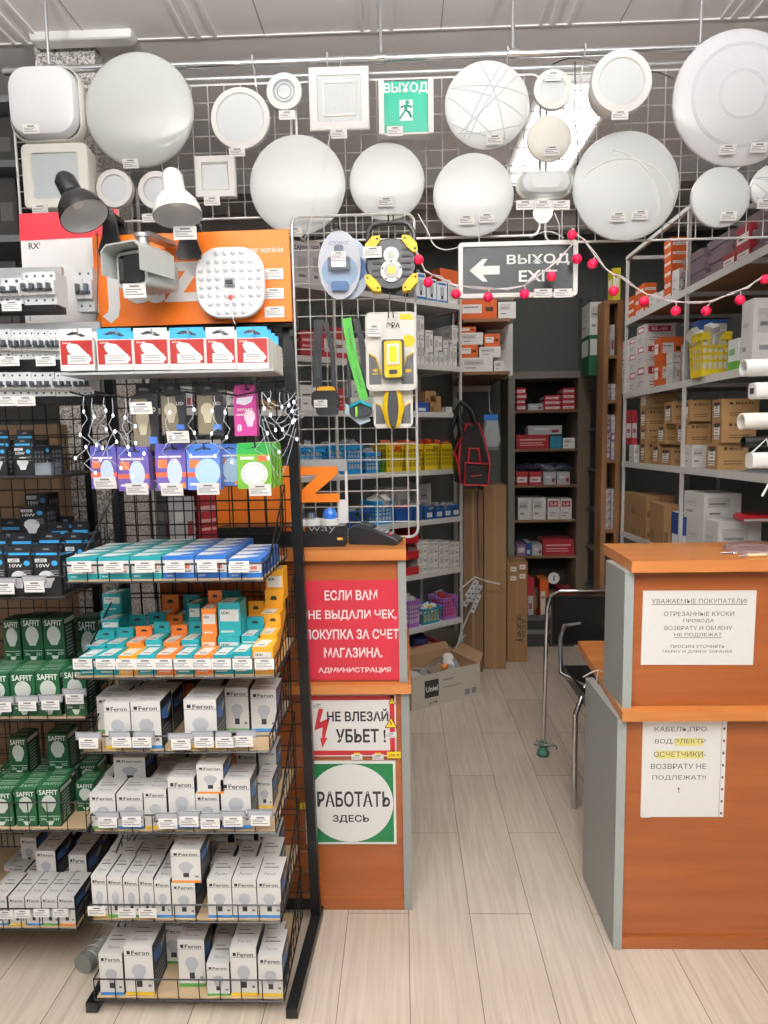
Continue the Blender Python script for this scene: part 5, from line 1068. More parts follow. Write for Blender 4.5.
# display stand with jazz letters, black base, ball lamp
p0 = AY(218, 548, yf+.06); p1 = AY(345, 548, yf+.06)
f = thing('lamp_display', 'counter display with black base, orange letters and a blue ball lamp', 'display', ((p0.x+p1.x)/2, yf+.08, Z)); o = Vector(f.location)
zt3 = AY(345, 526, yf+.06).z
b = MB(); b.box(p0.x-o.x, p1.x-o.x, -.02, .1, 0, zt3-Z, mat('17171a', .35)); b.build('base', f)
b = MB(); q = AY(322, 530, yf+.06)-o; b.text('way', q.x, q.z, -.0212, .022, mat('9c9a96', .4), -.02, sz(308, 335, 530, yf+.06)); q = AY(300, 530, yf+.06)-o; b.text('jazz', q.x-.02, q.z+.002, -.0212, .022, mat('f07e1a', .4), .01, sz(283, 307, 530, yf+.06)); q = AY(341, 540, yf+.06)-o; b.box(q.x-.012, q.x+.006, -.0214, -.0208, q.z, q.z+.008, mat('e8b84a', .4)); b.build('lettering', f)
b = MB(); q0 = AY(214, 467, yf+.13)-o; q1 = AY(292, 526, yf+.13)-o; b.box(q0.x, q1.x, q0.y, q0.y+.006, q1.z, q0.z, mat('f08020', .4)); 
q0 = AY(296, 467, yf+.13)-o; q1 = AY(339, 502, yf+.13)-o; x0, x1, z1, z0 = q0.x, q1.x, q0.z, q1.z; w = x1-x0; h = z0-z1
H = z1-z0
for o_ in ([(x0, z1), (x0, z1-H*.24), (x0+w*.52, z1-H*.24), (x1, z1)][::1],): pass
b.prism([(x0, z0), (x1, z0), (x1, z0+H*.24), (x0+w*.42, z0+H*.24), (x1-w*.03, z1-H*.22), (x1-w*.03, z1), (x0, z1), (x0, z1-H*.24), (x0+w*.5, z1-H*.24), (x0, z0+H*.22)], q0.y, q0.y+.008, mat('f08020', .4)); b.build('letter_panel', f)
b = MB(); q = AY(330, 516, yf+.1)-o; r_ = sz(323, 338, 516, yf+.1)/2; b.T = T(q.x, q.y, q.z+.004); b.lathe([(1e-5, -r_), (r_*.7, -r_*.7), (r_, 0), (r_*.7, r_*.7), (1e-5, r_)], mat('2a6fd0', .2, coat=.6), 24); b.build('ball_lamp', f, sharp=80)
for px in (312, 330, 300):
    b = MB(); q = AY(px, 521, yf+.1)-o; b.cyl((q.x, q.y, zt3-Z), (q.x, q.y, zt3-Z+.02), .03, WHT, 20); b.cyl((q.x, q.y, zt3-Z+.02), (q.x, q.y, zt3-Z+.04 if px != 330 else zt3-Z+.022), .014, CHROME, 14); b.build('socket', f)
b = MB(); q0 = AY(338, 500, yf+.14)-o; q1 = AY(346, 500, yf+.14)-o; b.box(q0.x, q1.x, q0.y, q0.y+.01, zt3-Z, q0.z, WHT); q0 = AY(299, 460, yf+.145)-o; q1 = AY(347, 471, yf+.145)-o; b.box(q0.x, q1.x, q0.y, q0.y+.03, q1.z, q0.z, mat('aeb2b4', .3, .4)); b.box(q1.x-.008, q1.x, q0.y+.004, q0.y+.02, zt3-Z, q0.z, WHT); b.build('frame', f)
# ------------------------------------------------------------------ on the right counter
Z = ZRT
p = AZ(756, 549, Z); f = thing('plastic_dish', 'clear pinkish plastic dish lying on the right countertop', 'dish', (p.x, p.y-.04, Z)); b = MB(); b.lathe([(.1, .0), (.11, .004), (.105, .014), (.09, .018), (1e-5, .02)], mat('b89a9c', .15, alpha=.55), 32); b.build('dish', f)
p = AZ(754, 557, Z); f = thing('pen', 'pale yellow pen with metal tip on the right countertop', 'pen', (p.x, p.y+.0, Z+.005), 0); b = MB(); b.cyl((-.02, 0, 0), (.07, 0, 0), .0045, mat('e3cf9a', .4), 10); b.build('barrel', f); b = MB(); b.cyl((-.02, 0, 0), (-.045, 0, -.002), .0045, CHROME, 10, r2=.001); b.build('tip', f)
p = AZ(737, 553, Z+.003); b = MB()
for k in range(3): a0 = .6*k; b.tube([(.0, 0, .0005*k), (-.02*math.cos(a0*.5), .012*math.sin(a0)-.004, 0), (-.045, .01*(k-1), 0)], .0016, CHROME, 5)
b.tube([(.012*math.cos(a), .009*math.sin(a), 0) for a in [2*PI*k/14 for k in range(14)]], .0022, CHROME, 5, True); tag(b.build('key_bunch', loc=p), 'small bunch of metal keys beside the pen on the right countertop', 'keys')
# string tied at the ledge
q = AZ(585, 672, zs2)
f = thing('string', 'white string tied round the right counter ledge', 'string', q); b = MB(); P = [AY(583, 677, q.y-.06)-q, AY(592, 672, q.y-.05)-q, AY(598, 670, q.y-.04)-q, AY(604, 672, q.y-.03)-q]; b.tube(P, .002, mat('c9c0b4', .7), 5); b.tube([P[2], AY(597, 678, q.y-.05)-q, AY(596, 684, q.y-.05)-q], .0016, mat('c9c0b4', .7), 5); b.build('cord', f)
# ------------------------------------------------------------------ back room : helper packs
def k_plain(b, body, side=None, top=None, decs=()): carton(b, body, side, top, decs)
def K_(key, *a): return getk('c_'+key, carton, *a)
LBL = [('b', -.3, .1, .45, .8, 'e9e7e2'), ('b', -.25, .05, .66, .74, 'b0303a'), ('b', -.25, .0, .5, .54, '55555a')]
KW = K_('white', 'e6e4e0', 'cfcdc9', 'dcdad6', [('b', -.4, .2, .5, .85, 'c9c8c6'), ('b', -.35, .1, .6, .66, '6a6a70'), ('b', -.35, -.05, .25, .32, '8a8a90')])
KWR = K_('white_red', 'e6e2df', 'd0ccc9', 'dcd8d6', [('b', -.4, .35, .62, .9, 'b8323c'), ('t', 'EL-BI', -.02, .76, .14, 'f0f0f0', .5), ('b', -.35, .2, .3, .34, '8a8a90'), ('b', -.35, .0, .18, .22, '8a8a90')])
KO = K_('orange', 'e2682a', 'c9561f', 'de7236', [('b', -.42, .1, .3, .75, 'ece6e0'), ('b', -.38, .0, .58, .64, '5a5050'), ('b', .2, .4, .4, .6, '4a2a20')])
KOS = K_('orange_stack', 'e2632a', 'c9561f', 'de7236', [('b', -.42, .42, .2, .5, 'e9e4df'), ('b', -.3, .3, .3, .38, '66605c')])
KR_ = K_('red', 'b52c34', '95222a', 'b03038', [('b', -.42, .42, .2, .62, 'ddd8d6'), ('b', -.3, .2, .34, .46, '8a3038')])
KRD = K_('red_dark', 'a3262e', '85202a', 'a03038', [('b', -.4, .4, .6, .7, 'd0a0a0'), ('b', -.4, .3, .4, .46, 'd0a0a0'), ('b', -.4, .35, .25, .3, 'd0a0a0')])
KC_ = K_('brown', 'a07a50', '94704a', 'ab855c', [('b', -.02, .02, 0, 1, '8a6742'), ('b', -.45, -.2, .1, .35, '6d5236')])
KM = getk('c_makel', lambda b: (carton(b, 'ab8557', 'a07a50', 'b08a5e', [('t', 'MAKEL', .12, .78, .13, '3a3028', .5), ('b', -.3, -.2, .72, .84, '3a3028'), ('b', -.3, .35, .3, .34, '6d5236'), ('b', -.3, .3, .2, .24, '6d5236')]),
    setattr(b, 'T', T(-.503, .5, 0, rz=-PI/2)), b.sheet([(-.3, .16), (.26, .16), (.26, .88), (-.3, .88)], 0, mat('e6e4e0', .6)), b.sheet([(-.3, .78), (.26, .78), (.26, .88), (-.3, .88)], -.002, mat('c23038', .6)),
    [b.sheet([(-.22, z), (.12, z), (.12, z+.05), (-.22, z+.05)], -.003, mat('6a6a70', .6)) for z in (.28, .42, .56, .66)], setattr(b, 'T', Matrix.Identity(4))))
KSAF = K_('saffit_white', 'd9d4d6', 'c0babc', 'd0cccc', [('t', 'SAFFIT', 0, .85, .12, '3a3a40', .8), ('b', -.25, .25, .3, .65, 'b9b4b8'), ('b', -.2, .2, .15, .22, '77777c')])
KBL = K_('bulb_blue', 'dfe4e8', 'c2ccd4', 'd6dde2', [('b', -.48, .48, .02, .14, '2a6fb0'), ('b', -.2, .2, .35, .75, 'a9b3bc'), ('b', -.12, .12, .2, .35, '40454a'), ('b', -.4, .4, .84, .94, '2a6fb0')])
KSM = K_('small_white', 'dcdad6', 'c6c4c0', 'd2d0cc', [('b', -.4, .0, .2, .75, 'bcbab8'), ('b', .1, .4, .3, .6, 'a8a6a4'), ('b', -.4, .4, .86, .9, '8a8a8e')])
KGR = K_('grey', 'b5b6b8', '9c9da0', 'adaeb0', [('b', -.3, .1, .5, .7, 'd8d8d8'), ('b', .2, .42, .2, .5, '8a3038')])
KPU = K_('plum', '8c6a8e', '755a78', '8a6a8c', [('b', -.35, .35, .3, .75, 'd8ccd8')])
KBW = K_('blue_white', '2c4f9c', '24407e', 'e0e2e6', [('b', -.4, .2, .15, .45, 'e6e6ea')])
def brow(pl, z0, items, where, group=None, depth=.2, ins=.02):
    """items: (mesh, desc, x0, x1, ytop, on, name, cat)"""
    p = pl.back(ins); tops = []
    for i, it in enumerate(items):
        me, desc, x0, x1, yt = it[:5]; on = it[5] if len(it) > 5 else None; dp = it[6] if len(it) > 6 else depth; bk = it[7] if len(it) > 7 else 0
        zb = z0 if on is None else tops[on]; pp = p.back(bk) if bk else p
        a, z = pp.hit(x0, yt); c, _ = pp.hit(x1, yt); h = max(.015, z-zb); tops.append(zb+h+.0005)
        same = [j for j in range(len(items)) if items[j][1] == desc]; n = len(same); pos = same.index(i)
        lab = '%s on %s' % (desc, where) if n == 1 else '%s, %s of %s alike, %s' % (desc, ORD[pos] if pos < 12 else 'last', ('two', 'three', 'four', 'five', 'six', 'seven', 'eight', 'nine', 'ten', 'eleven', 'twelve')[min(n, 12)-2], where)
        inst('box', me, pp.pt((a+c)/2, 0, zb+.0005), pp.rz, (c-a-.002, dp, h), lab, 'box', group)
WM = mat('cfcdca', .45); BW = wood('7a5334', '8f6540', .5, (1.5, 8, 8), 'shelf_board')
def shelfunit(name, label, pl, s0, s1, dep, zs, posts, ztop, mboard=None, gridp=.014, th=.022, cross=False):
    f = thing(name, label, 'shelf', pl.pt((s0+s1)/2, dep/2, 0), pl.rz); L = (s1-s0)/2
    for z in zs:
        b = MB(); b.box(-L, L, -dep/2, dep/2, z-th*.5, z, mboard or WM); b.box(-L, L, -dep/2-.003, -dep/2, z-th*1.3, z+.003, WM); b.box(-L-.003, -L, -dep/2, dep/2, z-th*1.3, z+.003, WM); b.box(L, L+.003, -dep/2, dep/2, z-th*1.3, z+.003, WM); b.build('shelf_board', f)
    for s in posts:
        for d in (-dep/2-.004, dep/2-gridp+.004):
            b = MB(); x = s-(s0+s1)/2; b.box(x-gridp/2, x+gridp/2, d-.0, d+gridp, 0, ztop, WM); b.build('post', f)
    return f
# ---- left shelving behind the counter, set at an angle
rzS = math.atan2(.614, .789); p = AY(462, 460, 4.3); SP = Plane(p.x, p.y, rzS)
def zS(py, px=458): return SP.hit(px, py)[1]
zs = {k: zS(v) for k, v in dict(a=305, b=367, c=413, d=469, e=517, f=568, g=619).items()}
sA = SP.hit(150, 470)[0]
shelfunit('metal_shelving', 'white metal shelving behind the left counter, filled with boxes and baskets', SP, sA, .0, .42, list(zs.values()), [sA+.01, sA+.75, -.95, -.008], zS(255))
W = {k: v for k, v in zip('abcdefg', ('the top shelf board behind left counter', 'the second shelf behind left counter', 'the third shelf behind left counter', 'the fourth shelf behind left counter', 'the fifth shelf behind left counter', 'the sixth shelf behind left counter', 'the lowest shelf behind left counter'))}
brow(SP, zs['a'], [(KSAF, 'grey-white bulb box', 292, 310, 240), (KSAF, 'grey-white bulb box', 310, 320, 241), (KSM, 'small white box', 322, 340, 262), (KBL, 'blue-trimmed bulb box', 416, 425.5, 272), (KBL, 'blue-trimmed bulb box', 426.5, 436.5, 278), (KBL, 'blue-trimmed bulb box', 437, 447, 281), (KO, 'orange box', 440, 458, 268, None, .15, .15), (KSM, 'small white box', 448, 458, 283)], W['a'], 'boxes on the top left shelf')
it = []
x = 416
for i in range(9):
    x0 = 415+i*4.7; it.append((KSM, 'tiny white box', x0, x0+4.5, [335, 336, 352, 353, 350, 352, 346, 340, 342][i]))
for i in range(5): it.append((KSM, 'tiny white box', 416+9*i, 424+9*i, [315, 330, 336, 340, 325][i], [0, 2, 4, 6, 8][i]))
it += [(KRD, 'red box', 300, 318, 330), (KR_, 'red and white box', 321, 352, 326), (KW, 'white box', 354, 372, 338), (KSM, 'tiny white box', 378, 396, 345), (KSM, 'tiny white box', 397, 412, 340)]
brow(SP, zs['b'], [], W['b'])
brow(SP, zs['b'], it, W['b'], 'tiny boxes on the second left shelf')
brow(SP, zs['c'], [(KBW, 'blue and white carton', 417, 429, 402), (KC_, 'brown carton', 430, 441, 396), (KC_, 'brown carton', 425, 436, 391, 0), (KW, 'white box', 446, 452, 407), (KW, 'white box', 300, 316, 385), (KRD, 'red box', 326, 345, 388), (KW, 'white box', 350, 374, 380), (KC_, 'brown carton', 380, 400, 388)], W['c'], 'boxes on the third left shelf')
def crate(pl, x0, x1, yt, z0, m, label, dep=.16, ins=.02, group=None, fillm=None, cat='basket', name='storage_basket', solid=False):
    p = pl.back(ins); a, z = p.hit(x0, yt); c, _ = p.hit(x1, yt); h = z-z0; w = c-a-.004; f = thing(name, label, cat, p.pt((a+c)/2, 0, z0), pl.rz, group)
    b = MB(); t = .003; k = .86
    def wall(o0, o1):  # slotted wall between two bottom points
        (xa, ya), (xb, yb_) = o0, o1
        n = 5 if not solid else 0
        def P(t_, zz): kk = k+(1-k)*zz/h; cx = (xa+(xb-xa)*t_); cy = (ya+(yb_-ya)*t_-dep/2); return (cx*kk, cy*kk+dep/2, zz)
        if solid: b.add([P(0, 0), P(1, 0), P(1, h), P(0, h)], [(0, 1, 2, 3)], m); return
        for za, zb in ((0, .18*h), (.84*h, h)): b.add([P(0, za), P(1, za), P(1, zb), P(0, zb)], [(0, 1, 2, 3)], m)
        for q in (.34, .5, .66): b.add([P(0, h*q), P(1, h*q), P(1, h*(q+.055)), P(0, h*(q+.055))], [(0, 1, 2, 3)], m)
        for i in range(n+1):
            t0 = i/n*.94; b.add([P(t0, .15*h), P(t0+.06, .15*h), P(t0+.06, .86*h), P(t0, .86*h)], [(0, 1, 2, 3)], m)
    cs = [(-w/2, 0), (w/2, 0), (w/2, dep), (-w/2, dep)]
    for i in range(4): wall(cs[i], cs[(i+1) % 4])
    b.add([(x_*k, (y_-dep/2)*k+dep/2, .002) for x_, y_ in cs], [(0, 1, 2, 3)], m)
    for i in range(4): q, r = cs[i], cs[(i+1) % 4]; b.tube([(q[0], q[1], h), (r[0], r[1], h)], .004, m, 4)
    o = b.build('basket' if cat == 'basket' else 'bin', f)
    if fillm is not None:
        random.seed(int(x0)); b = MB(); 
        b.box(-w*.4, w*.4, dep*.08, dep*.92, .003, h*.8, fillm[0])
        for i in range(7): b.T = T(random.uniform(-w*.3, w*.3), random.uniform(dep*.15, dep*.7), h*.8, ry=random.uniform(-.6, .6), rx=random.uniform(-.4, .4), rz=random.uniform(0, 3)); b.box(-w*.2, w*.2, -.02, .02, 0, h*random.uniform(.15, .45), random.choice(fillm))
        o = b.build('contents', f); 
        if len(fillm) > 1: o['kind'] = 'stuff'
    return f
CB_ = mat('1f8fd0', .4); CY_ = mat('e9cf25', .4); CP_ = mat('a468b8', .4); CT_ = mat('1f8aa8', .4); CN_ = mat('1d4f9c', .4)
mix = [mat('c9c7c4', .5), mat('c8452e', .5), mat('8d8f92', .5), mat('dcdad4', .5)]
for i, (x0, x1, yt) in enumerate(((299, 326, 448), (327.5, 345.5, 446), (347, 364, 445), (365.5, 381, 453))):
    crate(SP, x0, x1, yt, zs['d'], CB_, 'bright blue basket on the fourth left shelf, %s of the blue ones' % nth(i, 4), group='blue baskets left of the yellow ones', fillm=[mix[0], mix[2], mix[3]])
for i, (x0, x1, yt) in enumerate(((386, 404, 445), (405.5, 423.5, 445), (424.5, 440, 445), (441, 455, 445))):
    crate(SP, x0, x1, yt, zs['d'], CY_, 'yellow basket on the fourth left shelf, %s of four' % nth(i, 4), group='yellow baskets on the left shelving', fillm=[mat('b89a28', .5), mix[1], mat('e2622a', .5)])
crate(SP, 381.5, 385.5, 460, zs['d'], mat('5a9a3a', .5), 'narrow green basket between blue and yellow baskets', fillm=None)
brow(SP, zs['e'], [(KW, 'tall white box', 419, 431, 484, None, .15, .2), (KSM, 'small printed white box', 385, 410, 488, None, .12, .2)], W['e'], None)
crate(SP, 349, 371, 512, zs['e'], CN_, 'dark blue basket left of the bright blue one, fifth left shelf', fillm=[mat('2d4f3a', .5), mix[2]])
crate(SP, 374, 394, 502, zs['e'], CB_, 'bright blue basket in the middle of the fifth left shelf', fillm=[mix[3], mix[0], mix[3]])
crate(SP, 396, 413, 509, zs['e'], CN_, 'dark blue bin with a white label left of the small bins', fillm=[mat('2d4f3a', .5), mix[1]], cat='bin', solid=True)
for i, (x0, x1) in enumerate(((414, 423.5), (424.5, 434), (435, 443.5), (444, 451.5), (452, 459.5))):
    f = crate(SP, x0, x1, 507-.3*i, zs['e'], mat('24528f', .4), 'small dark blue bin on the fifth left shelf, %s of five' % nth(i, 5), dep=.1, group='small blue bins', cat='bin', name='storage_bin', solid=True, fillm=[mix[2]])
    if i: b = MB(); price(b, 0, .03, -.003, .04, .028); b.build('label_card', f)
G_ = 'boxes seen through the back of the black stand'
for zk, nmk in (('b', 'second'), ('c', 'third'), ('d', 'fourth'), ('e', 'fifth')):
    yb_ = dict(b=372, c=420, d=474, e=528)[zk]; hh = dict(b=(28, 36, 24, 30), c=(34, 26, 30, 20), d=(24, 34, 28, 32), e=(30, 38, 26, 34))[zk]
    ms = [(KC_, 'brown box'), (KGR, 'grey printed box'), (KRD, 'dark red box'), (KW, 'white box')]
    brow(SP, zs[zk], [(*ms[(i+len(nmk)) % 4], x_, x_+w_, yb_-hh[i]) for i, (x_, w_) in enumerate(((168, 26), (197, 24), (226, 22), (252, 26)))], '%s left shelf, behind the black stand' % nmk, G_, .2)
# red stacked bins and small boxes
z = zs['f']
for i, (yt, yb) in enumerate(((541, 551), (563, 574))):
    pass
rd = mat('b81f26', .4)
for i, zz in enumerate((z, z+.1, z+.2)):
    f = thing('stacking_bin', 'red open-front bin, %s of the stack behind the countertop corner' % ['lowest', 'middle', 'topmost'][i], 'bin', SP.pt(SP.hit(406, 560)[0], .02, zz), rzS, 'red bins')
    b = MB(); w = .11; b.add([(-w, -.0, .0), (w, 0, 0), (w, .2, 0), (-w, .2, 0)], [(0, 1, 2, 3)], rd)
    for s in (-w, w): b.prism([(0, 0)], 0, 0, rd) if 0 else b.add([(s, -.01, 0), (s, .2, 0), (s, .2, .095), (s, .04, .095), (s, -.01, .05)], [(0, 1, 2, 3, 4)], rd)
    b.add([(-w, .2, 0), (w, .2, 0), (w, .2, .095), (-w, .2, .095)], [(0, 1, 2, 3)], rd); b.add([(-w, 0, 0), (w, 0, 0), (w, -.01, .05), (-w, -.01, .05)], [(0, 1, 2, 3)], rd); b.tube([(-w, -.01, .05), (w, -.01, .05)], .004, rd, 4); b.build('bin', f)
it = []
for j in range(4):
    for i in range(4):
        x0 = 417.5+i*10.6; it.append((KSM, 'small white carton', x0, x0+10.2, [566, 556, 548, 542][j]+[0, 0, 0, 1][i]-0*i, None if j == 0 else (j-1)*4+i))
brow(SP, z, it, 'sixth left shelf', 'small white cartons stacked on the sixth left shelf', .1)
crate(SP, 409, 421, 602, zs['g'], CP_, 'purple basket at the left end of the lowest left shelf', fillm=[mix[3], mix[0]])
crate(SP, 422.5, 442, 610, zs['g'], CT_, 'teal basket between the two purple baskets', fillm=[mat('d9a92a', .5), mix[3]])
crate(SP, 443.5, 458.5, 599, zs['g'], CP_, 'purple basket at the right end of the lowest left shelf', fillm=[mat('b03038', .5), mix[2]])
crate(SP, 412, 440, 648, .06, mat('8f2028', .5), 'dark red crate on the floor under the left shelving', fillm=[mat('3a3a44', .5), mat('2a3a6a', .5)], dep=.3, ins=.06)
# ---- wooden-board shelf beyond, seen from below
BP = Plane(p.x+.02, 4.38, 0)
bz1, bz2 = AY(507, 318, 4.38).z, AY(507, 371, 4.38).z
x1 = AY(510, 350, 4.38).x; s1_ = x1-BP.o.x
f = thing('bracket_shelf', 'pair of brown boards with orange and white boxes, left of the dark back wall', 'shelf', (BP.o.x+s1_/2, 4.55, bz2))
for z in (bz1, bz2): b = MB(); b.T = Matrix.Translation(-f.location); b.box(BP.o.x, x1, 4.38, 5.3, z-.02, z, BW); b.build('board', f)
b = MB(); b.T = Matrix.Translation(-f.location)
for z in (bz1, bz2): b.box(BP.o.x, x1, 5.3, 5.35, z-.06, z, WM)
b.box(BP.o.x, BP.o.x+.03, 5.28, 5.35, 0, bz1+.3, WM); b.build('wall_bracket', f)
brow(BP, bz1, [(KO, 'long orange box', 459, 497, 300, None, .4), (KW, 'white box', 498, 516, 302, None, .3), (KW, 'white box', 489, 515, 292, 0, .3)], 'the upper brown board', None)
brow(BP, bz2, [(KW, 'white box', 461, 493, 358, None, .4), (KW, 'white box', 494, 504, 361, None, .4), (KO, 'orange box', 460, 478, 345, 0, .4), (KW, 'white box', 479, 501, 347, 0, .3), (KW, 'white box', 460, 483, 333, 2, .4), (KO, 'orange box', 484, 500, 334, 3, .3), (KW, 'tall white carton', 486, 513, 324, None, .3, .3), (KO, 'orange box', 459, 476, 327, 4, .4)], 'the lower brown board', 'boxes on the lower brown board')
# ---- bag on the shelf post
BG = mat('0b0b0e', .6, scale=60, bump=.3); BR = mat('c4202c', .5)
q = SP.pt(-.075, -.11, SP.hit(468, 485)[1]); f = thing('tool_bag', 'black tool bag with red piping hanging from the left shelving post', 'bag', q, .2)
k = 4.2/660
def bo(x, y): return ((x-467)*k, (485-y)*k)
b = MB(); oo = [bo(455, 480), bo(481, 482), bo(484, 460), bo(478, 436), bo(473, 424), bo(461, 424), bo(455, 440), bo(453, 462)]
b.loft([[(a, y, c) for a, c in [(x*s, (z-.15)*s+.15) for x, z in oo]] for y, s in ((-.01, .9), (-.03, 1), (-.12, 1), (-.15, .9))], BG); b.build('body', f, bevel=.008)
b = MB(); pk_ = [bo(457, 481), bo(480, 482), bo(482, 462), bo(458, 460)]; b.loft([[(a*s, y, (c-.04)*s+.04) for a, c in pk_] for y, s in ((-.14, 1), (-.18, 1), (-.19, .9))], BG); b.build('front_pocket', f, bevel=.008)
b = MB(); b.tube([(a, -.155, c) for a, c in oo], .006, BR, 5, True); b.tube([(a, -.19, c) for a, c in pk_], .006, BR, 5, True); b.tube([(bo(462, 462)[0], -.16, bo(0, 462)[1]), (bo(463, 447)[0], -.17, bo(0, 447)[1]), (bo(472, 447)[0], -.17, bo(0, 447)[1]), (bo(474, 462)[0], -.16, bo(0, 462)[1])], .007, BR, 5); b.tube([(bo(463, 478)[0], -.195, bo(0, 473)[1]), (bo(474, 472)[0], -.195, bo(0, 472)[1])], .003, BR, 4); b.build('piping', f)
b = MB()
for pts in ([(458, 430), (452, 412), (457, 403), (466, 412), (470, 428)], [(474, 432), (468, 414), (460, 404), (454, 408), (456, 436)], [(453, 450), (448, 430), (455, 407)]): b.tube([(bo(*c)[0], -.09-.02*i, bo(*c)[1]) for i, c in enumerate(pts)], .014, BG, 6)
b.build('strap', f)
b = MB(); b.tube([(bo(459, 432)[0], -.13, bo(0, 432)[1]), (bo(450, 450)[0], -.13, bo(0, 450)[1]), (bo(456, 470)[0], -.14, bo(0, 470)[1])], .006, BR, 5); b.tube([(bo(457, 402)[0], -.1, bo(0, 404)[1]), (bo(460, 398)[0], .05, bo(0, 398)[1]), (bo(464, 404)[0], .1, bo(0, 404)[1])], .004, ZINC, 5); b.build('hanging_loop', f)
# plastic bag with blue header on a hook
q = AY(491, 433, 4.38); f = thing('plastic_packet', 'clear plastic packet with a blue header hanging beside the tool bag', 'packet', q)
b = MB(); b.prism([(-.045, .08), (.045, .08), (.045, .12), (-.045, .12)], -.004, .0, mat('1f6fc4', .4)); b.build('header', f)
b = MB(); b.loft([[(a, y, c) for a, c in ((-.045*s, -.11*s), (.04*s, -.115*s), (.065*s, -.06*s), (.045*s, .08), (-.045*s, .08), (-.07*s, -.05*s))] for y, s in ((0, .9), (-.02, 1), (-.05, .8))], mat('b9bec2', .2, alpha=.7)); b.build('pouch', f)
b = MB(); b.tube([(0, -.0, .11), (0, .0, .14), (0, .06, .15), (0, .14, bz2-q.z-.02)], .0025, ZINC, 5); b.build('hook', f)
# ---- tall cartons leaning by the shelf
def tallbox(x0, x1, yt, yb, dep, label, m='a07a50', rz=0, decs=()):
    q = AZ((x0+x1)/2, yb, 0); w = (AY(x1, yb, q.y)-AY(x0, yb, q.y)).x; h = AY((x0+x1)/2, yt, q.y).z
    f = thing('tall_carton', label, 'carton', q, rz); b = MB(); b.box(-w/2, w/2, 0, dep, .0, h, mat(m, .75, scale=5, noise=.1)); b.build('body', f, bevel=.004)
    b = MB(); b.box(-w*.06, w*.06, -.0012, 0, .0, h, mat('8d6a44', .35)); b.box(-w*.5, w*.5, -.0014, 0, h*.42, h*.435, mat('7a5a3a', .5))
    if decs:
        for (u, v, s) in decs: b.box(w*u-s, w*u+s, -.002, 0, h*v-s*.8, h*v+s*.8, mat('d9d4cc', .6)); b.box(w*u-s*.7, w*u+s*.4, -.0025, 0, h*v-s*.1, h*v+s*.1, INK)
        b.text('jazz', w*.1, h*.34, -.0025, .05, mat('3a2f24', .6), .02, .2, PI/2); b.text('way', w*.35, h*.34, -.0025, .03, mat('3a2f24', .6), 0, .14, PI/2)
    b.build('tape', f); return f
tallbox(464, 483, 491, 672, .2, 'tall brown carton nearest the left shelving post', '6f5439')
tallbox(484, 506, 485, 669, .24, 'tallest brown carton, between two other standing cartons', '856442')
tallbox(507, 527, 562, 662, .2, 'shorter brown carton with white labels, right of the tallest one', '8a6540', 0, ((-.2, .93, .02), (.25, .95, .02), (-.2, .84, .02), (.25, .86, .02)))
# power strips hanging in front of the tall cartons
q = AY(472, 590, 4.1); f = thing('power_strip_bundle', 'bundle of white power strips and cables against the tall cartons', 'power strips', q); b = MB()
for i, (dx, dz, r) in enumerate(((0, .0, .5), (.025, -.02, .45), (-.02, -.04, .6), (.015, -.07, .4), (-.01, .03, .55))): b.T = T(dx, -.02*i, dz, ry=r); b.box(-.013, .013, -.012, .012, -.06, .06, mat('b4b5b5', .4)); [b.box(-.005, .005, -.014, -.012, z-.005, z+.005, INK) for z in (-.035, 0, .035)]
b.build('strip', f); b = MB(); b.tube([(-.08, 0, .0), (.02, .02, .08), (.1, .02, .05), (.18, .03, .03)], .005, mat('c8c9c9', .4), 6); b.tube([(.05, .04, .12), (.04, .05, .5), (.06, .05, .9)], .004, BLKW, 6); b.tube([(0, 0, -.1), (-.06, 0, -.25), (-.1, .02, -.38), (-.04, .04, -.3)], .005, mat('c8c9c9', .4), 6); b.build('cable', f)
# open carton on the floor
A0 = AZ(412, 712, 0); A1 = AZ(480, 695, 0); d = (A1-A0); w = d.length; rz = math.atan2(d.y, d.x)
f = thing('open_carton', 'open white and brown carton with printed side on the floor by the counter', 'carton', (A0+A1)/2, rz)
h = .2; b = MB(); CC = mat('a08060', .75); CW = mat('b9b2a4', .7)
b.box(-w/2, w/2, 0, .005, 0, h, CW); b.box(-w/2, w/2, .3, .305, 0, h+.02, CC); b.box(-w/2, -w/2+.005, .005, .3, 0, h, CC); b.box(w/2-.005, w/2, .005, .3, 0, h, CC); b.box(-w/2, w/2, .005, .3, 0, .005, CC)
b.add([(-w/2, .305, h), (w/2, .305, h), (w/2+.02, .4, h+.03), (-w/2, .4, h+.04)], [(0, 1, 2, 3)], CC); b.add([(w/2, .0, h), (w/2, .3, h), (w/2+.05, .28, h+.06), (w/2+.04, .02, h+.05)], [(0, 1, 2, 3)], CC); b.build('body', f)
b = MB(); b.box(-w*.32, -w*.12, -.001, 0, h*.3, h*.82, INK); b.text('Uniel', -w*.22, h*.56, -.0015, .032, WHT, .02, w*.17); b.text('J-78', -w*.2, h*.12, -.001, .022, INK, .02, w*.12); b.sheet([(-w*.06, h*.5), (w*.2, h*.5), (w*.2, h*.53), (-w*.06, h*.53)], -.001, GINK); b.sheet([(-w*.06, h*.72), (w*.1, h*.72), (w*.1, h*.76), (-w*.06, h*.76)], -.001, GINK)
for k in range(2): b.sheet([(w*(.27+.1*k), h*.12), (w*(.34+.1*k), h*.12), (w*(.34+.1*k), h*.3), (w*(.27+.1*k), h*.3)], -.001, GINK)
b.build('print', f)
random.seed(3); b = MB()
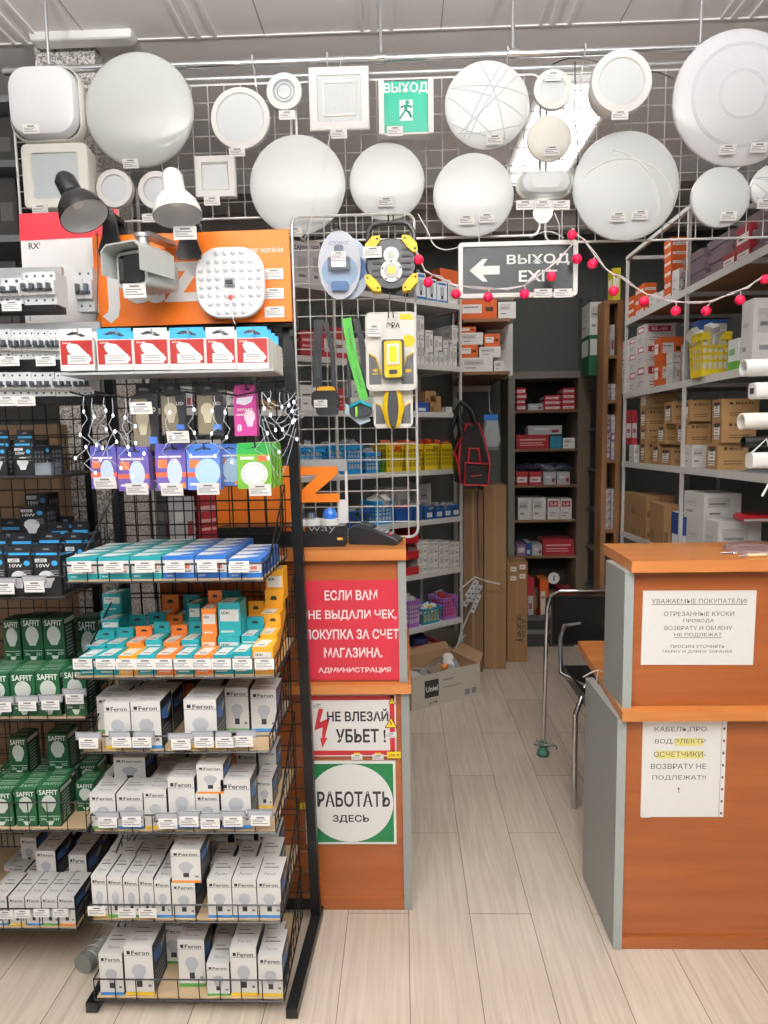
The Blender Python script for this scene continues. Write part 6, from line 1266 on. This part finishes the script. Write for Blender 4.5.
for i in range(9): b.T = T(-w*.35+w*.08*i, .08+.12*random.random(), h*.72, rz=random.random()*3, rx=random.uniform(-.5, .5), ry=random.uniform(-.6, .6)); b.box(-.05, .05, -.03, .03, -.02, .02+.03*random.random(), random.choice([mat('c9c7c4', .5), mat('8d8f92', .5), mat('d8d4cc', .5), mat('7a6a5a', .5)]))
b.T = Matrix.Identity(4); b.box(-w*.45, w*.45, .02, .28, .005, h*.55, mat('6a6258', .7)); b.cyl((w*.2, .12, h*.8), (w*.3, .2, h*1.0), .035, WHT, 14); b.cyl((w*.08, .1, h*.9), (w*.12, .1, h*.95), .02, ORG, 12)
o = b.build('contents', f); o['kind'] = 'stuff'
# ---- back cabinet in a doorway
yc = 4.98
cx0, cx1 = AY(508, 500, yc).x, AY(589, 500, yc).x; ctop = AY(540, 372, yc).z
f = thing('back_cabinet', 'narrow open cabinet with wooden frame against the dark back wall', 'cabinet', ((cx0+cx1)/2, yc+.18, 0)); FRM = mat('7c7870', .6)
b = MB(); b.T = Matrix.Translation(-f.location); b.box(cx0, cx0+.05, yc, yc+.35, 0, ctop, FRM); b.build('side_panel', f)
b = MB(); b.T = Matrix.Translation(-f.location); b.box(cx1-.09, cx1, yc, yc+.35, 0, ctop, mat('6d5f4e', .6)); b.build('side_panel', f)
b = MB(); b.T = Matrix.Translation(-f.location); b.box(cx0, cx1, yc-.003, yc+.35, ctop-.045, ctop+.004, FRM); b.build('top_panel', f)
b = MB(); b.T = Matrix.Translation(-f.location); b.box(cx0, cx1, yc+.34, yc+.352, 0, ctop, mat('2c2a28', .8)); b.build('back_panel', f)
CPn = Plane(0, yc+.01); cz = [AY(545, v, yc+.01).z for v in (410, 449, 485, 520, 556)]+[.12]
for z in cz: b = MB(); b.T = Matrix.Translation(-f.location); b.box(cx0+.05, cx1-.09, yc+.012, yc+.34, z-.018, z, wood('6d5236', '7d6042', .5)); b.build('shelf_board', f)
Wc = ['the top shelf of back cabinet', 'the second shelf of back cabinet', 'the third shelf of back cabinet', 'the fourth shelf of back cabinet', 'the fifth shelf of back cabinet', 'the bottom of back cabinet']
brow(CPn, cz[0], [(KR_, 'flat red box', 516.5, 526, 404), (KR_, 'flat red box', 516.5, 525.5, 399, 0), (KR_, 'flat red box', 516.5, 527, 394, 1), (KR_, 'flat red box', 516.5, 526, 388, 2), (KGR, 'dark grey box', 528, 543, 404), (KR_, 'flat red box', 544, 561, 405), (KR_, 'flat red box', 544, 561, 400, 5), (KR_, 'flat red box', 544.5, 560, 395.5, 6), (KR_, 'flat red box', 562, 575, 404), (KR_, 'flat red box', 562, 575, 399, 8), (KR_, 'flat red box', 562.5, 575, 393.5, 9), (KR_, 'flat red box', 562.5, 575, 388, 10)], Wc[0], 'red boxes at the top of the back cabinet')
brow(CPn, cz[1], [(KRD, 'wide red box', 516.5, 549, 435), (K_('teal', '2a7f96', '226a7e', '2a7f96', []), 'teal box', 550, 562, 436), (KW, 'white box', 563, 575, 438), (KGR, 'long grey box', 528, 562, 426, 0, .15)], Wc[1])
brow(CPn, cz[2], [(KR_, 'red fronted box', 516.5, 528, 472), (KR_, 'red fronted box', 529, 542, 472), (KGR, 'grey fronted box', 543, 556, 472), (KGR, 'grey fronted box', 557, 570, 472)], Wc[2], 'fronted boxes in the back cabinet')
b = MB(); random.seed(9)
q = CPn.pt((CPn.hit(545, 470)[0]), .1, CPn.hit(545, 471.5)[1])
for i in range(9): b.T = T(-.17+.042*i, random.uniform(-.02, .05), .0, rz=random.random(), ry=random.uniform(-.5, .5), rx=random.uniform(-.3, .3)); b.loft([[(a*s, y, c*s+.03) for a, c in ell(0, 0, .04, .03, 8)] for y, s in ((-.06, .6), (0, 1), (.06, .6))], random.choice([mat('2a2f45', .3), mat('6a7080', .2), mat('3a3f50', .3)]))
o = b.build('plastic_bag_heap', loc=q); o['kind'] = 'stuff'; tag(o, 'heap of dark shiny plastic bags on top of the fronted boxes, back cabinet', 'plastic bags')
brow(CPn, cz[3], [(KW, 'big white box', 518, 532, 498), (KW, 'big white box', 532.5, 546, 498), (KWR, 'white and red box', 547.5, 560, 499), (KWR, 'white and red box', 560.5, 572, 499)], Wc[3])
brow(CPn, cz[4], [(KPU, 'dark violet box', 516.5, 526, 545), (KGR, 'small grey box', 532, 542, 545), (KRD, 'dark red box', 543, 574, 540), (KBW, 'dark box', 526.5, 531.5, 543)], Wc[4])
brow(CPn, cz[5], [(KRD, 'stack of red cartons', 560, 574, 590), (KO, 'orange box', 540, 549, 580), (KR_, 'red and white carton', 527.5, 534, 578), (KW, 'tilted white box', 541, 559, 610), (KC_, 'brown box', 528, 559, 592, 0 if 0 else None, .1, .15)], Wc[5])
q = AY(553.5, 578, yc+.0); b = MB(); b.T = T(rx=PI/2); b.lathe([(.04, .0), (.045, .01), (.04, .02), (.03, .02), (.028, .014), (1e-5, .014)], WHT, 24); b.T = Matrix.Identity(4); b.box(-.004, .004, -.017, -.014, -.02, .02, INK)
b.box(-.01, .01, 0, .02, -.04, 0, INK); o = b.build('gauge', loc=(q.x, q.y, q.z)); tag(o, 'round white dial beside the orange box in the cabinet bottom', 'gauge')
# grey skirting crates before the cabinet foot
q = AZ(545, 642, 0); b = MB(); w = sz(523, 575, 640, 4.85)/2; b.box(-w, w, 0, .1, 0, .2, mat('2a2c2e', .6)); b.box(-w, w, -.01, .0, .1, .13, mat('6d7072', .5)); b.box(-w, w, 0, .09, .2, .22, mat('55585a', .5)); o = b.build('low_bench', loc=(q.x, 4.84, 0)); tag(o, 'low dark bench at the foot of the back cabinet', 'bench')
# ---- dark grey door leaf edge and ladder shelf right of the cabinet
x0 = AY(590, 450, 4.9).x; x1 = AY(599, 450, 4.9).x
f = thing('steel_rack', 'narrow grey steel rack in shadow right of the back cabinet', 'rack', ((x0+x1)/2, 4.9, 0)); GS = mat('55595a', .5, .3)
b = MB()
for x in (-(x1-x0)/2, (x1-x0)/2):
    for y in (-.2, .3): b.box(x-.012, x+.012, y-.012, y+.012, 0, 2.6, GS)
b.build('post', f); b = MB()
for k in range(9): b.box(-(x1-x0)/2, (x1-x0)/2, -.2, .3, .15+.29*k, .165+.29*k, GS)
b.build('shelf_board', f)
# ---- aisle shelving on the right
XS = 1.36
def aD(px, py): return AX(px, py, XS)
y_far = aD(624, 400).y; y_mid = aD(686, 300).y
zlev = [AX(640, y, XS).z for y in (312, 390, 457.5, 535)]
# recompute from points measured on the front edge of each board
zlev = [AX(650, 308, XS).z, AX(660, 386, XS).z, AX(690, 468, XS).z, aD(624, 532).z]
f = thing('metal_shelving', 'white metal shelving along the right side, loaded with cartons', 'shelf', (XS+.3, (y_far+1.9)/2, 0)); o = Vector(f.location)
for z in zlev[:3]+[zlev[3]]:
    b = MB(); b.T = Matrix.Translation(-o); b.box(XS+.004, XS+.6, 2.0, y_far+.02, z-.012, z, BW if z == zlev[0] else mat('8d8f8f', .5)); b.box(XS, XS+.004, 2.0, y_far+.02, z-.03, z+.003, WM); b.box(XS, XS+.6, y_far+.016, y_far+.02, z-.03, z+.003, WM)
    for y in (2.7, 3.3, 3.9): b.box(XS+.004, XS+.6, y-.01, y+.01, z-.03, z-.012, WM)
    b.build('shelf_board', f)
zt4 = AX(686, 208, XS).z
for y in (y_far, y_mid, 2.02):
    for x in (XS+.0, XS+.58):
        b = MB(); b.T = Matrix.Translation(-o); b.box(x-.002, x+.014, y-.007, y+.007, 0, zt4, WM); b.build('post', f)
b = MB(); b.T = Matrix.Translation(-o); b.box(XS-.004, XS+.016, 2.0, y_far+.01, zt4-.02, zt4, WM); b.box(XS+.576, XS+.596, 2.0, y_far+.01, zt4-.02, zt4, WM)
for y in (y_far, y_mid, 2.02): b.box(XS, XS+.6, y-.01, y+.01, zt4-.02, zt4, WM)
b.build('top_frame', f)
def abox(me, desc, xl, xc, xr, yt, z, where, dep_in=None, group=None, ox=.012):
    """xl/xc: px of far and near corner on the aisle face; xr: right end of the face towards the camera"""
    X = XS+ox; pc = AX(xc, yt, X); pl_ = AX(xl, yt, X) if xl < xc-.5 else None; d = (pl_.y-pc.y) if pl_ else .15
    d = min(d, .3); w = (AY(xr, yt, pc.y)-AY(xc, yt, pc.y)).x if dep_in is None else dep_in
    w = min(w, .5); h = pc.z-z
    o = inst('box', me, (X+w/2, pc.y, z+.0005), 0, (w-.003, d-.003, max(.02, h)), desc, 'box', group); return z+max(.02, h)+.0005
def run(z, items, where, group):
    tops = []; cnt = {}
    for it in items: cnt[it[1]] = cnt.get(it[1], 0)+1
    seen = {}
    for it in items:
        me, desc, xl, xc, xr, yt = it[:6]; on = it[6] if len(it) > 6 else None; i = seen.get(desc, 0); seen[desc] = i+1
        n = cnt[desc]; lab = '%s on %s' % (desc, where) if n == 1 else '%s, %s from the far end, %s' % (desc, ORD[i] if i < 12 else 'last', where)
        tops.append(abox(me, lab, xl, xc, xr, yt, z if on is None else tops[on], where, group=group))
R1 = 'top right shelf'
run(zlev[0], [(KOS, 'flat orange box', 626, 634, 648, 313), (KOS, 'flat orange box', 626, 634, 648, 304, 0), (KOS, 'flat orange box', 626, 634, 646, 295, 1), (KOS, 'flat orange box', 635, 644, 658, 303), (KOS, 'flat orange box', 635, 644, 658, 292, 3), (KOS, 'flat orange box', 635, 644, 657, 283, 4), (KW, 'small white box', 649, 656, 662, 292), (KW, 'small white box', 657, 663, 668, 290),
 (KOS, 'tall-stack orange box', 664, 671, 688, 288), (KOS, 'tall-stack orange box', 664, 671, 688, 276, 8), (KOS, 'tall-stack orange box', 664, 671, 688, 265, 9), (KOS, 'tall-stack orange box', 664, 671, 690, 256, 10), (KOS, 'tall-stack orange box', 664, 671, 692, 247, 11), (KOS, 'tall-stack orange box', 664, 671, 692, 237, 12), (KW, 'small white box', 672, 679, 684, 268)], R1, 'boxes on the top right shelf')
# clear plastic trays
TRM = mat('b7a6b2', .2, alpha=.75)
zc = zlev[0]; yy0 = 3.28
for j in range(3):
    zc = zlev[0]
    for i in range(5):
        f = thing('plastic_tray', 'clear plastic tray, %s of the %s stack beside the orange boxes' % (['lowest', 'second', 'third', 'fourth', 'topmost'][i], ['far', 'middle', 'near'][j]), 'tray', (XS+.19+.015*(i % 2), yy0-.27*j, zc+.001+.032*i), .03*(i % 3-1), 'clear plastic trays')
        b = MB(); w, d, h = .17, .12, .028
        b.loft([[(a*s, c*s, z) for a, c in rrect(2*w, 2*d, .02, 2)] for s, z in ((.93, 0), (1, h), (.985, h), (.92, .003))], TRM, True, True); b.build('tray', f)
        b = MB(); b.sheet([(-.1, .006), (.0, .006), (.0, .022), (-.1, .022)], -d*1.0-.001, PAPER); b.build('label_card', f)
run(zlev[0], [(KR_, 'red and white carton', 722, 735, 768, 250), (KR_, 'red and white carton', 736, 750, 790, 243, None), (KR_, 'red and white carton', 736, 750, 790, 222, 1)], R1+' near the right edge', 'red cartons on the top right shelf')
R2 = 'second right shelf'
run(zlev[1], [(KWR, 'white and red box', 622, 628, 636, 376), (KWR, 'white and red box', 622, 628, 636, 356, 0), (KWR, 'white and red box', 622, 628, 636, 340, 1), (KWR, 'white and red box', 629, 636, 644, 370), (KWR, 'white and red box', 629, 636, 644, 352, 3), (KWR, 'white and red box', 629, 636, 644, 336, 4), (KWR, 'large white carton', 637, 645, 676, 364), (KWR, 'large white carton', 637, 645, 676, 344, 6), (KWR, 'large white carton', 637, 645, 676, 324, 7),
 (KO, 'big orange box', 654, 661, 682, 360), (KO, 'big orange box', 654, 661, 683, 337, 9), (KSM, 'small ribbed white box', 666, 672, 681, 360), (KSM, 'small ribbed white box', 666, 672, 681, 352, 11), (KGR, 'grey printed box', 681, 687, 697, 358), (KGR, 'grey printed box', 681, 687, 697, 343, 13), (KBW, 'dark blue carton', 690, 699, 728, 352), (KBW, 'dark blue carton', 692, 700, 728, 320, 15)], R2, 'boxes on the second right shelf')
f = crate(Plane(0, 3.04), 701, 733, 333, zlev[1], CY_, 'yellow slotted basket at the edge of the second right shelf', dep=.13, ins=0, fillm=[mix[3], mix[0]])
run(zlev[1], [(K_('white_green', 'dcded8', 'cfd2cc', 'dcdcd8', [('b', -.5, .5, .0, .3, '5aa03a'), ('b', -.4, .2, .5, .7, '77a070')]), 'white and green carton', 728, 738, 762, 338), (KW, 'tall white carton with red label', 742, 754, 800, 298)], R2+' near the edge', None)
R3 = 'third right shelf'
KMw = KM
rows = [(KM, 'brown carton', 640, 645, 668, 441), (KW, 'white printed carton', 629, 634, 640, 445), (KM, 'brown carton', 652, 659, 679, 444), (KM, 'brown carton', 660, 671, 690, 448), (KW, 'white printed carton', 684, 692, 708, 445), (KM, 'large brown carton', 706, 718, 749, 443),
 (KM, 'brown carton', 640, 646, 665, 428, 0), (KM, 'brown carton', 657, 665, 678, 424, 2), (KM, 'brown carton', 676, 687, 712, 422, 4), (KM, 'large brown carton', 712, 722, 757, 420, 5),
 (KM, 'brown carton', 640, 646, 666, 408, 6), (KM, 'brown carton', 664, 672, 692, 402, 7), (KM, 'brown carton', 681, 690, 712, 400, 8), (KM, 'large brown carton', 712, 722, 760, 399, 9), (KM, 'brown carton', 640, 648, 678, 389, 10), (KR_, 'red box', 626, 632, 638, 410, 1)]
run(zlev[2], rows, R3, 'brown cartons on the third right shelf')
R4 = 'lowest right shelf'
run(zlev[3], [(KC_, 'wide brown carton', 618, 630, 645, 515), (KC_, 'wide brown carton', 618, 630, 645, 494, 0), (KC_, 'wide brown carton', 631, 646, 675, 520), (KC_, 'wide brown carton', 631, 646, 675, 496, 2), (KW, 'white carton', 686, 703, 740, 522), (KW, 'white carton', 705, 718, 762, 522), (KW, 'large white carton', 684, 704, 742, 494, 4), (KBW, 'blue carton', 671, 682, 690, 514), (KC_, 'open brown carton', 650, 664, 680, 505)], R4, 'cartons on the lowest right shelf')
q = AX(740, 518, XS+.15); 
f = thing('plastic_packet', 'red and white plastic packet lying on the white carton, lowest right shelf', 'packet', (q.x, 2.84, AX(718, 521, XS).z+.004)); b = MB()
b.loft([[(a*s, c*s, z) for a, c in rrect(.17, .13, .03, 3)] for s, z in ((.9, .0), (1, .015), (.85, .03))], mat('c4242e', .25)); b.build('pouch', f); b = MB(); b.box(-.1, .08, -.092, -.09, .008, .018, WHT); b.build('print', f)
# wooden case beyond the metal shelving
wy = y_far+.08
x0 = AY(600, 430, wy+.05).x
f = thing('wooden_bookcase', 'wooden bookcase with small boxes at the far end of the right shelving', 'bookcase', (x0+.2, wy+.2, 0)); o = Vector(f.location); WD = wood('7c5636', '936a44', .5, (8, 8, 1.5))
x1 = AY(621, 430, wy).x; ztw = AY(610, 300, wy).z
for x in (x0, x1-.03): b = MB(); b.T = Matrix.Translation(-o); b.box(x, x+.03, wy, wy+.14, 0, ztw, WD); b.build('side_panel', f)
WPn = Plane(0, wy+.01); wz = [AY(610, v, wy).z for v in (355, 400, 460, 530, 590)]
for z in wz+[ztw]: b = MB(); b.T = Matrix.Translation(-o); b.box(x0+.03, x1-.03, wy+.005, wy+.14, z-.02, z, WD); b.build('shelf_board', f)
b = MB(); b.T = Matrix.Translation(-o); b.box(x0, x1, wy+.135, wy+.143, 0, ztw, mat('33302c', .8)); b.build('back_panel', f)
for z, yts, d_ in ((wz[2], (451, 442, 433, 424, 415), 'pinkish small box'), (wz[3], (522, 513, 505, 497, 489), 'grey small box'), (wz[1], (392, 384), 'dark small box')):
    its = []
    for c_, (xa, xb) in enumerate(((604.5, 610.5), (611, 616.5))):
        for r_, yv in enumerate(yts): its.append(((KPU if (r_+c_) % 3 == 0 and 'pink' in d_ else KGR), d_, xa, xb, yv, None if r_ == 0 else len(its)-1))
    brow(WPn, z, its, {451: 'third', 522: 'fourth', 392: 'second'}[yts[0]]+' shelf of the bookcase', 'small boxes in the bookcase', .1)
brow(Plane(0, wy-.05), ztw+.003, [], '')
brow(WPn, wz[0], [(KGR, 'dark printed box', 604.5, 615, 325)], 'the top bookcase shelf', None, .1); brow(WPn, ztw, [(K_('yellow', 'd6c22a', 'b8a622', 'd6c22a', [('b', -.4, .3, .4, .7, 'e9e6d8')]), 'yellow box', 613, 621, 268)], 'the bookcase top', None, .1)
# green and white boxes on top of the steel rack
brow(Plane(0, 4.66), 2.3 if 0 else AY(593, 375, 4.66).z, [(K_('green_white', '2a6a44', '205236', 'd6d8d4', [('b', -.4, .4, .5, .9, 'd9dcd8')]), 'green and white carton', 589, 602, 335, None, .2), (KW, 'white lettered carton', 590, 603, 302, 0, .2)], 'the steel rack')
# tubular spot lights on a stand at the right edge
q = AY(786, 430, 1.95); f = thing('spotlight_panel', 'grey panel at the right picture edge carrying tubular spotlights', 'display panel', (q.x, 1.95, 0))
b = MB(); b.box(-.002, .02, -.25, .0, ZRT, 2.4, mat('4a4c50', .5)); b.build('panel', f, bevel=.002)
b = MB(); b.box(.0, .03, .0, .03, ZRT, 2.4, BM); b.build('post', f)
for i, (x0_, y_, r_, m, lab) in enumerate(((743, 368, 7.5, WPL, 'topmost white tubular spotlight pointing left'), (752, 391, 8, WPL, 'white boxy spotlight second from the top'), (741, 421.5, 7.5, CREAM, 'cream tubular spotlight below the boxy one'), (743, 442, 5, BLKW, 'black narrow spotlight between cream and lowest white'), (749, 460.5, 8, WPL, 'lowest white boxy spotlight with cable'))):
    a = AY(x0_, y_, 1.9); L_ = q.x-.01-a.x; R_ = r_*1.9/660*1.1; f = thing('tube_spotlight', lab+', right picture edge', 'spotlight', a); b = MB()
    if i in (1, 4): b.T = T(ry=PI/2); b.loft([[(p_, c_, z_) for p_, c_ in rrect(R_*1.8*s, R_*1.8*s, R_*.5*s, 3)] for s, z_ in ((.95, 0), (1, .004), (1, L_))], m)
    else: b.T = T(ry=PI/2); b.lathe([(R_*.78, .03), (R_*.8, .0), (R_*.98, 0), (R_, .004), (R_, L_)], m, 28, caps=False); b.lathe([(1e-5, .03), (R_*.8, .03)], GREYL, 20, caps=False)
    b.build('housing', f)
    if i == 4: b = MB(); b.tube([(.0, -.01, .02), (.03, -.03, .06), (.05, -.03, .0), (.05, -.02, -.06), (.03, -.02, -.1)], .003, WHT, 5); b.build('cord', f)
    if i == 1: b = MB(); b.box(-.001, .0, -.01, .01, -.008, .008, INK); b.build('badge', f)
# ---- chair behind the right counter
SL = mat('c9cbcd', .15, 1); VN = mat('0f1011', .3)
cxA = AZ(543, 755, 0); 
f = thing('visitor_chair', 'black chair with chromed tube frame behind the right counter', 'chair', (cxA.x+.22, cxA.y-.1, 0)); o = Vector(f.location)
yb_ = cxA.y; yfC = AZ(574, 808, 0).y; xb = cxA.x; xf = AZ(574, 808, 0).x
tb = AY(552, 592, yb_); 
def rl(*a): return Vector(a)-o
b = MB(); xr2 = xb+.46
b.tube([rl(xb, yb_, .0), rl(xb+.015, yb_, tb.z-.08), rl(xb+.03, yb_, tb.z-.02), rl(xb+.07, yb_, tb.z), rl(xr2-.05, yb_, tb.z), rl(xr2-.01, yb_, tb.z-.03), rl(xr2, yb_, tb.z-.1), rl(xr2, yb_, 0)], .011, SL, 10); b.build('back_frame', f)
za = AY(560, 625, yb_-.1).z; zse = .47
for s, (xa, xc_) in enumerate(((xb+.04, xf), (xr2-.02, xr2+.02))):
    b = MB(); p1 = AY(556, 640, yb_-.12)-o; 
    if s == 0: pts = [rl(xf+.12, yb_-.08, za), rl(xb+.07, yb_-.1, za-.005), rl(xb+.05, yb_-.12, za-.06), rl(xb+.05, yb_-.14, za-.22), rl(xb+.1, yfC+.1, zse+.02), rl(xf, yfC, zse-.06), rl(xf, yfC, 0)]
    else: pts = [rl(xr2-.1, yb_-.08, za), rl(xr2-.03, yb_-.1, za-.005), rl(xr2-.01, yb_-.12, za-.06), rl(xr2-.01, yb_-.14, za-.22), rl(xr2, yfC+.1, zse+.02), rl(xr2, yfC, zse-.06), rl(xr2, yfC, 0)]
    b.tube(pts, .011, SL, 10); b.build('leg', f)
b = MB(); b.box(xb+.035-o.x, xr2-.03-o.x, yb_-.02-o.y, yb_+.015-o.y, tb.z-.26, tb.z-.02, VN); b.build('backrest', f, bevel=.012)
b = MB(); b.box(xb+.07-o.x, xr2-.02-o.x, yfC-.03-o.y, yb_-.1-o.y, zse-.03, zse+.02, VN); b.build('seat', f, bevel=.02)
b = MB(); b.tube([rl(xb+.03, yb_, .05), rl(xb+.0, yb_-.0, .05)], .01, SL, 6); b.T = T(*(Vector((xb, yb_, 0))-o)); b.lathe([(.03, 0), (.032, .015), (.022, .03), (.016, .055), (.02, .065), (1e-5, .07)], mat('2f5a48', .8), 10)
b.T = Matrix.Identity(4); b.tube([rl(xb, yb_-.02, .06), rl(xb-.04, yb_-.03, .09), rl(xb-.05, yb_-.03, .07), rl(xb-.0, yb_-.02, .06), rl(xb+.05, yb_-.04, .07), rl(xb+.06, yb_-.04, .05)], .006, mat('7a8478', .8), 5); o_ = b.build('foot_wrap', f)
o_['label'] = 'green plastic tied round the leg foot'
# ---- dark shelf at the far left behind the stands
DP_ = Plane(-1.6, 2.62); dx0 = -2.2
f = thing('metal_shelving', 'grey shelving in shadow at the far left edge behind the breakers', 'shelf', (-1.95, 2.85, 0))
xR = AY(18, 200, 2.62).x
for v in (95, 160, 235, 330, 395):
    z = AY(5, v, 2.62).z; b = MB(); b.T = Matrix.Translation(-f.location); b.box(-2.6, xR, 2.62, 3.05, z-.025, z, mat('6d6f72', .5)); b.build('shelf_board', f)
for x in (-2.6, xR-.02): b = MB(); b.T = Matrix.Translation(-f.location); b.box(x, x+.02, 3.03, 3.05, 0, 2.95, GS); b.build('post', f)
LPn = Plane(0, 2.66)
for v, d, its in ((160, 'top', [(-40, -14, 120), (-12, 14, 118)]), (235, 'second', [(-30, -8, 190), (-6, 15, 178)]), (330, 'third', [(-40, -12, 290), (-10, 16, 262)])):
    z = AY(5, v, 2.62).z; brow(LPn, z+.001, [(K_('dark', '3a3836', '2c2a28', '3a3836', [('b', -.3, .3, .3, .6, '5a5856')]), 'dark box', a, c, y) for a, c, y in its], '%s shadowed shelf at far left' % d, None, .2)
# cardboard behind the black stand
bz = AY(30, 440, 2.5)
f = thing('carton', 'brown cardboard sheet carton behind the left black stand', 'carton', (AY(10, 440, 2.56).x, 2.5, 0)); b = MB(); b.box(-.2, .22, 0, .08, 0, AY(10, 425, 2.5).z, mat('6d5640', .7)); b.build('body', f, bevel=.003)
